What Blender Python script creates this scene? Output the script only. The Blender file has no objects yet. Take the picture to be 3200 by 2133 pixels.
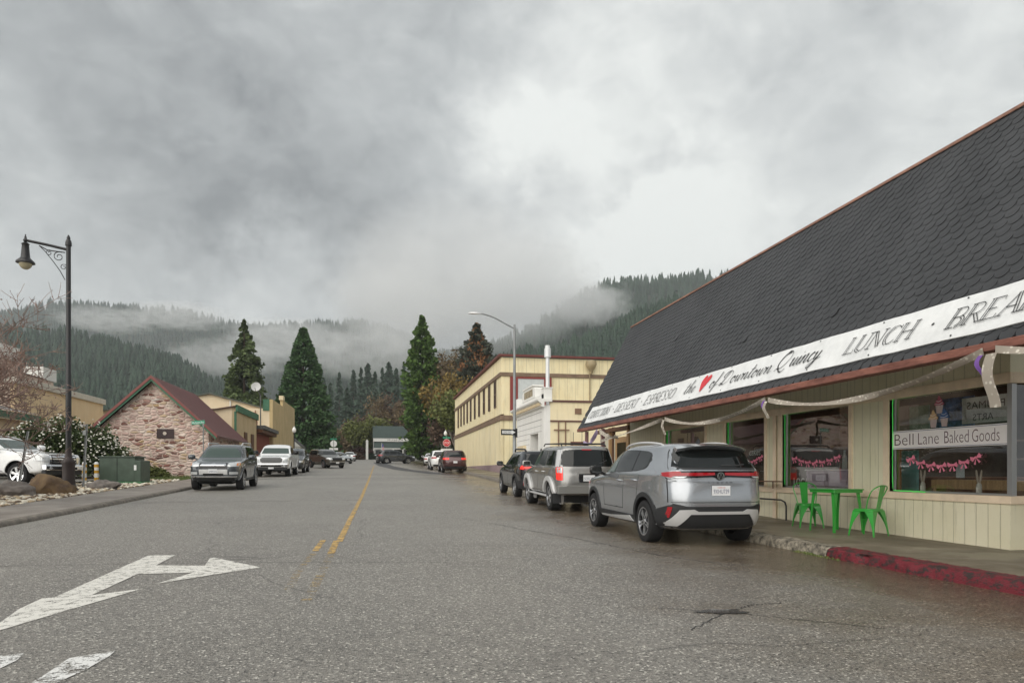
import bpy, bmesh, math, random
import numpy as np
from mathutils import Vector, Matrix, noise as mnoise
from mathutils.geometry import delaunay_2d_cdt
R = math.radians
sc = bpy.context.scene
COL = sc.collection
# ---------------------------------------------------------------- camera
F, HY, EZ = 2200.0, 1473.0, 1.25          # focal length and horizon row for a 3200 px wide picture, eye height
YAW = math.atan(422 / F)
CA, SA = math.cos(YAW), math.sin(YAW)
cam = bpy.data.cameras.new('camera'); co = bpy.data.objects.new('camera', cam); COL.objects.link(co)
co.location = (0, 0, EZ); co.rotation_euler = (R(90), 0, -YAW)
cam.sensor_width = 36; cam.lens = 36 * F / 3200
cam.shift_y = (HY - 1066.5) / 3200
cam.clip_start = .05; cam.clip_end = 20000
sc.camera = co
# ---------------------------------------------------------------- world, sun, exposure
sc.view_settings.view_transform = 'Standard'; sc.view_settings.look = 'None'
sc.view_settings.gamma = 1; sc.view_settings.exposure = 1.17
sc.cycles.volume_bounces = 5
sc.cycles.volume_max_steps = 96
sc.cycles.max_bounces = 8
sc.cycles.use_denoising = True
SUN_EL, SUN_AZ = 34, 224                 # azimuth clockwise from the street direction (+Y)
def azel(az, el):
    a, e = R(az), R(el)
    return Vector((math.sin(a) * math.cos(e), math.cos(a) * math.cos(e), math.sin(e)))
def pxdir(px, py):
    u, v = (px - 1600) / F, (HY - py) / F
    return Vector((u * CA + SA, CA - u * SA, v)).normalized()
w = bpy.data.worlds.new('World'); sc.world = w; w.use_nodes = True
nt = w.node_tree; N = nt.nodes; L = nt.links; N.clear()
def nd(t, nt_=None, **k):
    n = (nt_ or nt).nodes.new(t)
    for a, b in k.items(): setattr(n, a, b)
    return n
out = nd('ShaderNodeOutputWorld'); bg = nd('ShaderNodeBackground')
sky = nd('ShaderNodeTexSky'); sky.sky_type = 'NISHITA'; sky.sun_disc = False
sky.sun_elevation = R(SUN_EL); sky.sun_rotation = R(SUN_AZ)
tc = nd('ShaderNodeTexCoord')
def nmath(op, a, b=None, c=None, clamp=False):
    n = nd('ShaderNodeMath', operation=op); n.use_clamp = clamp
    for i, v in enumerate((a, b, c)):
        if v is None: continue
        if isinstance(v, (int, float)): n.inputs[i].default_value = v
        else: L.new(v, n.inputs[i])
    return n.outputs[0]
def nvec(op, a, b):
    n = nd('ShaderNodeVectorMath', operation=op)
    for i, v in enumerate((a, b)):
        if isinstance(v, (tuple, Vector)): n.inputs[i].default_value = v
        else: L.new(v, n.inputs[i])
    return n
def nnoise(vec, scale, detail=6, rough=.55, dist=0.0):
    n = nd('ShaderNodeTexNoise'); L.new(vec, n.inputs['Vector'])
    n.inputs['Scale'].default_value = scale; n.inputs['Detail'].default_value = detail
    n.inputs['Roughness'].default_value = rough; n.inputs['Distortion'].default_value = dist
    return n
D0 = tc.outputs['Generated']
warp = nnoise(D0, 4.5, 9, .68)
wv = nvec('SUBTRACT', warp.outputs['Color'], (.5, .5, .5)).outputs[0]
ws = nd('ShaderNodeVectorMath', operation='SCALE'); L.new(wv, ws.inputs[0]); ws.inputs['Scale'].default_value = .34
DW = nvec('ADD', D0, ws.outputs[0]).outputs[0]
stretch = nvec('MULTIPLY', D0, (1.0, 1.0, 1.5)).outputs[0]
n1 = nnoise(stretch, 2.6, 7, .5, .5).outputs['Fac']
n2 = nnoise(stretch, 7.0, 10, .62, .5).outputs['Fac']
n3 = nnoise(stretch, 19.0, 8, .6, .8).outputs['Fac']
val = nmath('ADD', nmath('MULTIPLY_ADD', nmath('SUBTRACT', n1, .5), .75, .0), nmath('MULTIPLY', nmath('SUBTRACT', n2, .5), .68))
val = nmath('ADD', val, nmath('MULTIPLY', nmath('SUBTRACT', n3, .5), .36))
# soft light and dark banks of cloud, each at its own direction on the sky: (x, y seen, radius, amount)
BANKS = [(2650, 500, 26, .20), (1850, 620, 11, .16), (1750, 240, 9, .10), (1500, 60, 8, -.05), (2350, 120, 9, -.10), (3100, 100, 20, .12), (760, 915, 6.5, .38),
         (480, 560, 4.5, .07), (100, 700, 8, .08), (2050, 780, 8, .20), (2150, 480, 10, .12), (950, 880, 5, .14),
         (780, 770, 6.5, -.22), (560, 740, 6, -.10), (620, 380, 12, -.10), (1000, 700, 9, -.09), (200, 250, 12, -.05), (2020, 400, 3.8, -.22), (2130, 500, 3.0, -.14), (1850, 270, 3, -.10),
         (1850, 620, 2.6, -.16), (2500, 200, 7, -.10), (1300, 550, 12, -.06), (400, 640, 6, -.08), (1250, 820, 13, -.10), (900, 430, 15, -.06), (420, 330, 13, -.05), (1500, 900, 8, -.06), (1900, 560, 3.5, -.16), (1650, 420, 4, .14), (1960, 700, 3.5, .16)]
for px, py, rad, amt in BANKS:
    d = pxdir(px, py)
    dl = nvec('DISTANCE', DW, tuple(d)).outputs['Value']
    m = nd('ShaderNodeMapRange', interpolation_type='SMOOTHSTEP'); L.new(dl, m.inputs[0])
    m.inputs[1].default_value = 0; m.inputs[2].default_value = R(rad) * 1.55
    m.inputs[3].default_value = amt * 1.25; m.inputs[4].default_value = 0
    val = nmath('ADD', val, m.outputs[0])
val = nmath('ADD', val, .485, clamp=True)
cr = nd('ShaderNodeValToRGB'); L.new(val, cr.inputs[0])
e = cr.color_ramp.elements
e[0].position = .0; e[0].color = (.17, .183, .198, 1)
e[1].position = .98; e[1].color = (.80, .82, .80, 1)
k = e.new(.42); k.color = (.41, .43, .44, 1)
k = e.new(.68); k.color = (.58, .60, .60, 1)
sm = nd('ShaderNodeMix', data_type='RGBA'); sm.inputs[0].default_value = .97
skys = nd('ShaderNodeVectorMath', operation='SCALE'); L.new(sky.outputs[0], skys.inputs[0]); skys.inputs['Scale'].default_value = .08
L.new(skys.outputs[0], sm.inputs[6]); L.new(cr.outputs[0], sm.inputs[7])
L.new(sm.outputs[2], bg.inputs['Color']); bg.inputs['Strength'].default_value = .53
L.new(bg.outputs[0], out.inputs['Surface'])
sl = bpy.data.lights.new('sun', 'SUN'); so = bpy.data.objects.new('sun', sl); COL.objects.link(so)
sl.energy = 1.5; sl.angle = R(95); sl.color = (1, .95, .87)
so.rotation_euler = (-azel(SUN_AZ, SUN_EL)).to_track_quat('-Z', 'Y').to_euler()

# ---------------------------------------------------------------- helpers
def tag(o, label=None, cat=None, group=None, kind=None):
    if label: o['label'] = label
    if cat: o['category'] = cat
    if group: o['group'] = group
    if kind: o['kind'] = kind
    return o
def empty(name, loc=(0, 0, 0), rz=0, label=None, cat=None, group=None):
    o = bpy.data.objects.new(name, None); COL.objects.link(o)
    o.location = loc; o.rotation_euler = (0, 0, rz); o.empty_display_size = .2
    return tag(o, label, cat, group)
def link(name, me, parent=None):
    o = bpy.data.objects.new(name, me); COL.objects.link(o)
    if parent: o.parent = parent
    return o
class MB:
    def __init__(s): s.v = []; s.f = []; s.m = []; s.mi = 0
    def add(s, vs, fs, M=None):
        b = len(s.v)
        if M is not None: vs = [M @ Vector(p) for p in vs]
        s.v += [tuple(p) for p in vs]
        s.f += [tuple(b + i for i in f) for f in fs]; s.m += [s.mi] * len(fs)
        return s
    def box(s, x0, x1, y0, y1, z0, z1, M=None):
        vs = [(x, y, z) for x in (x0, x1) for y in (y0, y1) for z in (z0, z1)]
        return s.add(vs, [(0, 1, 3, 2), (4, 6, 7, 5), (0, 4, 5, 1), (2, 3, 7, 6), (0, 2, 6, 4), (1, 5, 7, 3)], M)
    def tube(s, pts, rad, n=8, cap=True, M=None):
        pts = [Vector(p) for p in pts]
        if not isinstance(rad, (list, tuple)): rad = [rad] * len(pts)
        vs = []; up = None
        for i, p in enumerate(pts):
            d = (pts[min(i + 1, len(pts) - 1)] - pts[max(i - 1, 0)])
            if d.length < 1e-9: d = Vector((0, 0, 1))
            d.normalize()
            if up is None: up = Vector((0, 0, 1)) if abs(d.z) < .9 else Vector((1, 0, 0))
            a = d.cross(up)
            if a.length < 1e-4: a = d.cross(Vector((0, 1, 0)))
            a.normalize(); b = d.cross(a); up = -b if False else up
            for k in range(n):
                t = 2 * math.pi * k / n
                vs.append(p + (a * math.cos(t) + b * math.sin(t)) * rad[i])
        fs = []
        for i in range(len(pts) - 1):
            for k in range(n):
                fs.append((i * n + k, i * n + (k + 1) % n, (i + 1) * n + (k + 1) % n, (i + 1) * n + k))
        if cap:
            fs.append(tuple(range(n))[::-1]); fs.append(tuple((len(pts) - 1) * n + k for k in range(n)))
        return s.add(vs, fs, M)
    def lathe(s, prof, n=24, M=None, axis='z', cap=True):      # prof: (radius, height)
        vs = []
        for r, h in prof:
            for k in range(n):
                t = 2 * math.pi * k / n
                p = (r * math.cos(t), r * math.sin(t), h)
                if axis == 'y': p = (p[0], h, p[1])
                if axis == 'x': p = (h, p[0], p[1])
                vs.append(p)
        fs = []
        for i in range(len(prof) - 1):
            for k in range(n):
                fs.append((i * n + k, i * n + (k + 1) % n, (i + 1) * n + (k + 1) % n, (i + 1) * n + k))
        if cap: fs.append(tuple(range(n))[::-1]); fs.append(tuple((len(prof) - 1) * n + k for k in range(n)))
        return s.add(vs, fs, M)
    def prism(s, poly, a, b, axis='y', M=None):      # polygon in the other two axes, swept from a to b
        n = len(poly)
        def P(u, v, t): return {'x': (t, u, v), 'y': (u, t, v), 'z': (u, v, t)}[axis]
        vs = [P(u, v, a) for u, v in poly] + [P(u, v, b) for u, v in poly]
        fs = [tuple(range(n))[::-1], tuple(range(n, 2 * n))] + [(i, (i + 1) % n, n + (i + 1) % n, n + i) for i in range(n)]
        return s.add(vs, fs, M)
    def ribbon(s, pts, wdt, M=None, closed=False):   # flat stroke in a 2-D plane, pts (u, v)
        n = len(pts); vs = []
        for i, (x, y) in enumerate(pts):
            a = pts[i - 1] if (i or closed) else pts[i]; b = pts[(i + 1) % n] if (i < n - 1 or closed) else pts[i]
            dx, dy = b[0] - a[0], b[1] - a[1]; l = math.hypot(dx, dy) or 1
            ww = wdt[i] if isinstance(wdt, list) else wdt
            vs += [(x - dy / l * ww / 2, y + dx / l * ww / 2, 0), (x + dy / l * ww / 2, y - dx / l * ww / 2, 0)]
        fs = [(2 * i, 2 * i + 1, 2 * i + 3, 2 * i + 2) for i in range(n - 1)]
        if closed: fs.append((2 * n - 2, 2 * n - 1, 1, 0))
        return s.add(vs, fs, M)
    def build(s, name, mat, parent=None, smooth=False, bevel=0, fixn=True, angle=40, loc=None):
        me = bpy.data.meshes.new(name)
        me.from_pydata(s.v, [], s.f)
        for mm in (mat if isinstance(mat, (list, tuple)) else [mat]): me.materials.append(mm)
        if any(s.m): me.polygons.foreach_set('material_index', s.m)
        if fixn:
            bm = bmesh.new(); bm.from_mesh(me); bmesh.ops.recalc_face_normals(bm, faces=bm.faces); bm.to_mesh(me); bm.free()
        if smooth:
            me.shade_smooth(); me.set_sharp_from_angle(angle=R(angle))
        me.update()
        o = link(name, me, parent)
        if loc: o.location = loc
        if bevel:
            b = o.modifiers.new('bevel', 'BEVEL'); b.width = bevel; b.segments = 2; b.limit_method = 'ANGLE'; b.angle_limit = R(40)
        return o
def copy_tree(o, parent=None):
    c = o.copy(); COL.objects.link(c); c.parent = parent
    for ch in list(o.children): copy_tree(ch, c)
    return c
def frame(o, xa, ya, za=None):                        # matrix from origin and axes
    xa = Vector(xa); ya = Vector(ya); za = Vector(za) if za else xa.cross(ya).normalized()
    m = Matrix.Identity(4)
    for i in range(3): m[i][0], m[i][1], m[i][2], m[i][3] = xa[i], ya[i], za[i], o[i]
    return m
_mats = {}
def mat(name, col, rough=.6, metal=0, var=0, vs=3.0, bump=0, bs=30.0, coat=0, spec=.5, col2=None, alpha=None, emit=0, det=5, vstr=(1, 1, 1)):
    if name in _mats: return _mats[name]
    m = bpy.data.materials.new(name); m.use_nodes = True; t = m.node_tree; p = t.nodes['Principled BSDF']
    p.inputs['Base Color'].default_value = (*col, 1); p.inputs['Roughness'].default_value = rough
    p.inputs['Metallic'].default_value = metal; p.inputs['Specular IOR Level'].default_value = spec
    p.inputs['Coat Weight'].default_value = coat; p.inputs['Coat Roughness'].default_value = .04
    if emit:
        p.inputs['Emission Color'].default_value = (*col, 1); p.inputs['Emission Strength'].default_value = emit
    c = t.nodes.new('ShaderNodeTexCoord'); mp = t.nodes.new('ShaderNodeMapping'); mp.inputs['Scale'].default_value = vstr
    t.links.new(c.outputs['Object'], mp.inputs['Vector'])
    if var or col2:
        n = t.nodes.new('ShaderNodeTexNoise'); n.inputs['Scale'].default_value = vs; n.inputs['Detail'].default_value = det; n.inputs['Roughness'].default_value = .65
        t.links.new(mp.outputs[0], n.inputs['Vector'])
        r = t.nodes.new('ShaderNodeValToRGB'); r.color_ramp.elements[0].position = .32; r.color_ramp.elements[1].position = .68
        c2 = col2 or tuple(min(1, x * (1 + var)) for x in col)
        c1 = col if col2 else tuple(x * (1 - var) for x in col)
        r.color_ramp.elements[0].color = (*c1, 1); r.color_ramp.elements[1].color = (*c2, 1)
        t.links.new(n.outputs['Fac'], r.inputs[0]); t.links.new(r.outputs[0], p.inputs['Base Color'])
    if bump:
        n = t.nodes.new('ShaderNodeTexNoise'); n.inputs['Scale'].default_value = bs; n.inputs['Detail'].default_value = 4
        t.links.new(mp.outputs[0], n.inputs['Vector'])
        b = t.nodes.new('ShaderNodeBump'); b.inputs['Strength'].default_value = bump; b.inputs['Distance'].default_value = .02
        t.links.new(n.outputs['Fac'], b.inputs['Height']); t.links.new(b.outputs[0], p.inputs['Normal'])
    _mats[name] = m
    return m
class G_:                                             # tiny node-graph helper for the bigger materials
    def __init__(s, name):
        s.m = bpy.data.materials.new(name); s.m.use_nodes = True; s.t = s.m.node_tree; s.p = s.t.nodes['Principled BSDF']; s.o = s.t.nodes['Material Output']
        s.c = s.t.nodes.new('ShaderNodeTexCoord').outputs['Object']
    def n(s, ty, ins=None, **k):
        x = s.t.nodes.new(ty)
        for a, b in k.items(): setattr(x, a, b)
        for a, b in (ins or {}).items():
            if hasattr(b, 'is_output') or isinstance(b, bpy.types.NodeSocket): s.t.links.new(b, x.inputs[a])
            else: x.inputs[a].default_value = b
        return x
    def noise(s, scale, detail=5, rough=.6, vec=None, out='Fac', dist=0.0):
        return s.n('ShaderNodeTexNoise', {'Vector': vec or s.c, 'Scale': scale, 'Detail': detail, 'Roughness': rough, 'Distortion': dist}).outputs[out]
    def scale(s, v, vec=None): return s.n('ShaderNodeVectorMath', {0: vec or s.c, 1: v}, operation='MULTIPLY').outputs[0]
    def math(s, op, a, b=0.0, clamp=False): 
        x = s.n('ShaderNodeMath', {0: a, 1: b}, operation=op); x.use_clamp = clamp; return x.outputs[0]
    def ramp(s, f, stops, interp='LINEAR'):
        x = s.n('ShaderNodeValToRGB', {0: f}); e = x.color_ramp.elements; x.color_ramp.interpolation = interp
        while len(e) < len(stops): e.new(.5)
        for i, (p, c) in enumerate(stops):
            e[i].position = p; e[i].color = (*c, 1) if isinstance(c, (tuple, list)) else (c, c, c, 1)
        return x.outputs[0]
    def mix(s, f, a, b, blend='MIX'):
        x = s.n('ShaderNodeMix', {0: f, 6: a if not isinstance(a, tuple) else (*a, 1), 7: b if not isinstance(b, tuple) else (*b, 1)}, data_type='RGBA', blend_type=blend); return x.outputs[2]
    def xyz(s, vec=None): return s.n('ShaderNodeSeparateXYZ', {0: vec or s.c}).outputs
    def bump(s, h, st=.3, d=.02, nrm=None):
        x = s.n('ShaderNodeBump', {'Height': h, 'Strength': st, 'Distance': d}); 
        if nrm: s.t.links.new(nrm, x.inputs['Normal'])
        return x.outputs[0]
    def set(s, **k):
        for a, b in k.items():
            a = a.replace('_', ' ')
            if isinstance(b, bpy.types.NodeSocket): s.t.links.new(b, s.p.inputs[a])
            else: s.p.inputs[a].default_value = (*b, 1) if isinstance(b, tuple) and len(b) == 3 else b
        return s.m
def text2d(body, size=1.0, off=0.0, shear=0.0, spacing=1.0):
    cu = bpy.data.curves.new('txt', 'FONT'); cu.body = body; cu.size = size; cu.offset = off; cu.shear = shear
    cu.space_character = spacing; cu.resolution_u = 3
    o = bpy.data.objects.new('txt', cu); COL.objects.link(o)
    bpy.context.view_layer.update()
    me = bpy.data.meshes.new_from_object(o)
    vs = [tuple(v.co) for v in me.vertices]; fs = [tuple(p.vertices) for p in me.polygons]
    bpy.data.objects.remove(o); bpy.data.curves.remove(cu); bpy.data.meshes.remove(me)
    x0 = min(v[0] for v in vs); x1 = max(v[0] for v in vs); y0 = min(v[1] for v in vs); y1 = max(v[1] for v in vs)
    return [(v[0] - x0, v[1] - y0, 0) for v in vs], fs, x1 - x0, y1 - y0
def put_text(mb, body, M, width=None, height=None, off=0.0, shear=0.0, spacing=1.0, center=True, mirror=False):
    vs, fs, w0, h0 = text2d(body, 1.0, off, shear, spacing)
    sx = width / w0 if width else height / h0; sy = height / h0 if height else sx
    if width is None: sx = sy
    cx = w0 / 2 if center else 0; cy = h0 / 2 if center else 0
    mb.add([((-1 if mirror else 1) * (v[0] - cx) * sx, (v[1] - cy) * sy, 0) for v in vs], fs, M)
def gz(Y):                                            # the street runs level, then climbs at 2.8 per cent
    a = .028 * 2.5 * math.log1p(math.exp(min(60, (Y - 12) / 2.5)))
    return min(a, .028 * 128)
def gx(X):                                            # crown of the roadway
    t = max(-1, min(1, (X + .42) / 6.78))
    return .07 * (1 - t * t) + (.05 if X < -.42 else 0) * min(1, (-X - .42) / 6)
def ground(X, Y): return gz(Y) + gx(X)
# ================================================================ ground, road, pavements
random.seed(4); np.random.seed(4)
def sheet(name, xs, ys, zf, m, kind='structure'):
    vs = [(x, y, zf(x, y)) for y in ys for x in xs]; n = len(xs)
    fs = [(j * n + i, j * n + i + 1, (j + 1) * n + i + 1, (j + 1) * n + i) for j in range(len(ys) - 1) for i in range(n - 1)]
    me = bpy.data.meshes.new(name); me.from_pydata(vs, [], fs); me.materials.append(m); me.shade_smooth()
    o = link(name, me); o['kind'] = kind
    return o
# open ground
g = G_('ground_soil')
f = g.noise(.35, 6); f2 = g.noise(14, 4)
col = g.mix(g.ramp(f, [(.4, 0.0), (.62, 1.0)]), (.10, .105, .055), (.13, .115, .09))
col = g.mix(g.math('MULTIPLY', f2, .6), col, (.05, .06, .03))
m_soil = g.set(Base_Color=col, Roughness=.9, Normal=g.bump(f2, .6, .05))
ys = [-60, -20, 0, 4, 8] + list(np.arange(10, 30, 1.0)) + list(np.arange(30, 150, 5.0)) + [160, 200, 300, 600, 1200, 2500, 6000]
xs = [-6000, -2000, -600, -200, -80, -40, -25, -15, -9.5, -7.5, -6, -3, 0, 3, 6, 6.6, 8.5, 15, 30, 80, 200, 600, 2000, 6000]
sheet('ground', xs, ys, lambda x, y: gz(y) - .02, m_soil)
# asphalt with wet right-hand side, stones, stains and hairline cracks
g = G_('asphalt')
X, Y, Z = g.xyz()
big = g.noise(.22, 5, .6); mid = g.noise(1.6, 6, .65); fine = g.noise(48, 4, .75); 
vor = g.n('ShaderNodeTexVoronoi', {'Vector': g.c, 'Scale': 74.0}); vc = vor.outputs['Color']; vd = vor.outputs['Distance']
stone = g.n('ShaderNodeSeparateColor', {0: vc}).outputs[0]
base = g.mix(g.ramp(mid, [(.3, 0.0), (.7, 1.0)]), (.105, .098, .088), (.185, .172, .152))
base = g.mix(g.ramp(big, [(.42, 0.0), (.62, 1.0)]), base, (.20, .188, .168))
base = g.mix(g.math('MULTIPLY', g.ramp(fine, [(.40, 0.0), (.60, 1.0)]), .72), base, (.36, .34, .305))  # this pale grain and the stones below also paint in specular glints
base = g.mix(g.ramp(stone, [(.90, 0.0), (.98, .9)]), base, (.78, .75, .68))
base = g.mix(g.ramp(stone, [(.0, .9), (.22, 0.0)]), base, (.025, .024, .022))
# wetness grows towards the right gutter, with an irregular edge
wet = g.math('ADD', g.math('MULTIPLY', g.math('ADD', X, -2.1), .27), g.math('MULTIPLY', g.math('SUBTRACT', g.noise(.55, 5, .6), .5), 1.7), False)
wet = g.ramp(wet, [(.05, .08), (.85, 1.0)])
base = g.mix(wet, base, (.46, .37, .28), 'MULTIPLY')
# long seams and wandering cracks
wv = g.n('ShaderNodeVectorMath', {0: g.n('ShaderNodeVectorMath', {0: g.noise(.8, 4, .6, out='Color'), 1: (.5, .5, .5)}, operation='SUBTRACT').outputs[0], 1: (.9, .9, 0)}, operation='MULTIPLY').outputs[0]
cv = g.n('ShaderNodeVectorMath', {0: g.c, 1: wv}, operation='ADD').outputs[0]
cv = g.scale((.22, .16, 0.0), cv)
vcr = g.n('ShaderNodeTexVoronoi', {'Vector': cv, 'Scale': 1.0}, feature='DISTANCE_TO_EDGE').outputs[0]
crk = g.ramp(vcr, [(.0, .6), (.003, 0.0)])
crk = g.math('MULTIPLY', crk, g.ramp(g.noise(.5, 3), [(.42, 0.0), (.56, 1.0)]))
base = g.mix(crk, base, (.022, .02, .018))
bh = g.math('ADD', g.math('MULTIPLY', vd, .9), g.math('MULTIPLY', fine, .7))
rough = g.math('SUBTRACT', .50, g.math('MULTIPLY', wet, .32))
m_asph = g.set(Base_Color=base, Roughness=rough, Specular_IOR_Level=.7, Normal=g.bump(g.math('MULTIPLY', bh, g.math('SUBTRACT', 1.0, g.math('MULTIPLY', wet, .45))), .9, .014))
rx = list(np.linspace(-7.2, 6.35, 15)); ry = [-40, -10, 0, 4, 8] + list(np.arange(10, 30, 1.0)) + list(np.arange(30, 150, 4.0))
sheet('road', rx, ry, lambda x, y: ground(x, y) + .004, m_asph)
# side street crossing, and the lots either side
sheet('side_street', [-60, -30, -12, -7.2], [82, 86, 90, 94], lambda x, y: gz(y) + .01, m_asph)
sheet('side_street', [6.35, 12, 30, 60], [82, 86, 90, 94], lambda x, y: gz(y) + .006, m_asph)
sheet('parking_lot', [-60, -40, -25, -12.6], [14, 18, 22, 26, 30, 34, 38, 42], lambda x, y: gz(y) + .23, m_asph)
sheet('parking_lot', [8.7, 14, 22, 30], [24.2, 27, 30, 33, 36], lambda x, y: gz(y) + .15, m_asph)
sheet('cross_road', [-80, -30, -7, 6, 30, 80], [136, 140, 146], lambda x, y: gz(y) + .016, m_asph)
# darker tar repairs
m_tar = mat('tar_seal', (.035, .034, .033), .5, var=.3, vs=6, bump=.2)
def strip(name, pts, wd, m, off=.009, n=8, jit=.0, base=ground):
    vs = []; P = []
    for i in range(len(pts) - 1):
        for k in range(n):
            t = k / n; P.append((pts[i][0] * (1 - t) + pts[i + 1][0] * t, pts[i][1] * (1 - t) + pts[i + 1][1] * t))
    P.append(pts[-1]); P = [(x + random.uniform(-jit, jit), y + random.uniform(-jit, jit)) for x, y in P]
    for i, (x, y) in enumerate(P):
        a = P[max(0, i - 1)]; b = P[min(len(P) - 1, i + 1)]; dx, dy = b[0] - a[0], b[1] - a[1]; l = math.hypot(dx, dy)
        ww = wd * (1 if not jit else random.uniform(.5, 1.3))
        for sg in (-1, 1):
            xx, yy = x - sg * dy / l * ww / 2, y + sg * dx / l * ww / 2
            vs.append((xx, yy, base(xx, yy) + off))
    fs = [(2 * i, 2 * i + 1, 2 * i + 3, 2 * i + 2) for i in range(len(P) - 1)]
    me = bpy.data.meshes.new(name); me.from_pydata(vs, [], fs); me.materials.append(m)
    o = link(name, me); o['kind'] = 'structure'; return o
strip('road_seam', [(-7, 39.5), (-2, 40.3), (6, 40)], .28, m_tar, jit=.05)
strip('road_seam', [(-7, 46.5), (0, 47), (6, 47.2)], .5, m_tar, jit=.08)
strip('road_seam', [(-7, 22.1), (-3, 22.0), (.5, 22.6)], .05, m_tar, jit=.03, n=20)
strip('road_seam', [(-5.6, 9.6), (-2.0, 9.4), (.9, 9.0)], .014, m_tar, jit=.012, n=26)
strip('road_seam', [(1.9, 16.0), (3.4, 11.6), (3.9, 9.5), (4.4, 8.4)], .02, m_tar, jit=.04, n=22)
strip('road_seam', [(2.3, 4.9), (2.9, 5.5), (3.25, 5.75), (3.6, 5.85)], .014, m_tar, jit=.03, n=18)
strip('road_seam', [(2.4, 5.75), (2.9, 5.5), (3.5, 5.0), (3.8, 4.75)], .012, m_tar, jit=.025, n=18)
m_patch = mat('asphalt_patch', (.058, .058, .06), .65, var=.25, vs=5, bump=.3, bs=80)
strip('road_patch', [(.2, 100), (.9, 76), (2.2, 60), (4.4, 49)], 1.5, m_patch, off=.012)
g = G_('standing_water')
m_water = g.set(Base_Color=(.035, .028, .02), Roughness=.04, Specular_IOR_Level=.6)
def blob(name, cx, cy, rx_, ry_, m, off, seed, n=40, amp=.35):
    random.seed(seed); ph = [random.uniform(0, 6.3) for _ in range(5)]
    vs = []
    for k in range(n):
        t = 2 * math.pi * k / n
        r = 1 + amp * (.5 * math.sin(2 * t + ph[0]) + .35 * math.sin(3 * t + ph[1]) + .3 * math.sin(5 * t + ph[2]) + .2 * math.sin(9 * t + ph[3]))
        x, y = cx + rx_ * r * math.cos(t), cy + ry_ * r * math.sin(t); vs.append((x, y, ground(x, y) + off))
    vs.append((cx, cy, ground(cx, cy) + off))
    me = bpy.data.meshes.new(name); me.from_pydata(vs, [], [(k, (k + 1) % n, n) for k in range(n)]); me.materials.append(m)
    o = link(name, me); o['kind'] = 'structure'; return o
blob('puddle', 2.87, 5.52, .22, .09, m_water, .012, 5)
# worn paint: flakes away where noise is low
def paint(name, col, hold, sc_=9.0, rough=.55, dirt=.25, fade=None):
    g = G_(name)
    n = g.math('ADD', g.math('MULTIPLY', g.noise(sc_, 8, .75), .6), g.math('MULTIPLY', g.noise(sc_ * 9, 3, .7), .4))
    if fade: n = g.math('ADD', n, g.ramp(g.math('MULTIPLY', g.xyz()[1], .1), fade))
    mk = g.ramp(n, [(hold, 0.0), (hold + .05, 1.0)])
    c = g.mix(g.math('MULTIPLY', g.noise(3.5, 6, .7), dirt), col, (.2, .18, .15))
    g.set(Base_Color=c, Roughness=rough)
    tr = g.n('ShaderNodeBsdfTransparent'); mx = g.n('ShaderNodeMixShader', {0: mk, 1: tr.outputs[0], 2: g.p.outputs[0]})
    g.t.links.new(mx.outputs[0], g.o.inputs['Surface'])
    return g.m
m_white_paint = paint('white_road_paint', (.80, .78, .72), .43)
m_white_old = paint('cracked_white_paint', (.84, .84, .82), .455, 7)
m_yellow_paint = paint('yellow_road_paint', (.62, .39, .11), .455, 6)
m_yellow_old = paint('faded_yellow_paint', (.50, .36, .16), .525, 7)
def decal(name, polys, m, off, label):
    bm = bmesh.new()
    for poly in polys:
        bm.faces.new([bm.verts.new((x, y, 0)) for x, y in poly])
    bmesh.ops.triangulate(bm, faces=bm.faces)
    bmesh.ops.subdivide_edges(bm, edges=bm.edges, cuts=3)
    for v in bm.verts: v.co.z = ground(v.co.x, v.co.y) + off
    me = bpy.data.meshes.new(name); bm.to_mesh(me); bm.free(); me.materials.append(m)
    o = link(name, me); o['kind'] = 'structure'
    return o
def gp(px, py, off=0.0):                              # where a point of the road surface lies
    u = (px - 1600) / F; v = (HY - py) / F; d = 2.0
    while d < 250:
        x, y, z = d * (u * CA + SA), d * (CA - u * SA), EZ + v * d
        if z <= ground(x, y) + off: return (x, y)
        d *= 1.002
arrow = [(0, 1973), (390, 1780), (462, 1736), (548, 1736), (486, 1770), (640, 1771), (668, 1744), (720, 1752), (815, 1776), (487, 1827), (600, 1792), (432, 1792), (300, 1860), (445, 1842), (280, 1895), (0, 1972), (-120, 2010), (-160, 1995), (130, 1875), (0, 1935)]
arrow = [(-60, 1990), (-90, 1975), (0, 1948), (60, 1905), (130, 1872), (170, 1868), (385, 1772), (462, 1737), (548, 1735), (487, 1768), (640, 1769), (655, 1746), (668, 1743), (815, 1774), (487, 1826), (603, 1791), (430, 1795), (285, 1862), (445, 1841), (200, 1912)]
decal('road_arrow', [[gp(*p) for p in arrow]], m_white_paint, .010, '')
decal('road_marking', [[gp(*p) for p in [(0, 2092), (0, 2052), (40, 2046), (82, 2045), (50, 2068)]]], m_white_old, .010, '')
decal('road_marking', [[gp(*p) for p in [(95, 2140), (150, 2106), (215, 2060), (360, 2036), (345, 2052), (270, 2095), (150, 2150)]]], m_white_old, .010, '')
strip('centre_line', [(-.60, 11.7), (-.58, 16), (-.5, 24), (-.42, 40), (-.36, 62), (-.3, 78)], .105, m_yellow_paint, .010, n=10)
strip('centre_line', [gp(1052, 1690), gp(1034, 1730)], .10, m_yellow_paint, .010, n=6)
strip('centre_line', [gp(1010, 1688), gp(985, 1722)], .09, m_yellow_paint, .010, n=6)
strip('centre_line', [gp(1034, 1732), gp(985, 1830), gp(955, 1880)], .10, m_yellow_old, .010, n=6)
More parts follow.
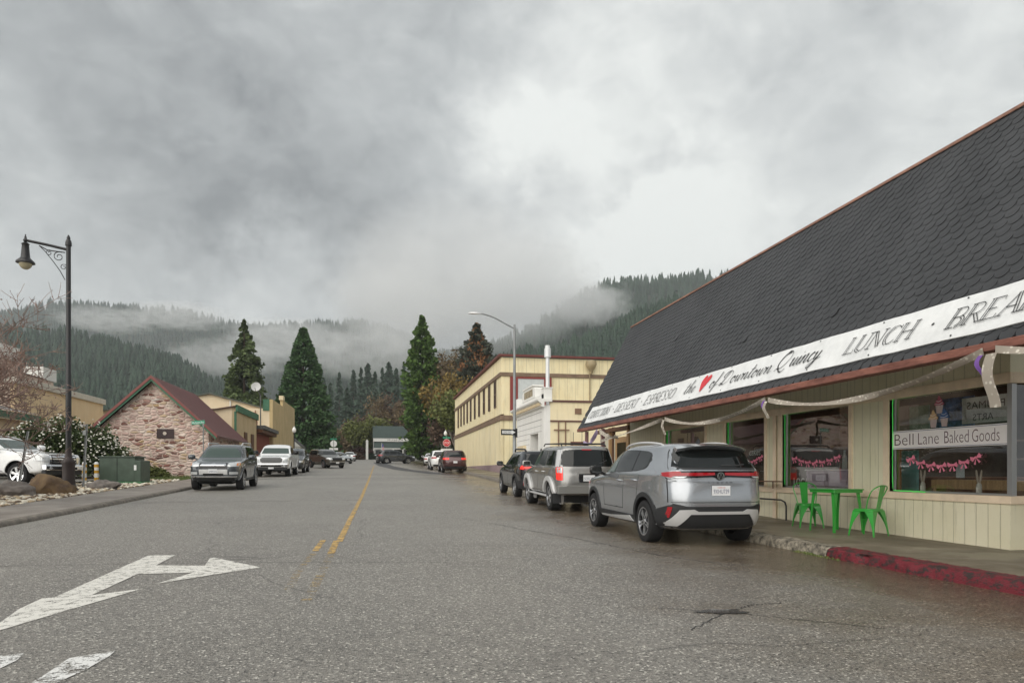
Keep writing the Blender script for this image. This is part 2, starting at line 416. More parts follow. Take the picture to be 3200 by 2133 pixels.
strip('centre_line', [gp(985, 1724), gp(930, 1790), gp(900, 1850)], .09, m_yellow_old, .010, n=6)
# pavements and kerbs
g = G_('concrete_walk')
X, Y, Z = g.xyz()
c = g.mix(g.ramp(g.noise(.9, 6, .65), [(.35, 0.0), (.7, 1.0)]), (.13, .105, .07), (.25, .215, .16))
c = g.mix(g.math('MULTIPLY', g.ramp(g.noise(.35, 5, .7), [(.45, 0.0), (.6, 1.0)]), .6), c, (.10, .085, .06))
jt = g.math('PINGPONG', Y, .9); jm = g.ramp(jt, [(.0, 1.0), (.012, 0.0)])
c = g.mix(g.math('MULTIPLY', jm, .55), c, (.05, .045, .035))
m_walk = g.set(Base_Color=c, Roughness=g.ramp(g.noise(.6, 4), [(.4, .35), (.6, .7)]), Normal=g.bump(g.noise(60, 4, .7), .25, .01))
g = G_('broken_kerb')
f = g.noise(9, 8, .75)
c = g.mix(g.ramp(f, [(.38, 0.0), (.6, 1.0)]), (.045, .04, .03), (.36, .32, .25))
c = g.mix(g.ramp(g.noise(35, 4, .8), [(.62, 0.0), (.72, 1.0)]), c, (.6, .56, .48))
m_kerb = g.set(Base_Color=c, Roughness=.7, Normal=g.bump(f, .9, .04))
g = G_('red_kerb_paint')
f = g.noise(7, 8, .75, vec=g.scale((1.6, .9, 1.6)))
c = g.mix(g.noise(2, 5, .7), (.10, .007, .014), (.22, .018, .03))
c = g.mix(g.ramp(f, [(.49, 0.0), (.55, 1.0)]), c, (.035, .022, .02))
c = g.mix(g.ramp(g.noise(40, 3, .8), [(.70, 0.0), (.76, 1.0)]), c, (.5, .42, .36))
m_red = g.set(Base_Color=c, Roughness=.55, Normal=g.bump(f, .8, .03))
m_lk = mat('left_kerb', (.17, .15, .125), .8, var=.45, vs=5, bump=.7, bs=25, det=8)
def kerb(name, x0, x1, y0, y1, side, m, h=.15, rough=.02, step=.12, seed=1):
    # x0: road face, x1: back edge; profile with chipped edge
    random.seed(seed); n = int((y1 - y0) / step) + 1; vs = []; s = 1 if x1 > x0 else -1
    K = 6
    for i in range(n + 1):
        y = y0 + (y1 - y0) * i / n; b = gz(y); 
        a = rough * (mnoise.noise((0, y * 1.3, seed)) + .5 * mnoise.noise((3, y * 5, seed)))
        q = rough * mnoise.noise((7, y * 2.1, seed + 5))
        pr = [(x0 - s * .012 + a, b - .05), (x0 + a * 1.2, b + h * .45), (x0 + s * .02 + a * 1.3, b + h * .8 + q * .4), (x0 + s * .06 + q, b + h + q * .35), (x0 + s * .12, b + h + .004), (x1, b + h + .004)]
        for (x, z) in pr: vs.append((x, y, z + random.uniform(-1, 1) * rough * .12))
    fs = [(i * K + k, i * K + k + 1, (i + 1) * K + k + 1, (i + 1) * K + k) for i in range(n) for k in range(K - 1)]
    me = bpy.data.meshes.new(name); me.from_pydata(vs, [], fs); me.materials.append(m); me.shade_smooth(); me.set_sharp_from_angle(angle=R(35))
    o = link(name, me); o['kind'] = 'structure'; return o
kerb('kerb', 6.33, 6.62, -6, 9.05, 1, m_red, rough=.05, step=.05, seed=3)
kerb('kerb', 6.33, 6.62, 9.05, 24.2, 1, m_kerb, rough=.07, step=.06, seed=4)
kerb('kerb', 6.35, 6.60, 24.2, 81, 1, m_lk, rough=.015, step=.5)
kerb('kerb', -7.2, -7.42, -6, 81, -1, m_lk, h=.15, rough=.015, step=.25)
yy = [-6, 0, 5] + list(np.arange(8, 30, 1.5)) + list(np.arange(30, 82, 3.0))
sheet('pavement', [6.62, 7.4, 8.9], yy, lambda x, y: gz(y) + .15 + (0.0), m_walk)
g = G_('wet_pavement')
c = g.mix(g.ramp(g.noise(1.2, 6, .65), [(.35, 0.0), (.7, 1.0)]), (.15, .125, .105), (.30, .27, .235))
jm = g.ramp(g.math('PINGPONG', g.xyz()[1], .75), [(.0, 1.0), (.02, 0.0)])
c = g.mix(g.math('MULTIPLY', jm, .6), c, (.06, .05, .04))
m_walk2 = g.set(Base_Color=c, Roughness=.5, Normal=g.bump(g.noise(60, 4, .7), .25, .01))
sheet('pavement', [-9.3, -8.4, -7.42], yy, lambda x, y: gz(y) + .15, m_walk2)
sheet('kerb', [-60, -30, -12.6, -12.45], [21.5, 21.62], lambda x, y: gz(y) + .24, mat('pale_concrete', (.4, .37, .32), .8, var=.2, bump=.3))
# landscaped bed of pale stones on the left
def stones(name, n, x0, x1, y0, y1, s0, s1, m, seed, base=.15, inside=None):
    rs = np.random.RandomState(seed)
    ico = bmesh.new(); bmesh.ops.create_icosphere(ico, subdivisions=1, radius=1)
    iv = np.array([v.co[:] for v in ico.verts]); fi = np.array([[v.index for v in f.verts] for f in ico.faces]); ico.free()
    V = []; Fc = []; k = 0; nv = len(iv); mi = []
    while k < n:
        x, y = rs.uniform(x0, x1), rs.uniform(y0, y1)
        if inside and not inside(x, y): continue
        s = rs.uniform(s0, s1); q = iv * (1 + rs.uniform(-.25, .25, (nv, 1))) * s * np.array([rs.uniform(.8, 1.5), rs.uniform(.8, 1.5), .6])
        a = rs.uniform(0, 6.3); ca, sa = math.cos(a), math.sin(a)
        q = np.stack([q[:, 0] * ca - q[:, 1] * sa, q[:, 0] * sa + q[:, 1] * ca, q[:, 2]], 1) + np.array([x, y, gz(y) + base + s * .25 + rs.uniform(0, s * .4)])
        V.append(q); Fc.append(fi + nv * k); mi += [rs.randint(0, len(m))] * len(fi); k += 1
    V = np.concatenate(V); Fc = np.concatenate(Fc)
    me = bpy.data.meshes.new(name); me.from_pydata(V.tolist(), [], Fc.tolist())
    for q in m: me.materials.append(q)
    me.polygons.foreach_set('material_index', mi)
    o = link(name, me); o['kind'] = 'stuff'; return o
PEB = [mat('pebble_white', (.62, .57, .46), .8, var=.2, vs=2), mat('pebble_tan', (.42, .33, .22), .8, var=.3, vs=2), mat('pebble_brown', (.16, .11, .075), .85, var=.4, vs=2), mat('pebble_cream', (.7, .66, .56), .8)]
stones('gravel', 5200, -12.4, -9.3, 15, 36.5, .03, .085, PEB, 3, .13)
sheet('gravel_bed', [-12.6, -11, -9.3], list(np.arange(8, 38, 2.0)), lambda x, y: gz(y) + .145, mat('dark_mulch', (.09, .065, .045), .95, var=.5, vs=6, bump=.8, bs=20))
# blades of grass and weeds
def grass(name, n, x0, x1, y0, y1, h0, h1, m, seed, base=.15):
    rs = np.random.RandomState(seed); vs = []; fs = []
    for i in range(n):
        x, y = rs.uniform(x0, x1), rs.uniform(y0, y1); z = gz(y) + base - .01; h = rs.uniform(h0, h1); a = rs.uniform(0, 6.3); wd = .012 + h * .05
        dx, dy = math.cos(a), math.sin(a); l = rs.uniform(-.4, .4) * h; b = len(vs)
        vs += [(x - dx * wd, y - dy * wd, z), (x + dx * wd, y + dy * wd, z), (x + dy * l, y - dx * l, z + h)]; fs.append((b, b + 1, b + 2))
    me = bpy.data.meshes.new(name); me.from_pydata(vs, [], fs); me.materials.append(m)
    o = link(name, me); o['kind'] = 'stuff'; return o
m_grass = mat('grass_blades', (.07, .12, .025), .7, col2=(.17, .19, .06), vs=4)
grass('grass', 4500, -14.5, -9.6, 36.5, 42.8, .05, .28, m_grass, 2, .0)
grass('grass', 1800, -9.9, -9.2, 43, 62, .04, .35, m_grass, 5, .12)
grass('grass', 900, 6.25, 6.42, 8.7, 9.8, .01, .05, m_grass, 6, .0)
grass('grass', 9000, -60, 40, 148, 156, .2, .6, m_grass, 7, .0)
# ================================================================ vehicles
m_tyre = mat('tyre_rubber', (.011, .011, .012), .85, bump=.2, bs=60)
m_under = mat('wheel_well', (.008, .008, .008), .9)
m_plastic = mat('black_plastic', (.022, .023, .025), .55, bump=.08, bs=200)
m_gloss = mat('gloss_black', (.008, .008, .009), .12)
m_glassc = mat('tinted_glass', (.006, .008, .008), .03, spec=.5)
m_glassg = mat('green_tint_glass', (.05, .075, .065), .03, spec=.5)
m_chrome = mat('chrome', (.75, .76, .78), .12, metal=1)
m_silver = mat('silver_trim', (.62, .62, .62), .32, metal=.3)
m_rim = mat('alloy_rim', (.45, .46, .48), .25, metal=.85)
m_redl = mat('red_lens', (.33, .006, .012), .12, coat=.6)
m_redlit = mat('lit_red_lens', (.85, .03, .02), .2, emit=.18, coat=.5)
m_clear = mat('clear_lens', (.62, .64, .65), .08, coat=.8, metal=.3)
m_amber = mat('amber_lens', (.75, .22, .03), .15)
m_plate = mat('plate_white', (.72, .73, .74), .35)
m_ink = mat('plate_ink', (.02, .03, .12), .5)
m_seam = mat('door_gap', (.006, .006, .006), .8)
def paintm(name, col, metal=.35, rough=.28):
    return mat(name, col, rough, metal=metal, coat=.9, var=.04, vs=1.2)
def chaikin(P, k=2):
    P = np.array(P, float)
    for _ in range(k):
        Q = [P[0]]
        for a, b in zip(P[:-1], P[1:]): Q += [a * .75 + b * .25, a * .25 + b * .75]
        Q.append(P[-1]); P = np.array(Q)
    return P
class Shell:
    """a vehicle body as a stack of rounded level loops: rows (z, x_rear, x_front, half_width, squareness)"""
    def __init__(s, rows, k=2):
        s.T = chaikin(rows, k); s.z = np.maximum.accumulate(s.T[:, 0] + np.arange(len(s.T)) * 1e-5)
    def at(s, z): return [float(np.interp(z, s.z, s.T[:, i])) for i in (1, 2, 3, 4)]
    def mesh(s, nseg=24):
        vs = []; n = 0
        for row in s.T:
            z, xr, xf, hw, p = row; cx, hx = (xr + xf) / 2, (xf - xr) / 2; ring = []
            for q in range(4):
                for j in range(nseg):
                    t = (q + j / nseg) * math.pi / 2; c_, s_ = math.cos(t), math.sin(t)
                    x = math.copysign(abs(c_) ** (2 / p), c_); y = math.copysign(abs(s_) ** (2 / p), s_)
                    ring.append((cx + hx * x, hw * y, z))
            vs += ring; n = len(ring)
        m = len(s.T); fs = [(i * n + k, i * n + (k + 1) % n, (i + 1) * n + (k + 1) % n, (i + 1) * n + k) for i in range(m - 1) for k in range(n)]
        fs += [tuple(range(n))[::-1], tuple((m - 1) * n + k for k in range(n))]
        return vs, fs
    def side(s, x, z):
        xr, xf, hw, p = s.at(z); t = min(.9995, abs((x - (xr + xf) / 2) / ((xf - xr) / 2)))
        return hw * (1 - t ** p) ** (1 / p)
    def end(s, y, z, front):
        xr, xf, hw, p = s.at(z); t = min(.9995, abs(y / hw)); q = (1 - t ** p) ** (1 / p)
        return (xr + xf) / 2 + (1 if front else -1) * (xf - xr) / 2 * q
    def pos(s, surf, a, b, e):
        xr, xf, hw, p = s.at(b)
        if surf in 'LR': a = (xr + xf) / 2 + max(-.985, min(.985, (a - (xr + xf) / 2) / ((xf - xr) / 2))) * (xf - xr) / 2
        else: a = max(-.98, min(.98, a / hw)) * hw
        if surf == 'L': return (a, s.side(a, b) + e, b)
        if surf == 'R': return (a, -s.side(a, b) - e, b)
        if surf == 'F': return (s.end(a, b, True) + e, a, b)
        return (s.end(a, b, False) - e, a, b)
def patch(sh, surf, poly, th, mb, step=.07, base=-.012, fn=None):
    """a panel that follows the shell: poly in (x, z) on the sides or (y, z) on the ends"""
    B = []
    for i in range(len(poly)):
        a, b = Vector(poly[i]), Vector(poly[(i + 1) % len(poly)]); k = max(1, int((b - a).length / step))
        for j in range(k): B.append(a.lerp(b, j / k))
    nb = len(B); xs = [p.x for p in B]; ys = [p.y for p in B]
    pts = list(B); x = min(xs) + step * .6
    while x < max(xs):
        y = min(ys) + step * .6
        while y < max(ys):
            q = Vector((x, y)); ins = False
            for i in range(nb):
                a, b = B[i], B[(i + 1) % nb]
                if (a.y > y) != (b.y > y) and x < (b.x - a.x) * (y - a.y) / (b.y - a.y) + a.x: ins = not ins
            if ins and min((q - p).length for p in B) > step * .4: pts.append(q)
            y += step
        x += step
    V, E_, Fc, *_r = delaunay_2d_cdt(pts, [], [list(range(nb))], 1, 1e-5)
    f = fn or (lambda a, b, e: sh.pos(surf, a, b, e))
    top = [f(v.x, v.y, th) for v in V]; n = len(V)
    edges = {}
    for t in Fc:
        for i in range(len(t)):
            k = (t[i], t[(i + 1) % len(t)]); edges[k] = 1
    rim = [k for k in edges if (k[1], k[0]) not in edges]
    bot = [f(v.x, v.y, base) for v in V]
    mb.add(top + bot, [tuple(t) for t in Fc] + [(b, a, a + n, b + n) for a, b in rim])
def rr(x0, x1, z0, z1, r=.03, n=3):                    # rounded rectangle
    P = []
    for cx, cz, a0 in ((x1 - r, z1 - r, 0), (x0 + r, z1 - r, 90), (x0 + r, z0 + r, 180), (x1 - r, z0 + r, 270)):
        for k in range(n + 1):
            a = R(a0 + 90 * k / n); P.append((cx + r * math.cos(a), cz + r * math.sin(a)))
    return P
def arch(cx, cz, r0, r1, a0, a1, n=20, sx=1.0):
    O = [(cx + r1 * sx * math.cos(R(a0 + (a1 - a0) * i / n)), cz + r1 * math.sin(R(a0 + (a1 - a0) * i / n))) for i in range(n + 1)]
    I = [(cx + r0 * sx * math.cos(R(a0 + (a1 - a0) * i / n)), cz + r0 * math.sin(R(a0 + (a1 - a0) * i / n))) for i in range(n + 1)]
    return O + I[::-1]
def mirror_poly(p): return [(-a, b) for a, b in p][::-1]
def wheel(root, x, y, r, wd, style, rimm):
    """y is the outer face; the tyre extends inwards"""
    s = 1 if y > 0 else -1; hub = r * .66
    o = bpy.data.objects.new('wheel', None); COL.objects.link(o); o.parent = root; o.location = (x, y, r)
    t = MB(); pr = [(hub, 0), (hub + .02, .008), (r * .86, .012), (r * .97, -.006), (r, -.035), (r, -wd + .035), (r * .97, -wd + .006), (r * .86, -wd), (hub, -wd)]
    t.lathe([(a, b * s) for a, b in pr], 36, axis='y', cap=False); t.build('tyre', m_tyre, o, smooth=True)
    k = MB(); k.lathe([(hub, -.0 * s), (hub - .012, -.004 * s), (hub - .022, -.03 * s), (hub - .03, -.09 * s), (.001, -.10 * s)], 32, axis='y', cap=False)
    k.mi = 1
    nsp = {'five': 5, 'six': 6, 'ten': 10, 'seven': 7, 'star': 5}[style]
    for i in range(nsp):
        a = 2 * math.pi * i / nsp + .3; M = Matrix.Rotation(a, 4, 'Y')
        w0, w1 = (.035, .05) if nsp <= 6 else (.022, .028)
        if style == 'star':
            for dd in (-.16, .16):
                M2 = Matrix.Rotation(a + dd, 4, 'Y')
                k.add([(.03, -.012 * s, -.03), (hub - .015, -.012 * s, -.016), (hub - .015, -.012 * s, .016), (.03, -.012 * s, .03), (.03, -.06 * s, -.03), (hub - .015, -.05 * s, -.016), (hub - .015, -.05 * s, .016), (.03, -.06 * s, .03)], [(0, 1, 2, 3), (0, 4, 5, 1), (3, 2, 6, 7), (1, 5, 6, 2)], M2)
        else:
            k.add([(.03, -.014 * s, -w0), (hub - .01, -.010 * s, -w1), (hub - .01, -.010 * s, w1), (.03, -.014 * s, w0), (.03, -.07 * s, -w0), (hub - .01, -.05 * s, -w1), (hub - .01, -.05 * s, w1), (.03, -.07 * s, w0)], [(0, 1, 2, 3), (0, 4, 5, 1), (3, 2, 6, 7), (1, 5, 6, 2)], M)
    k.lathe([(.055, -.02 * s), (.05, -.006 * s), (.03, -.002 * s), (.001, -.001 * s)], 16, axis='y')
    k.lathe([(hub + .004, -.004 * s), (hub + .006, .006 * s), (hub - .016, .002 * s), (hub - .018, -.02 * s)], 32, axis='y', cap=False)
    k.build('rim', [m_gloss if style == 'star' else m_under, rimm], o, smooth=True)
    return o
def car(name, label, rows, paint, wheels, wr, arch_r, loc, az, patches, group='cars parked along the street', rim='five', rimm=None, clad=None, cat='car',
        track=None, wwd=.23, mirror=None, rails=None, texts=None, extra=None, seams=(), handles=(), spoiler=None, wells=True, detail=True, az_cut=0):
    rimm = rimm or m_rim; sh = Shell(rows)
    z0 = ground(*loc) + .005 if len(loc) == 2 else loc[2]
    root = empty(name, (loc[0], loc[1], z0), R(90 - az), label, cat, group)
    # slope of the street pitches the car
    dz = gz(loc[1] + 1) - gz(loc[1] - 1); hx = math.cos(R(az)); pitch = -math.atan(dz / 2) * hx
    root.rotation_euler = (0, pitch, R(90 - az))
    vs, fs = sh.mesh(44 if detail else 20)
    b = MB(); b.add(vs, fs); body = b.build('body', [paint, m_under], root, smooth=True, angle=32)
    hwm = max(r[3] for r in rows)
    cut = MB()
    for wx in wheels:
        for s in (1, -1):
            n = 40; 
            ring = [(wx + arch_r * math.cos(2 * math.pi * k / n), wr + .02 + arch_r * math.sin(2 * math.pi * k / n)) for k in range(n)]
            cut.prism(ring, s * (hwm - .36), s * (hwm + .2), 'y')
    cut.mi = 0
    co_ = cut.build('cutter', [m_under], None); co_.parent = root
    md = body.modifiers.new('wells', 'BOOLEAN'); md.object = co_; md.operation = 'DIFFERENCE'; md.solver = 'EXACT'; md.material_mode = 'TRANSFER'
    bpy.context.view_layer.update()
    dg = bpy.context.evaluated_depsgraph_get()
    me = bpy.data.meshes.new_from_object(body.evaluated_get(dg)); body.modifiers.clear(); body.data = me
    bpy.data.objects.remove(co_)
    trk = track or hwm - .015
    for wx in wheels:
        for s in (1, -1):
            wheel(root, wx, s * trk, wr, wwd, rim, rimm)
    M_ = {}
    for p in patches:                                  # (part name, surface, poly, material, thickness[, step])
        nm, surf, poly, mm, th = p[:5]; st = p[5] if len(p) > 5 else .09
        for sf in (('L', 'R') if surf == 'S' else (surf,)):
            q = MB(); patch(sh, sf, poly, th, q, st); q.build(nm, mm, root, smooth=True, angle=30)
        if surf in ('FF', 'BB'): pass
    for (x0, z0_, x1, z1) in seams:
        for sf in ('L', 'R'):
            q = MB(); dx, dz_ = x1 - x0, z1 - z0_; l = math.hypot(dx, dz_); nx, nz = -dz_ / l * .005, dx / l * .005
            patch(sh, sf, [(x0 - nx, z0_ - nz), (x1 - nx, z1 - nz), (x1 + nx, z1 + nz), (x0 + nx, z0_ + nz)], .0015, q, .08); q.build('door_seam', m_seam, root)
    for (hx_, hz) in handles:
        for sf in (1, -1):
            y = sh.side(hx_, hz); q = MB()
            q.tube([(hx_ - .10, sf * (y - .005), hz - .002), (hx_ - .08, sf * (y + .03), hz), (hx_ + .06, sf * (y + .03), hz + .004), (hx_ + .09, sf * (y - .005), hz + .004)], .013, 8)
            q.build('door_handle', paint if not extra or 'hm' not in extra else extra['hm'], root, smooth=True)
    if mirror:
        mx, mz, mm, sz = mirror
        for s in (1, -1):
            y = sh.side(mx, mz); q = MB()
            prof = [(.0, -.035), (.62, -.03), (.95, .0), (1.0, .03), (.85, .075), (.45, .115), (0, .12)]
            MM = Matrix.Translation((mx, s * (y + .19 * sz), mz + .09 * sz)) @ Matrix.Diagonal((sz, .125 * sz * 8 / 8, sz * .11, 1))
            n = 16; vs = []
            for a, h in [(.75, -.055), (.97, -.035), (1, 0), (.93, .04), (.7, .08), (.35, .105), (.02, .112)]:
                for k_ in range(n):
                    t = 2 * math.pi * k_ / n; c_, s_ = math.cos(t), math.sin(t)
                    vs.append((h, math.copysign(abs(c_) ** .6, c_) * a, math.copysign(abs(s_) ** .6, s_) * a * .82))
            fs_ = [(i * n + k_, i * n + (k_ + 1) % n, (i + 1) * n + (k_ + 1) % n, (i + 1) * n + k_) for i in range(6) for k_ in range(n)] + [tuple(range(n))[::-1]]
            q.add(vs, fs_, MM); q.tube([(mx + .01, s * (y - .02), mz - .0), (mx + .01, s * (y + .08 * sz), mz + .05 * sz)], .03 * sz, 8)
            mo = q.build('mirror', mm, root, smooth=True)
            g2 = MB(); g2.box(mx - .0585 * sz, mx - .054 * sz, s * (y + .19 * sz) - .09 * sz, s * (y + .19 * sz) + .09 * sz, mz + .035 * sz, mz + .145 * sz); g2.build('mirror_glass', m_glassc, mo)
    if rails:
        xs_, yy_, zz_, rm = rails
        for s in (1, -1):
            q = MB(); n = 12; pts = []
            for i in range(n + 1):
                t = i / n; x = xs_[0] + (xs_[1] - xs_[0]) * t
                pts.append((x, s * yy_(t), zz_(t)))
            q.tube(pts, .019, 8); q.build('roof_rail', rm, root, smooth=True)
    if extra:
        for fn in extra.get('fns', ()): fn(root, sh)
    return root, sh
def boxpart(name, m, *bx, bevel=.01):
    def f(root, sh):
        q = MB()
        for b in bx: q.box(*b)
        q.build(name, m, root, bevel=bevel)
    return f
def plate(surf, yc, zc, w_, h_, body=None, off=.02, ink=m_ink, top=None):
    def f(root, sh):
        front = surf == 'F'; x = sh.end(yc, zc, front); s = 1 if front else -1
        x += s * off; q = MB(); q.box(min(x, x + s * .008), max(x, x + s * .008), yc - w_ / 2, yc + w_ / 2, zc - h_ / 2, zc + h_ / 2)
        po = q.build('license_plate', m_plate, root, bevel=.003)
        if body:
            t = MB(); M = frame((x + s * .0095, yc, zc - .012), (0, s, 0), (0, 0, 1)); put_text(t, body, M, width=w_ * .84, height=h_ * .44, off=-.005)
            t.build('plate_lettering', m_ink, po)
        if top:
            t = MB(); M = frame((x + s * .0095, yc, zc + h_ * .34), (0, s, 0), (0, 0, 1)); put_text(t, top, M, width=w_ * .42, height=h_ * .15, shear=.3)
            t.build('plate_lettering', mat('plate_red_ink', (.5, .05, .05), .5), po)
    return f
# ---- 1. new silver family SUV, nearest, seen from behind
p_silver = paintm('silver_paint', (.40, .42, .445), .75, .24)
rows = [(.25, -2.0, 2.1, .74, 5), (.27, -2.16, 2.24, .84, 5), (.36, -2.25, 2.33, .90, 5.5), (.55, -2.31, 2.37, .92, 5.5), (.70, -2.33, 2.38, .925, 5.5), (.85, -2.32, 2.37, .925, 5.5), (.97, -2.30, 2.30, .92, 5.5),
        (1.03, -2.285, 2.0, .915, 5.5), (1.08, -2.28, 1.55, .905, 5.5), (1.14, -2.27, 1.15, .895, 5.5), (1.21, -2.265, 1.03, .87, 5.5), (1.25, -2.22, .98, .85, 5.5), (1.36, -2.12, .82, .805, 5.5), (1.47, -2.02, .64, .755, 5.5), (1.56, -1.95, .46, .71, 5.5), (1.60, -1.93, .34, .68, 5.3),
        (1.63, -1.91, .20, .64, 5), (1.655, -1.80, -.05, .57, 4.5), (1.672, -1.55, -.3, .42, 4), (1.68, -1.2, -.6, .2, 3)]
W_F, W_B, WR = 1.43, -1.36, .355
side_gl = [(.99, 1.16), (.86, 1.28), (.66, 1.42), (.42, 1.535), (.05, 1.575), (-.6, 1.565), (-1.10, 1.54), (-1.30, 1.50), (-1.36, 1.42), (-1.34, 1.30), (-1.28, 1.255), (-.9, 1.20), (0, 1.165)]
def glass_part(x0, x1):
    # slice the window band between two x positions
    def zt(x): return float(np.interp(x, [-1.40, -1.37, -1.30, -1.1, -.6, .05, .42, .66, .86, .99], [1.40, 1.45, 1.505, 1.54, 1.565, 1.575, 1.535, 1.42, 1.28, 1.17]))
    def zb(x): return float(np.interp(x, [-1.40, -1.34, -1.26, -.9, 0, .99], [1.38, 1.29, 1.245, 1.20, 1.165, 1.155]))
    xs_ = np.linspace(x0, x1, 10); return [(x, zb(x)) for x in xs_] + [(x, zt(x)) for x in xs_[::-1]]
def tig_extra(root, sh):
    # roof spoiler and third brake light
    q = MB(); vs = []; n = 17
    for i in range(n):
        y = -.60 + 1.20 * i / (n - 1); k = 1 - (abs(y) / .62) ** 4 * .55
        vs += [(-1.86, y, 1.655 - .05 * (y / .6) ** 2), (-2.10 * k - 1.9 * (1 - k), y, 1.625 - .06 * (y / .6) ** 2), (-2.07 * k - 1.9 * (1 - k), y, 1.598 - .06 * (y / .6) ** 2), (-1.93, y, 1.56 - .05 * (y / .6) ** 2)]
    q.add(vs, [(4 * i + a, 4 * i + (a + 1) % 4, 4 * i + 4 + (a + 1) % 4, 4 * i + 4 + a) for i in range(n - 1) for a in range(4)] + [(0, 1, 2, 3), (4 * n - 4, 4 * n - 1, 4 * n - 2, 4 * n - 3)])
    q.build('spoiler', p_silver, root, smooth=True)
    # emblem: ring, a V above a W
    x = sh.end(0, 1.135, False) - .03; M = frame((x, 0, 1.135), (0, -1, 0), (0, 0, 1))
    q = MB(); q.lathe([(.001, .012), (.062, .012), (.066, .004), (.066, -.02)], 28, M=M); em = q.build('emblem', m_gloss, root)
    q = MB(); rgn = [(.056 * math.cos(2 * math.pi * i / 28), .056 * math.sin(2 * math.pi * i / 28)) for i in range(28)]
    M2 = M @ Matrix.Translation((0, 0, .0135)); q.ribbon(rgn, .007, M2, closed=True)
    q.ribbon([(-.022, .050), (0, .004), (.022, .050)], .008, M2); q.ribbon([(-.048, .026), (-.022, -.044), (0, -.004), (.022, -.044), (.048, .026)], .008, M2)
    q.build('emblem_letters', m_chrome, em)
    x = sh.end(0, 1.035, False) - .008
    for i_, ch_ in enumerate('TIGUAN'): q = MB(); put_text(q, ch_, frame((x, .19 - i_ * .076, 1.035), (0, -1, 0), (-.05, 0, 1)), height=.03); q.build('letter', m_plastic, root)
    # wiper, antenna fin, exhaust
    q = MB(); q.tube([(-2.26, -.02, 1.30), (-2.285, -.30, 1.305), (-2.26, -.42, 1.32)], .012, 6); q.build('wiper', m_plastic, root)
    q = MB(); q.prism([(-.05, 0), (-.11, .035), (-.17, .075), (-.19, .0)], -.018, .018, 'y', Matrix.Translation((-1.35, 0, 1.665))); q.build('antenna_fin', m_plastic, root, smooth=True)
dkbar = [(-.86, 1.13), (-.855, 1.205), (-.6, 1.215), (0, 1.215), (.6, 1.215), (.855, 1.205), (.86, 1.13), (.80, 1.09), (.6, 1.10), (.30, 1.115), (.12, 1.12), (0, 1.09), (-.12, 1.12), (-.30, 1.115), (-.6, 1.10), (-.80, 1.09)]
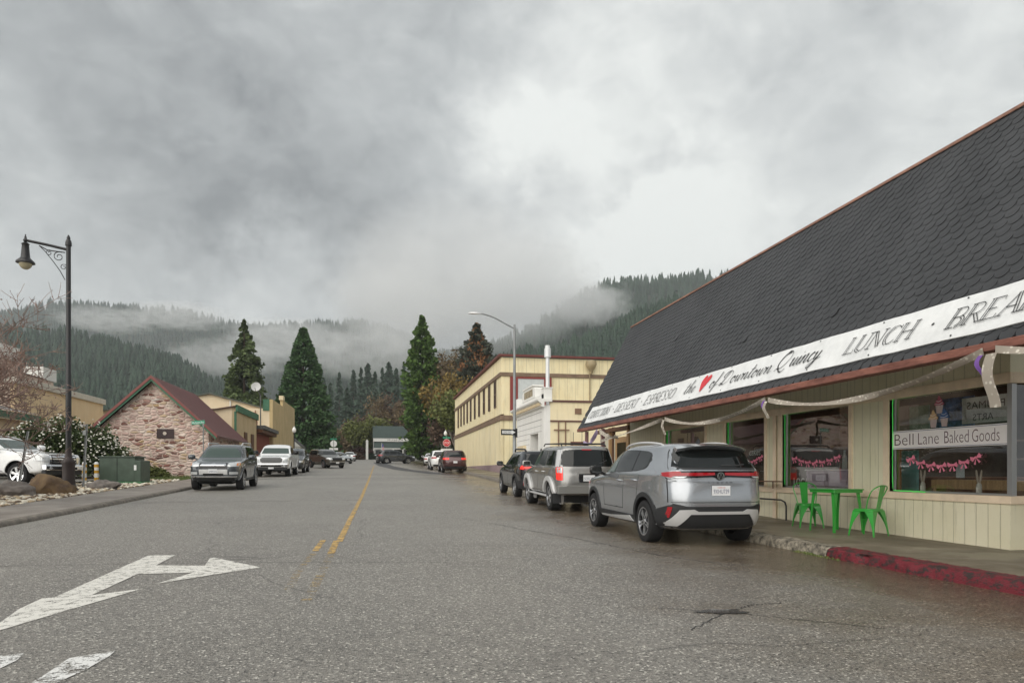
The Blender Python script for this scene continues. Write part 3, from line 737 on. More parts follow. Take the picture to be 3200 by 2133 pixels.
tig_p = [
    ('windscreen', 'F', [(-.70, 1.17), (.70, 1.17), (.60, 1.56), (-.60, 1.56)], m_glassc, .008),
    ('window_surround', 'S', glass_part(-1.42, 1.02), m_gloss, .006, .06),
    ('side_window', 'S', glass_part(.18, .97), m_glassg, .012, .06), ('side_window', 'S', glass_part(-.72, .06), m_glassc, .012, .06), ('side_window', 'S', glass_part(-1.35, -.80), m_glassc, .012, .06),
    ('rear_surround', 'B', [(-.765, 1.235), (-.75, 1.30), (-.635, 1.60), (-.54, 1.625), (.54, 1.625), (.635, 1.60), (.75, 1.30), (.765, 1.235)], m_plastic, .003),
    ('rear_window', 'B', [(-.72, 1.285), (-.66, 1.27), (.66, 1.27), (.72, 1.285), (.60, 1.57), (.55, 1.58), (-.55, 1.58), (-.60, 1.57)], m_glassc, .008),
    ('light_bar', 'B', dkbar, m_gloss, .012), 
    ('taillight', 'B', [(-.86, 1.185), (-.3, 1.19), (-.085, 1.19), (-.085, 1.15), (-.30, 1.14), (-.84, 1.135)], m_redl, .018), ('taillight', 'B', [(.86, 1.185), (.84, 1.135), (.30, 1.14), (.085, 1.15), (.085, 1.19), (.3, 1.19)], m_redl, .018),
    ('reverse_light', 'B', [(-.82, 1.125), (-.55, 1.13), (-.60, 1.105), (-.79, 1.098)], m_clear, .018), ('reverse_light', 'B', [(.82, 1.125), (.79, 1.098), (.60, 1.105), (.55, 1.13)], m_clear, .018),
    ('taillight', 'S', [(-1.92, 1.185), (-2.19, 1.21), (-2.23, 1.19), (-2.22, 1.12), (-2.12, 1.11), (-1.98, 1.13)], m_redl, .012, .04),
    ('hatch_crease', 'B', [(-.80, 1.065), (.80, 1.065), (.78, 1.05), (-.78, 1.05)], p_silver, .014), 
    ('hatch_gap', 'B', [(-.80, .725), (.80, .725), (.80, .717), (-.80, .717)], m_seam, .004, .05), ('hatch_gap', 'B', [(-.80, 1.09), (-.792, 1.09), (-.792, .725), (-.80, .725)], m_seam, .004, .05), ('hatch_gap', 'B', [(.792, 1.09), (.80, 1.09), (.80, .725), (.792, .725)], m_seam, .004, .05),
    ('lower_bumper', 'B', [(-.885, .66), (-.74, .70), (-.55, .655), (.55, .655), (.74, .70), (.885, .66), (.85, .31), (.70, .30), (-.70, .30), (-.85, .31)], m_plastic, .012),
    ('skid_plate', 'B', [(-.84, .335), (-.66, .335), (-.50, .53), (.50, .53), (.66, .335), (.84, .335), (.66, .60), (.45, .61), (.38, .575), (-.38, .575), (-.45, .61), (-.66, .60)], m_silver, .035, .05),
    ('reflector', 'B', [(-.80, .645), (-.755, .645), (-.775, .47), (-.82, .47)], m_redl, .03, .04), ('reflector', 'B', [(.80, .645), (.82, .47), (.775, .47), (.755, .645)], m_redl, .03, .04),
    ('sill_cladding', 'S', [(W_B + .44, .30), (W_F - .44, .30), (W_F - .47, .43), (W_B + .47, .43)], m_plastic, .012),
    ('sill_trim', 'S', [(-.85, .315), (-.72, .41), (.35, .345), (.9, .335), (.9, .30), (.0, .30)], m_silver, .03, .05),
    ('arch_cladding', 'S', arch(W_B, .375, .40, .475, -8, 188), m_plastic, .014, .06), ('arch_cladding', 'S', arch(W_F, .375, .40, .475, -8, 188), m_plastic, .014, .06),
    ('bumper_cladding', 'S', [(-1.80, .32), (-1.83, .60), (-2.16, .68), (-2.24, .66), (-2.20, .32)], m_plastic, .012, .05),
    ('headlight', 'F', [(-.86, .82), (-.5, .84), (-.5, .92), (-.84, .93)], m_clear, .01), ('headlight', 'F', [(.5, .84), (.86, .82), (.84, .93), (.5, .92)], m_clear, .01),
    ('grille', 'F', [(-.6, .35), (.6, .35), (.7, .7), (-.7, .7)], m_plastic, .01)]
car('parked_car', 'new silver family SUV with black lower bumper, nearest the camera by the bakery', rows, p_silver, (W_F, W_B), WR, .405, (5.33, 12.62), 0, tig_p, rim='star',
    mirror=(.80, 1.10, m_gloss, 1.0), rails=((-1.52, .35), lambda t: .585 + .06 * math.sin(math.pi * t), lambda t: 1.61 + .085 * math.sin(math.pi * min(1, max(0, t))) ** .5, m_silver),
    seams=[(-.35, .52, -.38, 1.17), (.70, .52, .76, 1.15), (-.35, .52, .70, .52), (-1.02, .62, -.88, .52), (-1.02, .62, -1.10, 1.20), (.02, .53, -.05, .53)], handles=((-.15, 1.02), (-.92, 1.04)),
    extra={'fns': [tig_extra, plate('B', .0, .905, .31, .155, '9XHU739', off=.014, top='California')]})
# ---- 2. older silver off-road SUV
p_warm = paintm('warm_silver_paint', (.30, .295, .285), .65, .27)
rows4 = [(.42, -2.0, 2.0, .70, 6), (.45, -2.15, 2.15, .82, 7), (.55, -2.22, 2.26, .85, 7), (.75, -2.24, 2.28, .855, 7), (.95, -2.22, 2.26, .855, 7), (1.02, -2.20, 2.0, .85, 7), (1.08, -2.19, 1.6, .845, 7), (1.14, -2.18, 1.10, .84, 7), (1.20, -2.16, .95, .82, 7), (1.4, -2.08, .68, .77, 7), (1.55, -2.02, .45, .73, 7), (1.66, -1.98, .3, .70, 7), (1.70, -1.95, .2, .66, 6), (1.735, -1.85, .0, .55, 5), (1.75, -1.5, -.3, .3, 4)]
def runner_extra(root, sh):
    q = MB()
    for s in (1, -1): q.tube([(-1.75, s * .60, 1.735), (-1.65, s * .6, 1.79), (.1, s * .60, 1.80), (.25, s * .6, 1.74)], .018, 8)
    for x in (-1.5, -.9, -.1): q.tube([(x, -.6, 1.80), (x, .6, 1.80)], .016, 8)
    q.build('roof_rack', m_plastic, root, smooth=True)
    q = MB(); q.box(-2.34, -2.17, -.84, .84, .50, .70); q.box(-2.35, -2.3, -.62, .62, .69, .715); q.build('bumper', mat('grey_bumper', (.26, .26, .25), .35, metal=.4), root, bevel=.03)
    q = MB(); q.tube([(-2.11, -.1, 1.27), (-2.13, -.35, 1.29), (-2.10, -.52, 1.36)], .012, 6); q.build('wiper', m_plastic, root)
    for s in (1, -1):
        q = MB(); q.box(-1.05, 1.0, s * .80 - .07, s * .80 + .07, .36, .41); q.build('side_step', m_silver, root, bevel=.02)
        q = MB(); q.box(-2.0, -1.98, s * .78 - .11, s * .78 + .11, .24, .5); q.build('mud_flap', m_plastic, root)
    q = MB(); q.box(-2.0, 1.9, -.55, .55, .26, .44); q.build('underbody', m_under, root)
W4 = (1.33, -1.34)
r4p = [('windscreen', 'F', [(-.70, 1.2), (.70, 1.2), (.62, 1.62), (-.62, 1.62)], m_glassc, .008),
    ('side_window', 'S', [(.83, 1.20), (.42, 1.56), (.05, 1.60), (.0, 1.2)], m_glassg, .008), ('side_window', 'S', [(-.06, 1.2), (-.02, 1.60), (-.75, 1.61), (-.82, 1.2)], m_glassc, .008), ('side_window', 'S', [(-.92, 1.22), (-.86, 1.61), (-1.60, 1.60), (-1.78, 1.22)], m_glassc, .008),
    ('rear_surround', 'B', [(-.74, 1.20), (-.745, 1.26), (-.66, 1.60), (-.58, 1.70), (.58, 1.70), (.66, 1.60), (.745, 1.26), (.74, 1.20)], m_gloss, .006),
    ('rear_window', 'B', [(-.71, 1.24), (-.62, 1.60), (.62, 1.60), (.71, 1.24), (.3, 1.215), (-.3, 1.215)], m_glassc, .012),
    ('taillight', 'B', rr(.68, .80, .84, 1.18, .03), m_redlit, .02, .05), ('taillight', 'B', rr(-.80, -.68, .84, 1.18, .03), m_redlit, .02, .05),
    ('reverse_light', 'B', rr(.69, .79, 1.03, 1.17, .02), m_clear, .024, .05), ('reverse_light', 'B', rr(-.79, -.69, 1.03, 1.17, .02), m_clear, .024, .05),
    ('brake_light', 'B', rr(-.13, .13, 1.62, 1.65, .01), m_redl, .016),
    ('plate_surround', 'B', rr(-.33, .33, .78, 1.08, .04), p_warm, .02), ('plate_recess', 'B', rr(-.27, .27, .79, 1.01, .02), m_gloss, .024),
    ('arch_flare', 'S', arch(W4[0], .39, .42, .54, -20, 200), m_silver, .055, .06), ('arch_flare', 'S', arch(W4[1], .39, .42, .54, -20, 200), m_silver, .055, .06),
    ('rear_pillar', 'S', [(-1.86, 1.19), (-1.70, 1.63), (-1.90, 1.63), (-2.02, 1.19)], m_silver, .006),
    ('grille', 'F', rr(-.5, .5, .8, .95, .03), m_chrome, .02), ('headlight', 'F', rr(.52, .8, .8, .95, .03), m_clear, .02), ('headlight', 'F', rr(-.8, -.52, .8, .95, .03), m_clear, .02)]
car('parked_car', 'older silver off-road SUV with roof rack and lit brake lights, behind the new silver SUV', rows4, p_warm, W4, .385, .43, (5.38, 19.75), 0, r4p, rim='six', wwd=.27,
    mirror=(.74, 1.14, p_warm, 1.05), seams=[(.0, .5, .0, 1.2), (.95, .5, .9, 1.15), (-.86, .8, -.86, 1.2), (-.86, .8, -.75, .5), (-.75, .5, .95, .5)], handles=((.12, 1.03), (-.70, 1.04)),
    extra={'hm': m_silver, 'fns': [runner_extra, plate('B', 0, .90, .31, .155, '5CKL284', off=.03)]})
# ---- 3. black wagon ahead of it
p_black = paintm('black_paint', (.010, .011, .014), .2, .16)
rowsw = [(.26, -2.1, 2.1, .74, 5), (.30, -2.3, 2.3, .86, 6), (.5, -2.38, 2.38, .90, 6), (.8, -2.38, 2.38, .905, 6), (.93, -2.36, 2.25, .90, 6), (1.0, -2.35, 1.7, .89, 6), (1.06, -2.34, 1.2, .88, 6), (1.12, -2.3, 1.05, .86, 6), (1.3, -2.12, .72, .79, 6), (1.45, -1.98, .42, .73, 6), (1.55, -1.9, .15, .68, 6), (1.60, -1.85, -.05, .62, 5), (1.625, -1.7, -.3, .5, 4), (1.64, -1.3, -.7, .25, 4)]
def wag(root, sh):
    for s in (1, -1):
        q = MB(); q.tube([(-1.7, s * .56, 1.61), (-1.6, s * .58, 1.67), (.05, s * .58, 1.68), (.2, s * .56, 1.60)], .03, 8); q.build('roof_rail', m_plastic, root, smooth=True)
    q = MB(); q.prism([(-.05, 0), (-.11, .035), (-.17, .075), (-.19, .0)], -.018, .018, 'y', Matrix.Translation((-1.45, 0, 1.63))); q.build('antenna_fin', m_plastic, root)
WW = (1.40, -1.35)
wp = [('windscreen', 'F', [(-.70, 1.14), (.70, 1.14), (.58, 1.52), (-.58, 1.52)], m_glassc, .008), ('side_window', 'S', [(.93, 1.14), (.35, 1.46), (.02, 1.50), (.0, 1.13)], m_glassc, .008), ('side_window', 'S', [(-.06, 1.13), (-.04, 1.5), (-.85, 1.5), (-.95, 1.14)], m_glassc, .008), ('side_window', 'S', [(-1.03, 1.15), (-.95, 1.49), (-1.5, 1.47), (-1.85, 1.2)], m_glassc, .008),
      ('rear_window', 'B', [(-.72, 1.13), (-.62, 1.50), (.62, 1.50), (.72, 1.13)], m_glassc, .006), ('taillight', 'B', [(.45, .98), (.84, .98), (.80, 1.12), (.47, 1.09)], m_redl, .02, .05), ('taillight', 'B', [(-.84, .98), (-.45, .98), (-.47, 1.09), (-.80, 1.12)], m_redl, .02, .05),
      ('taillight', 'S', [(-2.02, 1.0), (-2.08, 1.12), (-2.24, 1.12), (-2.30, .98)], m_redlit, .014, .05), ('brake_light', 'B', rr(.50, .80, 1.02, 1.08, .02), m_redlit, .026, .05), ('brake_light', 'B', rr(-.80, -.50, 1.02, 1.08, .02), m_redlit, .026, .05),
      ('arch_cladding', 'S', arch(WW[0], .36, .39, .46, -5, 185), m_plastic, .012, .06), ('arch_cladding', 'S', arch(WW[1], .36, .39, .46, -5, 185), m_plastic, .012, .06), ('lower_bumper', 'B', [(-.9, .34), (.9, .34), (.9, .62), (-.9, .62)], m_plastic, .015), ('bumper_cladding', 'S', [(-1.8, .34), (-1.82, .6), (-2.25, .62), (-2.25, .34)], m_plastic, .012),
      ('reflector', 'B', rr(.70, .76, .45, .6, .01), m_redl, .03, .05), ('reflector', 'B', rr(-.76, -.70, .45, .6, .01), m_redl, .03, .05), ('headlight', 'F', rr(.5, .8, .75, .88, .03), m_clear, .01), ('headlight', 'F', rr(-.8, -.5, .75, .88, .03), m_clear, .01), ('grille', 'F', rr(-.4, .4, .6, .85, .03), m_plastic, .01)]
car('parked_car', 'black wagon with lit red tail light, mostly behind the older silver off-road SUV', rowsw, p_black, WW, .345, .39, (5.62, 25.55), 0, wp, rim='five', mirror=(.80, 1.06, p_black, 1.0),
    seams=[(-.03, .4, -.03, 1.13), (.9, .45, .95, 1.1), (-.95, .75, -1.0, 1.14), (-.95, .75, -.85, .42)], handles=((.1, .95), (-.85, .97)), extra={'fns': [wag, plate('B', 0, .82, .3, .15)]})
# ---- 4. maroon SUV farther up on the right
p_maroon = paintm('dark_maroon_paint', (.075, .028, .028), .4, .25)
rowsh = [(.26, -2.1, 2.1, .78, 5), (.3, -2.3, 2.3, .88, 6), (.5, -2.4, 2.4, .94, 6), (.8, -2.42, 2.4, .945, 6), (1.0, -2.38, 2.2, .94, 6), (1.08, -2.34, 1.4, .92, 6), (1.16, -2.30, 1.1, .90, 6), (1.35, -2.14, .75, .84, 6), (1.55, -2.02, .4, .76, 6), (1.64, -1.95, .1, .71, 6), (1.69, -1.85, -.2, .6, 5), (1.71, -1.4, -.7, .3, 4)]
def low_car(name, label, rows, pm, loc, az, lit=m_redl, W=(1.4, -1.4), wr=.36, belt=1.12, top=1.6, gh=(.95, .3, -1.7, -2.0), plates=True, group='cars parked along the street', hw=.8, tail=(.95, 1.15), cat='car', rails_=False, lamp=(.72, .88), rimm=None, moreF=(), handles=True, roofw=None):
    a, b_, c_, d_ = gh; rw = roofw or hw - .12; m = (a + d_) / 2
    pt = [('windscreen', 'F', [(-hw + .08, belt + .03), (hw - .08, belt + .03), (rw - .06, top - .03), (-rw + .06, top - .03)], m_glassc, .005),
          ('rear_window', 'B', [(-hw + .1, belt + .03), (-rw + .08, top - .04), (rw - .08, top - .04), (hw - .1, belt + .03)], m_glassc, .006),
          ('side_window', 'S', [(a, belt), (b_, top - .06), (0, top - .04), (0, belt)], m_glassc, .008), ('side_window', 'S', [(-.06, belt), (-.06, top - .04), (-.95, top - .05), (-.98, belt)], m_glassc, .008), ('side_window', 'S', [(-1.04, belt), (-1.02, top - .05), (c_, top - .08), (d_, belt + .02)], m_glassc, .008),
          ('taillight', 'B', [(.46, tail[0]), (.46, tail[1]), (hw + .04, tail[1]), (hw + .05, tail[0])], lit, .018, .06), ('taillight', 'B', [(-hw - .05, tail[0]), (-hw - .04, tail[1]), (-.46, tail[1]), (-.46, tail[0])], lit, .018, .06),
          ('headlight', 'F', [(.48, lamp[0]), (.48, lamp[1]), (hw + .04, lamp[1]), (hw + .05, lamp[0] + .03)], m_clear, .014, .06), ('headlight', 'F', [(-hw - .05, lamp[0] + .03), (-hw - .04, lamp[1]), (-.48, lamp[1]), (-.48, lamp[0])], m_clear, .014, .06),
          ('lower_bumper', 'B', [(-.85, .33), (.85, .33), (.85, .5), (-.85, .5)], m_plastic, .012), ('grille', 'F', rr(-.42, .42, lamp[0] - .1, lamp[1], .04), m_gloss, .012), ('lower_grille', 'F', rr(-.65, .65, .34, .5, .04), m_plastic, .012)] + list(moreF)
    fns = [plate('B', 0, .82, .3, .15), plate('F', 0, .5, .3, .15)] if plates else []
    return car(name, label, rows, pm, W, wr, wr + .05, loc, az, pt, rim='five', rimm=rimm, mirror=(a - .18, belt - .04, pm, 1.0), group=group, cat=cat, detail=False,
               seams=[(-.03, .4, -.03, belt), (.85, .45, .9, belt - .03), (-1.0, .75, -1.0, belt)], handles=((.12, belt - .13), (-.85, belt - .12)) if handles else (), extra={'fns': fns},
               rails=((c_ + .2, b_ - .2), lambda t: rw - .1, lambda t: top + .06, m_silver) if rails_ else None)
low_car('parked_car', 'dark maroon SUV seen from behind beside the yellow building', rowsh, p_maroon, (5.72, 54.6), 0, lit=m_redlit, tail=(1.0, 1.14), hw=.84, rails_=True, belt=1.18, top=1.63)
p_white = paintm('white_paint', (.86, .87, .87), .0, .25)
p_grey = paintm('dark_grey_paint', (.055, .06, .066), .5, .25)
p_lsil = paintm('light_silver_paint', (.42, .44, .46), .5, .28)
low_car('parked_car', 'white SUV just beyond the dark maroon SUV', rowsh, p_white, (5.45, 62.5), 0, tail=(1.0, 1.14), hw=.84, belt=1.18, top=1.63)
rows_sed = [(.2, -2.0, 2.0, .74, 5), (.25, -2.25, 2.2, .84, 5), (.5, -2.35, 2.35, .89, 5.5), (.7, -2.36, 2.33, .89, 5.5), (.82, -2.33, 2.0, .885, 5.5), (.9, -2.28, 1.4, .88, 5.5), (.96, -2.2, 1.1, .87, 5.5), (1.02, -1.9, .9, .82, 5), (1.15, -1.6, .6, .74, 5), (1.3, -1.25, .25, .65, 5), (1.38, -1.0, 0, .58, 5), (1.42, -.8, -.2, .4, 4)]
sed = dict(belt=1.0, top=1.37, gh=(.85, .15, -1.15, -1.75), hw=.80, roofw=.66, tail=(.72, .88), lamp=(.56, .7), wr=.32)
low_car('parked_car', 'white saloon car seen from behind, far up on the right side', rows_sed, p_white, (6.2, 82), 4, **sed)
low_car('parked_car', 'white car driving away at the far left side of the road', rows_sed, p_white, (-4.2, 112), -4, **sed)
low_car('parked_car', 'small silver car coming round the far bend, left of the centre line', rows_sed, p_lsil, (-4.6, 90), 150, **sed)
low_car('parked_car', 'silver hatchback half hidden behind the dark SUV crossing the street', rows_sed, p_lsil, (.9, 96), 185, **sed)
low_car('moving_car', 'dark grey boxy SUV turning across the far end of the street', rowsh, p_grey, (2.4, 92), 78, hw=.84, belt=1.18, top=1.63, group='cars on the far junction')
low_car('parked_car', 'dark SUV mostly hidden behind the white pickup with mesh grille', rowsh, p_grey, (-5.85, 52.5), 180, hw=.84, belt=1.18, top=1.63)
# ---- 5. bronze-and-silver SUV nosing out
p_bronze = paintm('bronze_grey_paint', (.12, .115, .10), .5, .26)
jp = [('grille_slot', 'F', rr(-.46 + .135 * i, -.37 + .135 * i, .76, .92, .01), m_gloss, .022, .06) for i in range(7)] + [('bumper_trim', 'F', rr(-.7, .7, .56, .60, .01), m_chrome, .02)]
low_car('parked_car', 'bronze grey SUV with seven-slot grille angled towards the street', rowsh, p_bronze, (-4.55, 66.2), 152, hw=.84, belt=1.16, top=1.62, lamp=(.76, .93), moreF=jp)
# ---- 6. dark grey off-road SUV facing the camera on the left
p_gun = paintm('gunmetal_paint', (.075, .085, .095), .5, .24)
rowsg = [(.33, -2.0, 2.0, .76, 5), (.38, -2.25, 2.25, .88, 6), (.55, -2.35, 2.38, .93, 6.5), (.85, -2.36, 2.40, .94, 6.5), (1.03, -2.34, 2.33, .935, 6.5), (1.10, -2.33, 2.0, .93, 6.5), (1.16, -2.32, 1.45, .925, 6.5), (1.21, -2.3, 1.15, .90, 6.5), (1.4, -2.2, .86, .83, 6.5), (1.6, -2.1, .56, .75, 6.5), (1.7, -2.04, .35, .70, 6), (1.755, -1.95, .1, .62, 5), (1.775, -1.6, -.3, .35, 4)]
WG = (1.42, -1.37)
gp_ = [('windscreen', 'F', [(-.74, 1.25), (.74, 1.25), (.64, 1.66), (-.64, 1.66)], m_glassg, .006), ('rear_window', 'B', rr(-.66, .66, 1.25, 1.62, .05), m_glassc, .006),
       ('side_window', 'S', [(.95, 1.24), (.5, 1.62), (.1, 1.66), (.05, 1.23)], m_glassc, .008), ('side_window', 'S', [(-.02, 1.23), (.0, 1.66), (-.85, 1.66), (-.95, 1.24)], m_glassc, .008), ('side_window', 'S', [(-1.05, 1.26), (-.98, 1.65), (-1.75, 1.62), (-1.9, 1.30)], m_glassc, .008),
       ('headlight', 'F', [(.50, .94), (.52, 1.06), (.80, 1.12), (.88, 1.07), (.87, .93), (.6, .91)], m_clear, .03, .05), ('headlight', 'F', [(-.50, .94), (-.6, .91), (-.87, .93), (-.88, 1.07), (-.80, 1.12), (-.52, 1.06)], m_clear, .03, .05),
       ('turn_light', 'F', rr(.80, .89, .95, 1.05, .02), m_amber, .036, .05), ('turn_light', 'F', rr(-.89, -.80, .95, 1.05, .02), m_amber, .036, .05),
       ('grille', 'F', [(-.50, .84), (.50, .84), (.46, 1.06), (-.46, 1.06)], m_gloss, .03), ('grille_bar', 'F', [(-.47, .95), (.47, .95), (.42, 1.04), (-.42, 1.04)], m_chrome, .045), ('badge', 'F', rr(-.08, .08, .95, 1.05, .04), m_chrome, .06, .03),
       ('bumper_panel', 'F', [(-.50, .62), (.50, .62), (.50, .81), (-.50, .81)], m_silver, .03), ('lower_intake', 'F', rr(-.36, .36, .58, .66, .02), m_under, .034),
       ('fog_light', 'F', rr(.56, .84, .62, .72, .03), m_clear, .03, .05), ('fog_light', 'F', rr(-.84, -.56, .62, .72, .03), m_clear, .03, .05),
       ('lower_bumper', 'F', [(-.90, .36), (.90, .36), (.90, .52), (-.90, .52)], m_plastic, .02), ('bumper_trim', 'F', [(-.88, .51), (.88, .51), (.88, .56), (-.88, .56)], m_chrome, .035),
       ('arch_flare', 'S', arch(WG[0], .40, .44, .50, -10, 190), p_gun, .03, .06), ('arch_flare', 'S', arch(WG[1], .40, .44, .50, -10, 190), p_gun, .03, .06), ('taillight', 'S', rr(-2.25, -2.1, .98, 1.2, .02), m_redl, .014)]
def gext(root, sh):
    for s in (1, -1):
        q = MB(); q.tube([(-1.75, s * .64, 1.74), (-1.6, s * .66, 1.82), (.1, s * .66, 1.82), (.3, s * .63, 1.72)], .024, 8); q.build('roof_rail', m_silver, root, smooth=True)
        q = MB(); q.box(-1.0, 1.0, s * .86 - .06, s * .86 + .06, .34, .39); q.build('side_step', m_plastic, root, bevel=.02)
    q = MB(); q.box(-2.0, 1.9, -.55, .55, .24, .36); q.build('underbody', m_under, root)
car('parked_car', 'dark grey off-road SUV facing the camera at the left kerb by the stone building', rowsg, p_gun, WG, .385, .435, (-6.02, 30.4), 180, gp_, rim='six', mirror=(.86, 1.16, p_gun, 1.1), wwd=.25,
    seams=[(.02, .5, .02, 1.23), (.95, .55, 1.0, 1.2), (-.95, .85, -.98, 1.23), (-.95, .85, -.80, .5)], handles=((.15, 1.05), (-.8, 1.07)), extra={'hm': m_chrome, 'fns': [gext, plate('F', -.0, .75, .31, .155, '6NRV510', off=.045)]})
# ---- 7. pickups
def pickup(label, loc, az, grille, hood=1.18, name='pickup_truck', group='pickup trucks', tall=1.95, seed=0):
    H = hood
    rows = [(.42, -2.5, 2.4, .80, 7), (.48, -2.85, 2.78, .96, 14), (.62, -2.92, 2.87, .99, 14), (.9, -2.92, 2.89, 1.0, 14), (H - .06, -2.92, 2.87, 1.0, 14), (H + .0, -2.92, 2.80, .99, 13), (H + .05, -2.91, 2.2, .975, 12), (H + .10, -2.91, 1.5, .965, 11), (H + .14, -2.90, 1.30, .95, 8), (H + .155, -2.9, 1.24, .945, 8),
            (H + .17, -.92, 1.20, .93, 11), (H + .22, -.90, 1.13, .91, 11), (H + .4, -.86, .82, .85, 11), (H + .58, -.82, .52, .80, 10), (H + .66, -.76, .30, .74, 7), (H + .71, -.7, .1, .68, 6), (H + .74, -.55, -.1, .5, 5), (H + .75, -.3, -.3 + .2, .2, 4)]
    Wp = (1.80, -1.85); b = H + .20; t = H + .64
    P = [('windscreen', 'F', [(-.80, b), (.80, b), (.68, t - .01), (-.68, t - .01)], m_glassg, .006), ('rear_window', 'B', [(-.68, b + .04), (-.62, t - .06), (.62, t - .06), (.68, b + .04)], m_glassc, .006),
         ('side_window', 'S', [(1.02, b - .02), (.55, t - .1), (.33, t - .05), (.30, b - .03)], m_glassc, .008), ('side_window', 'S', [(.22, b - .03), (.24, t - .05), (-.55, t - .05), (-.62, b - .02)], m_glassc, .008)]
    if grille == 'bars':
        P += [('grille', 'F', rr(-.66, .66, .80, H - .02, .05), m_gloss, .02)] + [('grille_bar', 'F', rr(-.58, .58, z, z + .05, .01), m_chrome, .045) for z in (.86, .97, 1.06)] + [('grille_surround', 'F', rr(-.72, -.62, .80, H - .02, .02), m_chrome, .04), ('grille_surround', 'F', rr(.62, .72, .80, H - .02, .02), m_chrome, .04)]
    else:
        P += [('grille', 'F', [(-.50, .84), (.50, .84), (.60, .90), (.62, 1.06), (.50, H - .02), (-.50, H - .02), (-.62, 1.06), (-.60, .90)], mat('grille_mesh', (.12, .12, .12), .5, var=.4, vs=40, bump=.8, bs=60), .03)]
    P += [('headlight', 'F', [(.66, .86), (.68, 1.06), (.94, 1.06), (.955, .90)], m_clear, .022, .06), ('headlight', 'F', [(-.955, .90), (-.94, 1.06), (-.68, 1.06), (-.66, .86)], m_clear, .022, .06),
          ('headlight', 'S', [(2.50, .92), (2.50, 1.08), (2.74, 1.08), (2.78, .9)], m_clear, .014, .06),
          ('arch_flare', 'S', arch(Wp[0], .44, .50, .55, -5, 185), None, .02, .07), ('arch_flare', 'S', arch(Wp[1], .44, .50, .55, -5, 185), None, .02, .07), ('taillight', 'S', rr(-2.86, -2.74, .85, 1.2, .02), m_redl, .012), ('sill_trim', 'S', rr(-1.2, 1.2, .52, .56, .01), m_chrome, .014)]
    P = [(p[0], p[1], p[2], p[3] or p_white, *p[4:]) for p in P]
    def ex(root, sh):
        q = MB(); q.box(2.80, 3.00, -.97, .97, .56, .78); q.build('bumper', m_chrome, root, bevel=.045)
        q = MB(); q.box(2.995, 3.012, -.56, .56, .60, .69); q.build('bumper_intake', m_under, root)
        q = MB(); q.box(2.72, 2.92, -.9, .9, .40, .57); q.build('air_dam', m_plastic, root, bevel=.03)
        for s in (1, -1):
            q = MB(); q.lathe([(.001, .01), (.06, .01), (.065, -.02)], 14, M=frame((3.0, s * .74, .66), (0, 1, 0), (0, 0, 1))); q.build('fog_light', m_clear, root)
        q = MB(); q.box(-2.6, 2.5, -.55, .55, .32, .5); q.build('underbody', m_under, root)
    return car(name, label, rows, p_white, Wp, .415, .49, loc, az, P, rim='six', rimm=m_chrome, track=.96, wwd=.28, mirror=(.92, b - .06, p_white if grille == 'bars' else m_gloss, 1.35), cat='pickup truck', group=group,
               seams=[(.27, .55, .27, b - .03), (1.12, .58, 1.12, b - .05), (-.66, .55, -.66, b - .03), (-.86, .6, -.86, H + .14)], handles=((.42, H - .02), (-.5, H - .02)), extra={'hm': m_chrome, 'fns': [ex, plate('F', 0, .55, .31, .155, off=.15)]})
pickup('white pickup with chrome grille bars in the parking lot by the flowering bush', (-14.45, 30.38, gz(30) + .25), 108, 'bars')
pickup('white pickup truck with wide black mesh grille at the left kerb', (-6.05, 45.8), 180, 'mesh', hood=1.16)
# ================================================================ the bakery on the right
WX = 8.62                                             # street face of the wall
def boardwall(name, c0, c1, per, axis=1, rough=.75):
    g = G_(name); xyz = g.xyz()
    c = g.mix(g.ramp(g.noise(1.1, 6, .65), [(.35, 0.0), (.68, 1.0)]), c0, c1)
    st = g.noise(3, 6, .7, vec=g.scale((4, 4, .35)))
    c = g.mix(g.ramp(st, [(.56, 0.0), (.72, .5)]), c, tuple(x * .55 for x in c0))
    u = g.math('ADD', xyz[0], xyz[1]) if axis == 2 else xyz[axis]
    t = g.math('PINGPONG', u, per / 2); gr = g.ramp(t, [(.0, 1.0), (.012, 0.0)])
    c = g.mix(g.math('MULTIPLY', gr, .38), c, (.06, .055, .04))
    return g.set(Base_Color=c, Roughness=rough, Normal=g.bump(g.math('SUBTRACT', g.noise(90, 3), g.math('MULTIPLY', gr, 3.0)), .3, .01))
m_siding = boardwall('sage_siding', (.72, .67, .48), (.79, .74, .56), .205)
m_trim = mat('beige_trim', (.80, .65, .48), .6, var=.12, vs=3, bump=.15, bs=40)
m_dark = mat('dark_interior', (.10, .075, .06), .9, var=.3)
bak = empty('bakery_building', (WX, 15, .15), 0, 'long low shop with dark fish-scale mansard roof and sage board siding', 'shop')
def rel(M_=None): return Matrix.Translation((-WX, -15, -.15))
RM = rel()
def bb(name, m, boxes, bevel=0, parent=None, smooth=False):
    q = MB()
    for b in boxes: q.box(*b, M=RM)
    return q.build(name, m, parent or bak, bevel=bevel)
WIN = [(8.36, 10.62), (11.66, 13.86), (14.56, 16.36), (17.52, 20.14)]   # shop windows along the street
ZS, ZH = .91, 2.48
q = MB()
q.box(WX, WX + .12, 8.28, 23.2, .10, .82, M=RM); q.box(WX, WX + .12, 8.28, 23.2, 2.62, 3.9, M=RM)
edges = [10.62, 11.66, 13.86, 14.56, 16.36, 17.52, 20.14, 23.2]
for a, b in zip(edges[::2], edges[1::2]): q.box(WX, WX + .12, a, b, .82, 2.62, M=RM)
q.box(WX + .12, 11.2, 8.28, 8.40, .10, .82, M=RM); q.box(WX + .12, 11.2, 8.28, 8.40, 2.62, 3.9, M=RM); q.box(WX + .12, 11.5, 23.1, 23.2, .1, 3.9, M=RM)
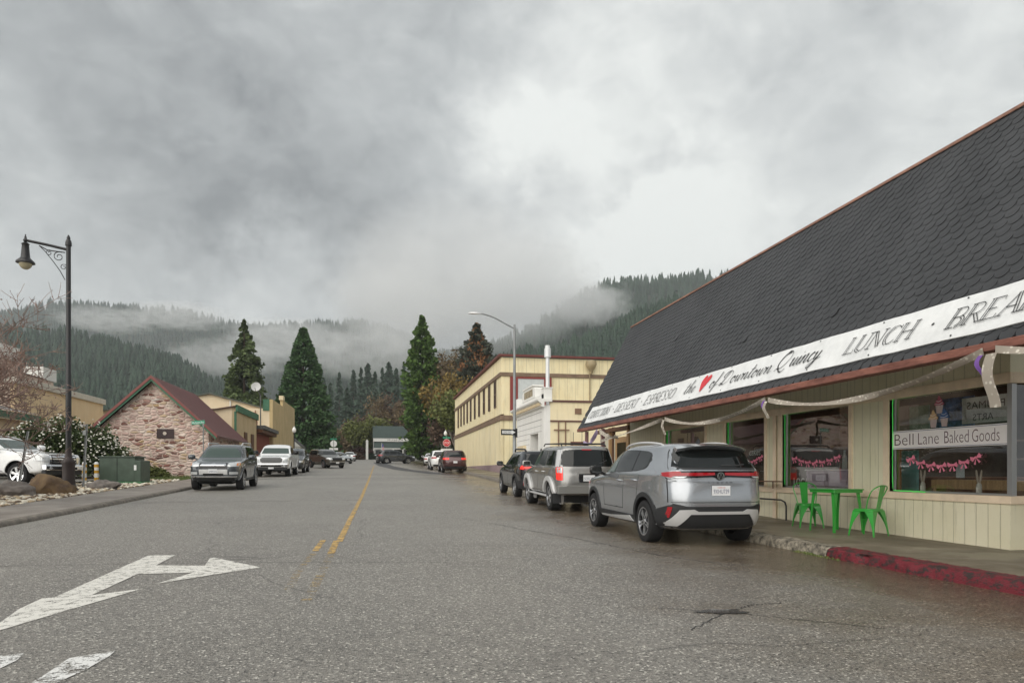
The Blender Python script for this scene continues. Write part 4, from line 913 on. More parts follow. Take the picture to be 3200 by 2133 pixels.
q.build('wall', m_siding, bak)
bb('window_sill', m_trim, [(WX - .035, WX + .16, 8.24, 20.2, .80, .91), (WX + .16, 11.2, 8.24, 8.42, .80, .91)], .006)
bb('header_trim', m_trim, [(WX - .03, WX + .02, 8.25, 20.3, 2.48, 2.63), (WX + .02, 11.2, 8.25, 8.30, 2.48, 2.63)], .005)
for a, b in WIN:
    e_ = [(WX - .028, WX + .14, b, b + .13, .912, 2.478)]
    if a > 9: e_.append((WX - .028, WX + .14, a - .09, a, .912, 2.478))
    bb('window_trim', m_trim, e_, .005)
bb('pilaster', m_trim, [(WX - .05, WX - .03, 14.05, 14.17, .12, 2.48)], .004)
# glass that both mirrors the street and lets the room show
g = G_('shop_glass')
tr = g.n('ShaderNodeBsdfTransparent', {0: (.80, .82, .81, 1)}); gl = g.n('ShaderNodeBsdfGlossy', {0: (1, 1, 1, 1), 'Roughness': .015})
fr = g.n('ShaderNodeFresnel', {0: 1.52}); fm = g.math('MULTIPLY_ADD', fr.outputs[0], 1.9); fm.node.inputs[2].default_value = .02
bf_ = g.n('ShaderNodeNewGeometry').outputs['Backfacing']; fm = g.math('MULTIPLY', fm, g.math('SUBTRACT', 1.0, bf_))
mx = g.n('ShaderNodeMixShader', {0: fm, 1: tr.outputs[0], 2: gl.outputs[0]}); g.t.links.new(mx.outputs[0], g.o.inputs['Surface']); m_shopglass = g.m
m_alu = mat('aluminium_frame', (.42, .42, .42), .35, metal=.7)
for a, b in WIN:
    q = MB(); q.box(WX + .085, WX + .093, a + .002, b - .002, .912, 2.60, M=RM); wo = q.build('shop_window', m_shopglass, bak)
    q = MB()
    for (y0, y1, z0, z1) in ((a, a + .035, .912, 2.6), (b - .035, b, .912, 2.6), (a + .035, b - .035, .912, .94), (a + .035, b - .035, 2.57, 2.6)): q.box(WX + .07, WX + .11, y0, y1, z0, z1, M=RM)
    q.build('window_frame', m_alu, wo)
# recessed entry glass round the corner
q = MB(); q.box(WX + .14, 10.9, 8.345, 8.353, .912, 2.6, M=RM); wo = q.build('shop_window', m_shopglass, bak)
q = MB(); q.box(WX + .03, WX + .11, 8.285, 8.36, .912, 2.6, M=RM); q.box(WX + .11, 10.9, 8.33, 8.37, 2.5, 2.6, M=RM); q.build('window_frame', m_alu, wo)
# far door with wooden posts
m_oak = mat('orange_wood', (.55, .34, .17), .55, var=.25, vs=3, vstr=(6, 6, .6), bump=.1)
m_wdark = mat('brown_wood', (.13, .06, .03), .6, var=.35, vs=4, vstr=(6, 6, .6))
bb('door_post', m_oak, [(WX - .05, WX + .06, 23.24, 23.42, .2, 3.0)], .005); bb('door_post', m_wdark, [(WX - .05, WX + .06, 24.9, 25.0, .2, 2.9)], .005)
bb('door_post', m_oak, [(WX - .04, WX + .06, 25.3, 25.42, .2, 2.9)], .005)
dr = bb('door', m_oak, [(WX, WX + .05, 23.46, 23.62, .2, 2.5), (WX, WX + .05, 24.6, 24.76, .2, 2.5), (WX, WX + .05, 23.62, 24.6, 2.3, 2.5), (WX, WX + .05, 23.62, 24.6, .2, .8)], .004)
bb('door_glass', m_glassc, [(WX + .02, WX + .03, 23.62, 24.6, .8, 2.3)], parent=dr)
bb('side_panel', mat('cream_panel', (.62, .58, .46), .7, var=.1), [(WX, WX + .05, 24.78, 24.88, .2, 2.6), (WX - .01, WX + .04, 25.44, 26.5, .2, 2.7)])
bb('door_header', m_wdark, [(WX - .1, WX + .1, 23.2, 26.6, 2.72, 2.86)], .004)
# room behind the glass; ceiling gap invented to let sky light in
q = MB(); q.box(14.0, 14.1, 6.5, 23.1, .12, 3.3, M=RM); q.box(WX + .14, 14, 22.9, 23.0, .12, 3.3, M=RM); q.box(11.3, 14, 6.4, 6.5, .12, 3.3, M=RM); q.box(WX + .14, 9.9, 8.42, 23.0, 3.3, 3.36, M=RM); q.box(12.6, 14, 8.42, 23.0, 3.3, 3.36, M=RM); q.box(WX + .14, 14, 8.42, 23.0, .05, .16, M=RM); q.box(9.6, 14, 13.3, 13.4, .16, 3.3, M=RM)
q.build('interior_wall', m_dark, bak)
# ---------------- mansard roof
EX, EZ0 = 6.75, 2.70; TX, TZ = 8.67, 6.25; YN, YF = -3.0, 23.2
SL = math.hypot(TX - EX, TZ - EZ0); ux, uz = (TX - EX) / SL, (TZ - EZ0) / SL; nx_, nz_ = -uz, ux
def slope(y, s_, h=0): return (EX + ux * s_ + nx_ * h, y, EZ0 + uz * s_ + nz_ * h)
g = G_('roof_shingles')
f = g.noise(14, 5, .7); c = g.mix(g.ramp(g.noise(1.1, 5, .6), [(.35, 0.0), (.65, 1.0)]), (.031, .033, .036), (.050, .052, .056))
c = g.mix(g.math('MULTIPLY', g.noise(120, 2), .4), c, (.075, .075, .08))
m_shing = g.set(Base_Color=c, Roughness=.6, Specular_IOR_Level=.35, Normal=g.bump(g.noise(150, 2), .3, .006))
q = MB()
a_ = [slope(YN, 0, -.02), slope(YF, 0, -.02), slope(YF, SL, -.02), slope(YN, SL, -.02)]; b_ = [slope(YN, 0, -.14), slope(YF, 0, -.14), slope(YF, SL, -.14), slope(YN, SL, -.14)]
q.add(a_ + b_, [(0, 1, 2, 3), (7, 6, 5, 4), (0, 4, 5, 1), (1, 5, 6, 2), (2, 6, 7, 3), (3, 7, 4, 0)], RM)
roof = q.build('roof', mat('roof_deck', (.035, .035, .037), .8), bak)
random.seed(8); q = MB(); wS, hS = .205, .138; row = 0; s0 = -.03
while s0 < SL - .02:
    y = YN + (wS / 2 if row % 2 else 0)
    while y < YF - wS * .4:
        lift = random.uniform(.015, .019); tw = random.uniform(-.003, .003); top = min(s0 + hS * 2.1, SL); 
        if random.random() < .0025: lift += .016
        K = 7; vs = []; w_ = wS * .492
        for k in range(K + 1):
            a = math.pi * k / K; yy = y + wS / 2 - w_ * math.cos(a); ss = s0 + .10 * (1 - math.sin(a) ** .85) + random.uniform(-.002, .002)
            yy = min(max(yy, YN), YF)
            vs.append(slope(yy, ss, lift + tw * math.cos(a)))
        vs += [slope(min(y + wS / 2 + w_, YF), top, -.004), slope(min(max(y + wS / 2 - w_, YN), YF), top, -.004)]
        n = len(vs); low = [slope(Vector(v)[1], 0, 0) for v in []]
        vv = list(vs)
        for v in vs[:K + 1]: vv.append((v[0] - nx_ * .016, v[1], v[2] - nz_ * .016))
        fs = [tuple(range(n))[::-1]] + [(k, k + 1, n + k + 1, n + k) for k in range(K)]
        q.add(vv, fs, RM); y += wS
    s0 += hS; row += 1
q.build('shingle', m_shing, roof, fixn=False)['kind'] = 'stuff'
m_copper = mat('copper_cap', (.30, .16, .115), .6, var=.35, vs=3)
q = MB()
for i in range(13): q.box(TX - .05, TX + .12, YN + i * 2.015, min(YN + (i + 1) * 2.015 - .006, YF + .02), TZ - .03, TZ + .02, M=RM)
q.build('roof_cap', m_copper, bak, bevel=.006)
bb('roof_fin', m_shing, [(TX + .02, TX + .34, YF - .12, YF - .04, TZ - .9, TZ - .02)])
bb('roof_back', m_shing, [(TX + .12, 9.6, YN, YF, TZ - .5, TZ - .35)]); bb('roof_back', m_shing, [(12.8, 14, YN, YF, TZ - .5, TZ - .35)])  # split to leave an invented opening for daylight over the room
m_beam = mat('peeling_red_beam', (.12, .045, .035), .75, col2=(.34, .14, .10), vs=5, bump=.8, bs=14, det=9, vstr=(1, .35, 1.5))
bb('eave_beam', m_beam, [(6.72, 6.92, YN, YF + .03, 2.60, 2.70)], .008)
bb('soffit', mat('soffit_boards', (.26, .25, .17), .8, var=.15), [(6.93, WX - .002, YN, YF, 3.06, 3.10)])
# near-side overhang return so the porch closes beyond the frame
# eave posts
for y in (20.75, 22.45):
    q = MB(); q.box(6.78, 6.88, y - .05, y + .05, .15, 2.575, M=RM); q.build('porch_post', mat('purple_brown_post', (.22, .12, .12), .6, var=.3), bak, bevel=.006)
# ---------------- long white banner with lettering
def bpt(s_): return slope(0, s_, .03)
g = G_('banner_cloth')
c = g.mix(g.ramp(g.noise(2.2, 7, .7), [(.4, 0.0), (.7, 1.0)]), (.80, .81, .81), (.64, .65, .65))
m_ban = g.set(Base_Color=c, Roughness=.6, Normal=g.bump(g.noise(1.4, 5, .6), .5, .05))
S0, S1 = .155, .765; YB0, YB1 = 2.2, 22.6
q = MB(); n = 60; vs = []
for i in range(n + 1):
    y = YB0 + (YB1 - YB0) * i / n; wv_ = .006 * math.sin(i * 1.7) + random.uniform(-.004, .004)
    vs += [slope(y, S0 + wv_, .035), slope(y, (S0 + S1) / 2, .045 + wv_), slope(y, S1 + wv_, .035), slope(y, S1 + wv_, .02), slope(y, S0 + wv_, .02)]
q.add(vs, [(5 * i + a, 5 * i + (a + 1) % 5, 5 * i + 5 + (a + 1) % 5, 5 * i + 5 + a) for i in range(n) for a in range(5)] + [(0, 1, 2, 3, 4), tuple(5 * n + a for a in (4, 3, 2, 1, 0))])
ban = q.build('banner_sign', m_ban, None, smooth=True)
tag(ban, 'long white banner with black lettering and a red heart on the dark roof edge', 'banner')
m_black = mat('sign_black', (.02, .02, .02), .6)
# open serif capitals drawn with thick (double) and thin strokes; unit height
def arcp(cx, cy, rx, ry, a0, a1, n=14): return [(cx + rx * math.cos(R(a0 + (a1 - a0) * i / n)), cy + ry * math.sin(R(a0 + (a1 - a0) * i / n))) for i in range(n + 1)]
def stem(x, y0=0, y1=1): return [('D', [(x, y0), (x, y1)])] + [('H', x, y) for y in (y0, y1)]
GL = {
 'L': (.62, stem(.12) + [('S', [(.12, .0), (.58, .0), (.6, .2)])]), 'U': (.78, [('D', [(.12, 1), (.12, .3)] + arcp(.38, .3, .26, .3, 180, 270)[1:]), ('S', arcp(.38, .3, .26, .3, 270, 360) + [(.64, 1)]), ('H', .12, 1), ('H', .64, 1)]),
 'N': (.82, [('S', [(.12, 0), (.12, 1)]), ('D', [(.12, 1), (.68, 0)]), ('S', [(.68, 0), (.68, 1)]), ('H', .12, 0), ('H', .68, 1), ('H', .08, 1)]),
 'C': (.80, [('D', arcp(.44, .5, .34, .5, 110, 250)), ('S', arcp(.44, .5, .34, .5, 40, 110)), ('S', arcp(.44, .5, .34, .5, 250, 320)), ('S', [(.7, .8), (.72, 1)])]),
 'H': (.86, stem(.12) + stem(.70) + [('S', [(.12, .5), (.7, .5)])]), 'B': (.72, stem(.12) + [('S', [(.12, 1)] + arcp(.38, .76, .2, .24, 90, -90) + [(.12, .52)]), ('D', arcp(.40, .26, .24, .26, 80, -80)), ('S', [(.12, 0), (.4, 0)])]),
 'R': (.78, stem(.12) + [('S', [(.12, 1)] + arcp(.38, .74, .22, .26, 90, -90) + [(.12, .48)]), ('D', [(.36, .48), (.70, 0)]), ('H', .72, 0)]),
 'E': (.68, stem(.12) + [('S', [(.12, 1), (.56, 1), (.58, .84)]), ('S', [(.12, .5), (.46, .5)]), ('S', [(.12, 0), (.6, 0), (.62, .18)])]),
 'A': (.82, [('S', [(.08, 0), (.42, 1)]), ('D', [(.42, 1), (.74, 0)]), ('S', [(.2, .36), (.62, .36)]), ('H', .08, 0), ('H', .74, 0)]),
 'K': (.8, stem(.12) + [('S', [(.66, 1), (.16, .46)]), ('D', [(.3, .6), (.72, 0)]), ('H', .66, 1)]), 'F': (.64, stem(.12) + [('S', [(.12, 1), (.56, 1), (.58, .82)]), ('S', [(.12, .5), (.46, .5)])]),
 'S': (.62, [('S', arcp(.34, .75, .2, .25, 20, 180, 8)), ('D', [(.14, .75), (.2, .6), (.44, .42), (.5, .25)]), ('S', arcp(.32, .25, .2, .25, 0, -170, 8))]), 'T': (.72, stem(.36) + [('S', [(.04, .82), (.06, 1), (.66, 1), (.68, .82)])]),
 'O': (.86, [('D', arcp(.42, .5, .34, .5, 110, 250)), ('D', arcp(.42, .5, .34, .5, -70, 70)), ('S', arcp(.42, .5, .34, .5, 70, 110, 4)), ('S', arcp(.42, .5, .34, .5, 250, 290, 4))]),
 'I': (.34, stem(.16)), 'D': (.84, stem(.12) + [('S', [(.12, 1), (.36, 1)]), ('D', arcp(.36, .5, .36, .5, 80, -80)), ('S', [(.12, 0), (.36, 0)])]), 'P': (.68, stem(.12) + [('S', [(.12, 1)] + arcp(.36, .73, .24, .27, 90, -90) + [(.12, .46)])]),
 ' ': (.5, []), '.': (.5, [('P', .22, .5)])}
def off_line(p, d):
    o = []
    for i, (x, y) in enumerate(p):
        a = p[max(0, i - 1)]; b = p[min(len(p) - 1, i + 1)]; dx, dy = b[0] - a[0], b[1] - a[1]; l = math.hypot(dx, dy) or 1
        o.append((x - dy / l * d, y + dx / l * d))
    return o
def serif(mb, text, M, h, total=None, slant=.30, lw=.05, cond=1.0):
    W_ = sum(GL[c][0] for c in text); sx = (total / W_ if total else h * cond); x0 = 0
    def T(p): return [((x0 + px) * sx + py * h * slant, py * h) for px, py in p]
    for c in text:
        w_, st = GL[c]
        for s_ in st:
            if s_[0] == 'S': mb.ribbon(T(s_[1]), lw * h, M)
            elif s_[0] == 'D': mb.ribbon(T(off_line(s_[1], .055)), lw * h, M); mb.ribbon(T(off_line(s_[1], -.055)), lw * 1.05 * h, M)
            elif s_[0] == 'H': mb.ribbon(T([(s_[1] - .13, s_[2]), (s_[1] + .13, s_[2])]), lw * h, M)
            elif s_[0] == 'P': mb.add([(p[0], p[1], 0) for p in T(arcp(s_[1], s_[2], .07, .07, 0, 330, 11))], [tuple(range(12))], M)
        x0 += w_
def bframe(y, s_): return frame(slope(y, s_, .056), (0, -1, 0), (ux, 0, uz))   # text runs towards the camera
BL = [('LUNCH', 9.24, 7.86, .26), ('.', 7.70, 7.50, .26), ('BREAKFAST', 7.32, 4.9, .26), ('CONFECTIONS', 22.45, 19.35, .30), ('.', 18.75, 18.45, .3), ('DESSERT', 18.5, 16.7, .30), ('.', 16.6, 16.25, .3), ('ESPRESSO', 16.35, 14.9 - .55, .30)]
BL = [('LUNCH', 9.44, 7.99, .27), ('.', 7.86, 7.62, .27), ('BREAKFAST', 7.51, 5.21, .27), ('CONFECTIONS', 22.45, 20.25, .27), ('.', 20.15, 19.85, .27), ('DESSERT', 19.8, 17.95, .27), ('.', 17.85, 17.6, .27), ('ESPRESSO', 17.5, 15.55, .27)]
for word, ya, yb, h in BL:
    q = MB(); serif(q, word, bframe(ya, .31), h, total=ya - yb - h * .3, lw=.046 if ya < 12 else .052); q.build('lettering', m_black, ban, fixn=False)
# flowing script
def smooth(P, k=5):
    o = []; n = len(P)
    for i in range(n - 1):
        p0, p1, p2, p3 = P[max(0, i - 1)], P[i], P[i + 1], P[min(n - 1, i + 2)]
        for j in range(k):
            t = j / k; o.append(tuple(.5 * ((2 * b) + (-a + c) * t + (2 * a - 5 * b + 4 * c - d) * t * t + (-a + 3 * b - 3 * c + d) * t ** 3) for a, b, c, d in zip(p0, p1, p2, p3)))
    return o + [P[-1]]
SG = {'t': (.34, [[(-.05, .05), (.12, .5), (.2, 1.0), (.12, .4), (.14, .05), (.22, .0), (.36, .12)], [(.0, .66), (.34, .70)]]), 'h': (.48, [[(-.02, .1), (.18, .6), (.26, 1.12), (.18, 1.1), (.10, .5), (.06, .0), (.14, .35), (.28, .52), (.34, .42), (.30, .1), (.38, .0), (.5, .12)]]),
 'e': (.36, [[(-.02, .12), (.14, .22), (.26, .42), (.18, .52), (.06, .34), (.08, .08), (.2, .0), (.38, .12)]]), 'o': (.42, [[(.16, .5), (.04, .3), (.08, .04), (.22, .0), (.34, .22), (.28, .46), (.16, .5), (.24, .36), (.44, .42)]]),
 'f': (.36, [[(-.02, .12), (.16, .5), (.28, 1.05), (.18, 1.1), (.12, .5), (.02, -.3), (-.06, -.38), (-.04, -.2), (.18, .08), (.38, .16)]]), 'D': (.95, [[(.42, 1.0), (.26, .5), (.12, .02), (-.02, .02), (.08, .14), (.36, .0), (.66, .22), (.76, .66), (.56, 1.04), (.2, 1.0), (.02, .72), (.1, .6)]]),
 'w': (.56, [[(.0, .42), (.06, .5), (.06, .1), (.14, .0), (.24, .2), (.28, .5), (.26, .12), (.34, .0), (.46, .3), (.42, .52), (.58, .40)]]), 'n': (.48, [[(-.02, .3), (.08, .5), (.06, .2), (.04, .0), (.14, .38), (.28, .52), (.32, .38), (.28, .08), (.36, .0), (.5, .12)]]),
 'Q': (1.0, [[(.52, 1.0), (.2, .86), (.06, .4), (.22, .04), (.5, .08), (.74, .5), (.66, .94), (.42, 1.06), (.26, .9)], [(.02, -.12), (.1, .02), (.26, -.02), (.46, -.22), (.68, -.22), (.8, -.08)]]), 'u': (.46, [[(.0, .34), (.08, .5), (.06, .12), (.14, .0), (.28, .2), (.32, .5), (.3, .1), (.36, .0), (.48, .12)]]),
 'i': (.26, [[(-.02, .16), (.1, .5), (.08, .1), (.14, .0), (.28, .12)], [(.14, .68), (.17, .74)]]), 'c': (.34, [[(.26, .42), (.2, .52), (.06, .34), (.08, .06), (.2, .0), (.36, .12)]]), 'y': (.46, [[(.0, .36), (.08, .5), (.08, .14), (.16, .06), (.28, .24), (.34, .5), (.24, .0), (.1, -.36), (-.04, -.42), (-.06, -.28), (.2, -.04), (.5, .12)]]), ' ': (.24, [])}
def script(mb, text, M, h, total, lw=.062, slant=.32):
    W_ = sum(SG[c][0] for c in text); sx = total / W_; x0 = 0
    for c in text:
        w_, st = SG[c]
        for p in st:
            p = smooth(p, 5); T = [((x0 + a) * sx + b * h * slant, b * h) for a, b in p]
            wd = []
            for i in range(len(T)):
                a = T[max(0, i - 1)]; b = T[min(len(T) - 1, i + 1)]; wd.append(lw * h * (.55 + (.9 if b[1] < a[1] else .1)))
            mb.ribbon(T, wd, M)
        x0 += w_
for word, ya, yb, h in [('the', 15.06, 14.52, .27), ('of Downtown', 13.8, 11.45, .28), ('Quincy', 11.3, 10.05, .31)]:
    q = MB(); script(q, word, bframe(ya, .33 if word != 'Quincy' else .36), h, ya - yb); q.build('lettering', m_black, ban, fixn=False)
q = MB(); hp = [(0, -.62), (.5, .0), (.72, .42), (.66, .74), (.42, .88), (.14, .8), (.0, .52), (-.1, .8), (-.34, .94), (-.6, .8), (-.7, .46), (-.5, .02)]
hp = smooth(hp + [hp[0]], 4)[:-1]; q.add([(x * .27 + y * .07, y * .27, 0) for x, y in hp], [tuple(range(len(hp)))], bframe(14.14, .44)); q.build('heart', mat('heart_red', (.62, .03, .04), .5), ban, fixn=False)
q = MB()
for i in range(14):
    for s_ in (S0 + .04, S1 - .04): q.lathe([(.001, .006), (.012, .005), (.013, 0)], 8, M=bframe(3 + i * 1.45, s_) @ Matrix.Translation((0, 0, -.01)))
q.build('fixing', m_plastic, ban, fixn=False)['kind'] = 'stuff'
# ---------------- window signs and displays
def wframe(y, z, x=WX + .075): return frame((x, y, z), (0, -1, 0), (0, 0, 1))
q = MB(); q.box(WX + .05, WX + .066, 8.37, 10.70, 1.63, 1.935); ws_ = q.build('window_sign', mat('sign_panel', (.90, .86, .85), .5), None, bevel=.003)
tag(ws_, 'pale strip sign lettered Bell Lane Baked Goods, across the big corner window', 'shop sign')
m_maroon_ink = mat('maroon_lettering', (.09, .018, .03), .5)
for wd, y0_, y1_ in (('Bell', 10.56, 10.13), ('Lane', 10.03, 9.60), ('Baked', 9.49, 9.03), ('Goods', 8.97, 8.50)):
    q = MB(); put_text(q, wd, frame((WX + .0485, (y0_ + y1_) / 2, 1.785), (0, -1, 0), (0, 0, 1)), width=y0_ - y1_, height=.185, off=-.014); q.build('lettering', m_maroon_ink, ws_, fixn=False)
q = MB()
for z in (1.645, 1.918): q.box(WX + .0485, WX + .05, 8.38, 10.69, z - .004, z + .004)
q.build('border_line', mat('sign_border', (.1, .12, .22), .5), ws_)
def cupcake(y, z, s_, frost, label):
    # painted on the glass: striped paper cup under swirled icing, thin raised shapes
    r = empty('cupcake_decal', (WX + .08, y, z), 0, label, 'window decal', 'cupcake decals on the corner window')
    def FM(d): return frame((-d, 0, 0), (0, -1, 0), (0, 0, 1))
    q = MB(); q.add([(-.5 * s_, .45 * s_, 0), (-.34 * s_, -.45 * s_, 0), (.34 * s_, -.45 * s_, 0), (.5 * s_, .45 * s_, 0)], [(0, 1, 2, 3)], FM(.004)); q.build('paper_cup', mat('decal_cup', (.66, .60, .55), .6), r, fixn=False)
    q = MB()
    for k in range(-2, 3): q.ribbon([(k * .13 * s_, -.44 * s_), (k * .19 * s_, .44 * s_)], .05 * s_, FM(.006))
    q.build('cup_stripes', mat('decal_stripe', (.28, .10, .16), .6), r, fixn=False)
    q = MB(); P = [(-.62, .40), (-.60, .62), (-.42, .72), (-.44, .92), (-.2, 1.0), (-.18, 1.2), (0, 1.42), (.14, 1.22), (.3, 1.02), (.46, .92), (.42, .74), (.62, .62), (.60, .40)]
    P = smooth(P, 3); q.add([(a * s_, b * s_, 0) for a, b in P], [tuple(range(len(P)))], FM(.008)); q.build('icing', frost, r, fixn=False)
    q = MB(); q.ribbon(smooth([(-.5 * s_, .56 * s_), (0, .50 * s_), (.5 * s_, .66 * s_)], 4), .05 * s_, FM(.01)); q.ribbon(smooth([(-.34 * s_, .84 * s_), (0, .78 * s_), (.32 * s_, .92 * s_)], 4), .045 * s_, FM(.01)); q.build('icing_swirl', mat('decal_white', (.75, .74, .72), .5), r, fixn=False)
cupcake(9.62, 2.235, .15, mat('decal_pink', (.38, .09, .14), .6), 'pink cupcake painted on the corner window, above the other two')
cupcake(9.74, 2.02, .15, mat('decal_cream', (.60, .40, .22), .6), 'cream-topped cupcake painted on the corner window')
cupcake(9.52, 2.025, .15, mat('decal_blue', (.05, .12, .30), .6), 'blue-topped cupcake painted on the corner window')
q = MB(); put_text(q, 'PLUMAS', wframe(8.82, 2.24, WX + .13), width=.66, height=.11, mirror=True); r_ = q.build('reflected_sign', mat('reflection_ink', (.04, .035, .04), .7), None, fixn=False)  # mirrored text board stands in for a sign reflected in the glass
r_['label'] = 'mirror-written lettering standing in for a sign reflected in the corner window, upper right'; r_['category'] = 'lettering'
q = MB(); put_text(q, 'ARTS', wframe(8.86, 2.06, WX + .13), width=.36, height=.10, mirror=True); q.build('lettering', _mats['reflection_ink'], r_, fixn=False)
q = MB(); q.box(WX + .14, WX + .15, 8.45, 9.25, 1.97, 2.36); q.build('backing', mat('reflection_backing', (.6, .58, .55), .8, var=.3), r_)
# bow garlands: pink bows on a sagging string
m_bow = mat('pink_bow', (.75, .22, .32), .55, var=.2)
def bows(y0, y1, z, sag, n, lab, x=WX + .045):
    r = empty('bow_garland', (x, (y0 + y1) / 2, z), 0, lab, 'garland', 'pink bow garlands in the shop windows')
    ym = (y0 + y1) / 2; q = MB(); P = []
    for i in range(17):
        t = i / 16; P.append((0, y0 + (y1 - y0) * t - ym, -sag * 4 * t * (1 - t)))
    q.tube(P, .004, 5); q.build('string', m_bow, r)
    for i in range(n):
        t = (i + .5) / n; y = y0 + (y1 - y0) * t - ym; zz = -sag * 4 * t * (1 - t); M = Matrix.Translation((0, y, zz)) @ Matrix.Rotation(R(random.uniform(-25, 25)), 4, 'X')
        q = MB()
        for s in (1, -1):
            q.add([(-.012, 0, 0), (-.02, s * .085, .045), (-.012, s * .10, .0), (-.004, s * .08, -.035)], [(0, 1, 2), (0, 2, 3), (3, 2, 1), (0, 3, 1)], M)
            q.add([(-.012, 0, 0), (-.02, s * .03, -.10), (-.016, s * .065, -.085)], [(0, 1, 2)], M)
        q.box(-.026, 0, -.014, .014, -.016, .016, M=M); q.build('bow', m_bow, r, fixn=False)
bows(10.28, 8.78, 1.50, .16, 7, 'pink bow garland hanging below the strip sign in the corner window')
bows(13.58, 11.95, 1.56, .13, 7, 'pink bow garland in the window behind the green table')
bows(16.2, 14.7, 1.62, .15, 7, 'pink bow garland in the window beyond the post, right of the silver SUV roof')
# green light strings round the windows
m_green = mat('green_led', (.08, .70, .10), .4, emit=.22)
def lights(a, b, lab, full=True):
    q = MB(); x = WX + .035; P = []
    def seg(p, q_):
        L_ = (Vector(q_) - Vector(p)).length; n = int(L_ / .04)
        for i in range(n): 
            t = i / n; v = Vector(p).lerp(Vector(q_), t); P.append((x, v[0] + random.uniform(-.006, .006), v[1] + random.uniform(-.006, .006)))
    seg((a + .05, 2.52), (b - .02, 2.49)); seg((b - .03, 2.47), (b - .03, .93))
    P2 = [Vector(p) for p in P]; q.tube(P2, .0055, 5, M=None)
    if full:
        P.clear(); seg((b - .05, .93), (b - .8, .925)); q.tube(P, .007, 5)
    o = q.build('string_light', m_green, None, fixn=False); tag(o, lab, 'string lights', 'green string lights round the shop windows')
lights(*WIN[0], 'green string light round the corner window with the strip sign')
lights(*WIN[1], 'green string light round the window behind the green table', False)
lights(*WIN[2], 'green string light round the window between the post and the silver SUV', False)
lights(*WIN[3], 'green string light round the farthest shop window, above the silver SUV roof', False)
# things standing inside the windows
def thing(name, label, cat, m, boxes, bevel=0, group=None):
    q = MB()
    for b in boxes: q.box(*b)
    return tag(q.build(name, m, None, bevel=bevel), label, cat, group)
thing('display_shelf', 'orange wooden bench top inside the corner window', 'shelf', m_oak, [(9.2, 9.5, 8.55, 10.35, .97, 1.12), (9.2, 9.5, 8.55, 8.61, .16, .97), (9.2, 9.5, 10.25, 10.31, .16, .97)], .005)
thing('door_panel', 'teal painted panel standing inside the corner window', 'panel', mat('teal_paint', (.16, .36, .36), .6, var=.2), [(9.2, 9.25, 10.68, 11.04, .2, 1.62)], .004)
thing('door_panel', 'brown wooden door edge at the left inside the corner window', 'door', mat('amber_wood', (.5, .25, .09), .5, var=.3, vstr=(5, 5, .5)), [(9.3, 9.36, 11.2, 11.52, .2, 1.7)])
thing('picture', 'pale green picture hanging inside the corner window, left of the cupcakes', 'picture', mat('picture_green', (.40, .5, .45), .5, var=.3, vs=8), [(9.5, 9.53, 10.75, 11.2, 1.98, 2.42)])
thing('poster', 'dark blue poster inside the corner window behind the cupcakes', 'poster', mat('poster_blue', (.08, .14, .34), .5, var=.9, vs=9), [(9.6, 9.62, 9.9, 10.7, 2.0, 2.5)])
thing('menu_sheet', 'white paper notice taped inside the corner window', 'notice', mat('paper', (.55, .56, .58), .6, var=.1, vs=30), [(WX + .11, WX + .112, 9.17, 9.33, 1.16, 1.36)])
thing('shop_counter', 'dark counter deep inside the shop', 'counter', mat('counter_brown', (.26, .13, .08), .5, var=.4), [(11.0, 11.8, 8.7, 12.6, .16, 1.1), (10.95, 11.85, 8.65, 12.7, 1.1, 1.15)], .01)
thing('wall_shelf', 'wall shelf with goods at the back of the shop', 'shelf', mat('shelf_goods', (.5, .34, .24), .7, col2=(.15, .17, .22), vs=5), [(13.5, 13.9, 8, 13, 1.5, 1.54), (13.5, 13.9, 8, 13, 1.9, 1.94)] + [(13.55, 13.8, 8.2 + i * .3, 8.35 + i * .3, 1.54, 1.7 + .03 * (i % 4)) for i in range(15)])
for i, (y, lab) in enumerate([(10.02, 'white bottle with two rabbit ears on the corner window sill, left one'), (8.93, 'white bottle with two rabbit ears on the corner window sill, right one')]):
    r = empty('rabbit_figure', (WX + .13, y, .91), 0, lab, 'ornament', 'rabbit-eared ornaments on the sill')
    q = MB(); q.lathe([(.001, 0), (.038, 0), (.040, .1), (.034, .15), (.018, .18), (.001, .185)], 14); q.build('body', mat('rabbit_white', (.60, .55, .50), .6, var=.15, vs=20), r, smooth=True)
    q = MB()
    for s in (1, -1): q.tube([(0, s * .014, .17), (0, s * .03, .25), (0, s * .045, .35), (0, s * .05, .37)], [.012, .018, .012, .003], 7)
    q.build('ears', mat('rabbit_ear', (.5, .40, .33), .7), r, smooth=True)
for i, (y, w_, lab) in enumerate([(13.1, .62, 'mauve storage tub in the window behind the green table, left one'), (12.4, .6, 'mauve storage tub in the window behind the green table, right one')]):
    r = empty('storage_tub', (WX + .42, y, .95), 0, lab, 'tub', 'mauve tubs in the window')
    q = MB(); q.prism([(-w_ / 2 + .04, 0), (w_ / 2 - .04, 0), (w_ / 2, .32), (-w_ / 2, .32)], -.16, .16, 'x'); q.build('box', mat('mauve_plastic', (.62, .48, .60), .35, var=.15), r, bevel=.02)
    q = MB(); q.box(-.18, .18, -w_ / 2 - .015, w_ / 2 + .015, .32, .35); q.build('lid', mat('mauve_lid', (.78, .68, .76), .35), r, bevel=.008)
q = MB(); q.box(WX + .2, WX + .7, 11.7, 13.84, .90, .948); tag(q.build('window_shelf', m_wdark, None), 'shelf board under the mauve tubs inside the second window', 'shelf')
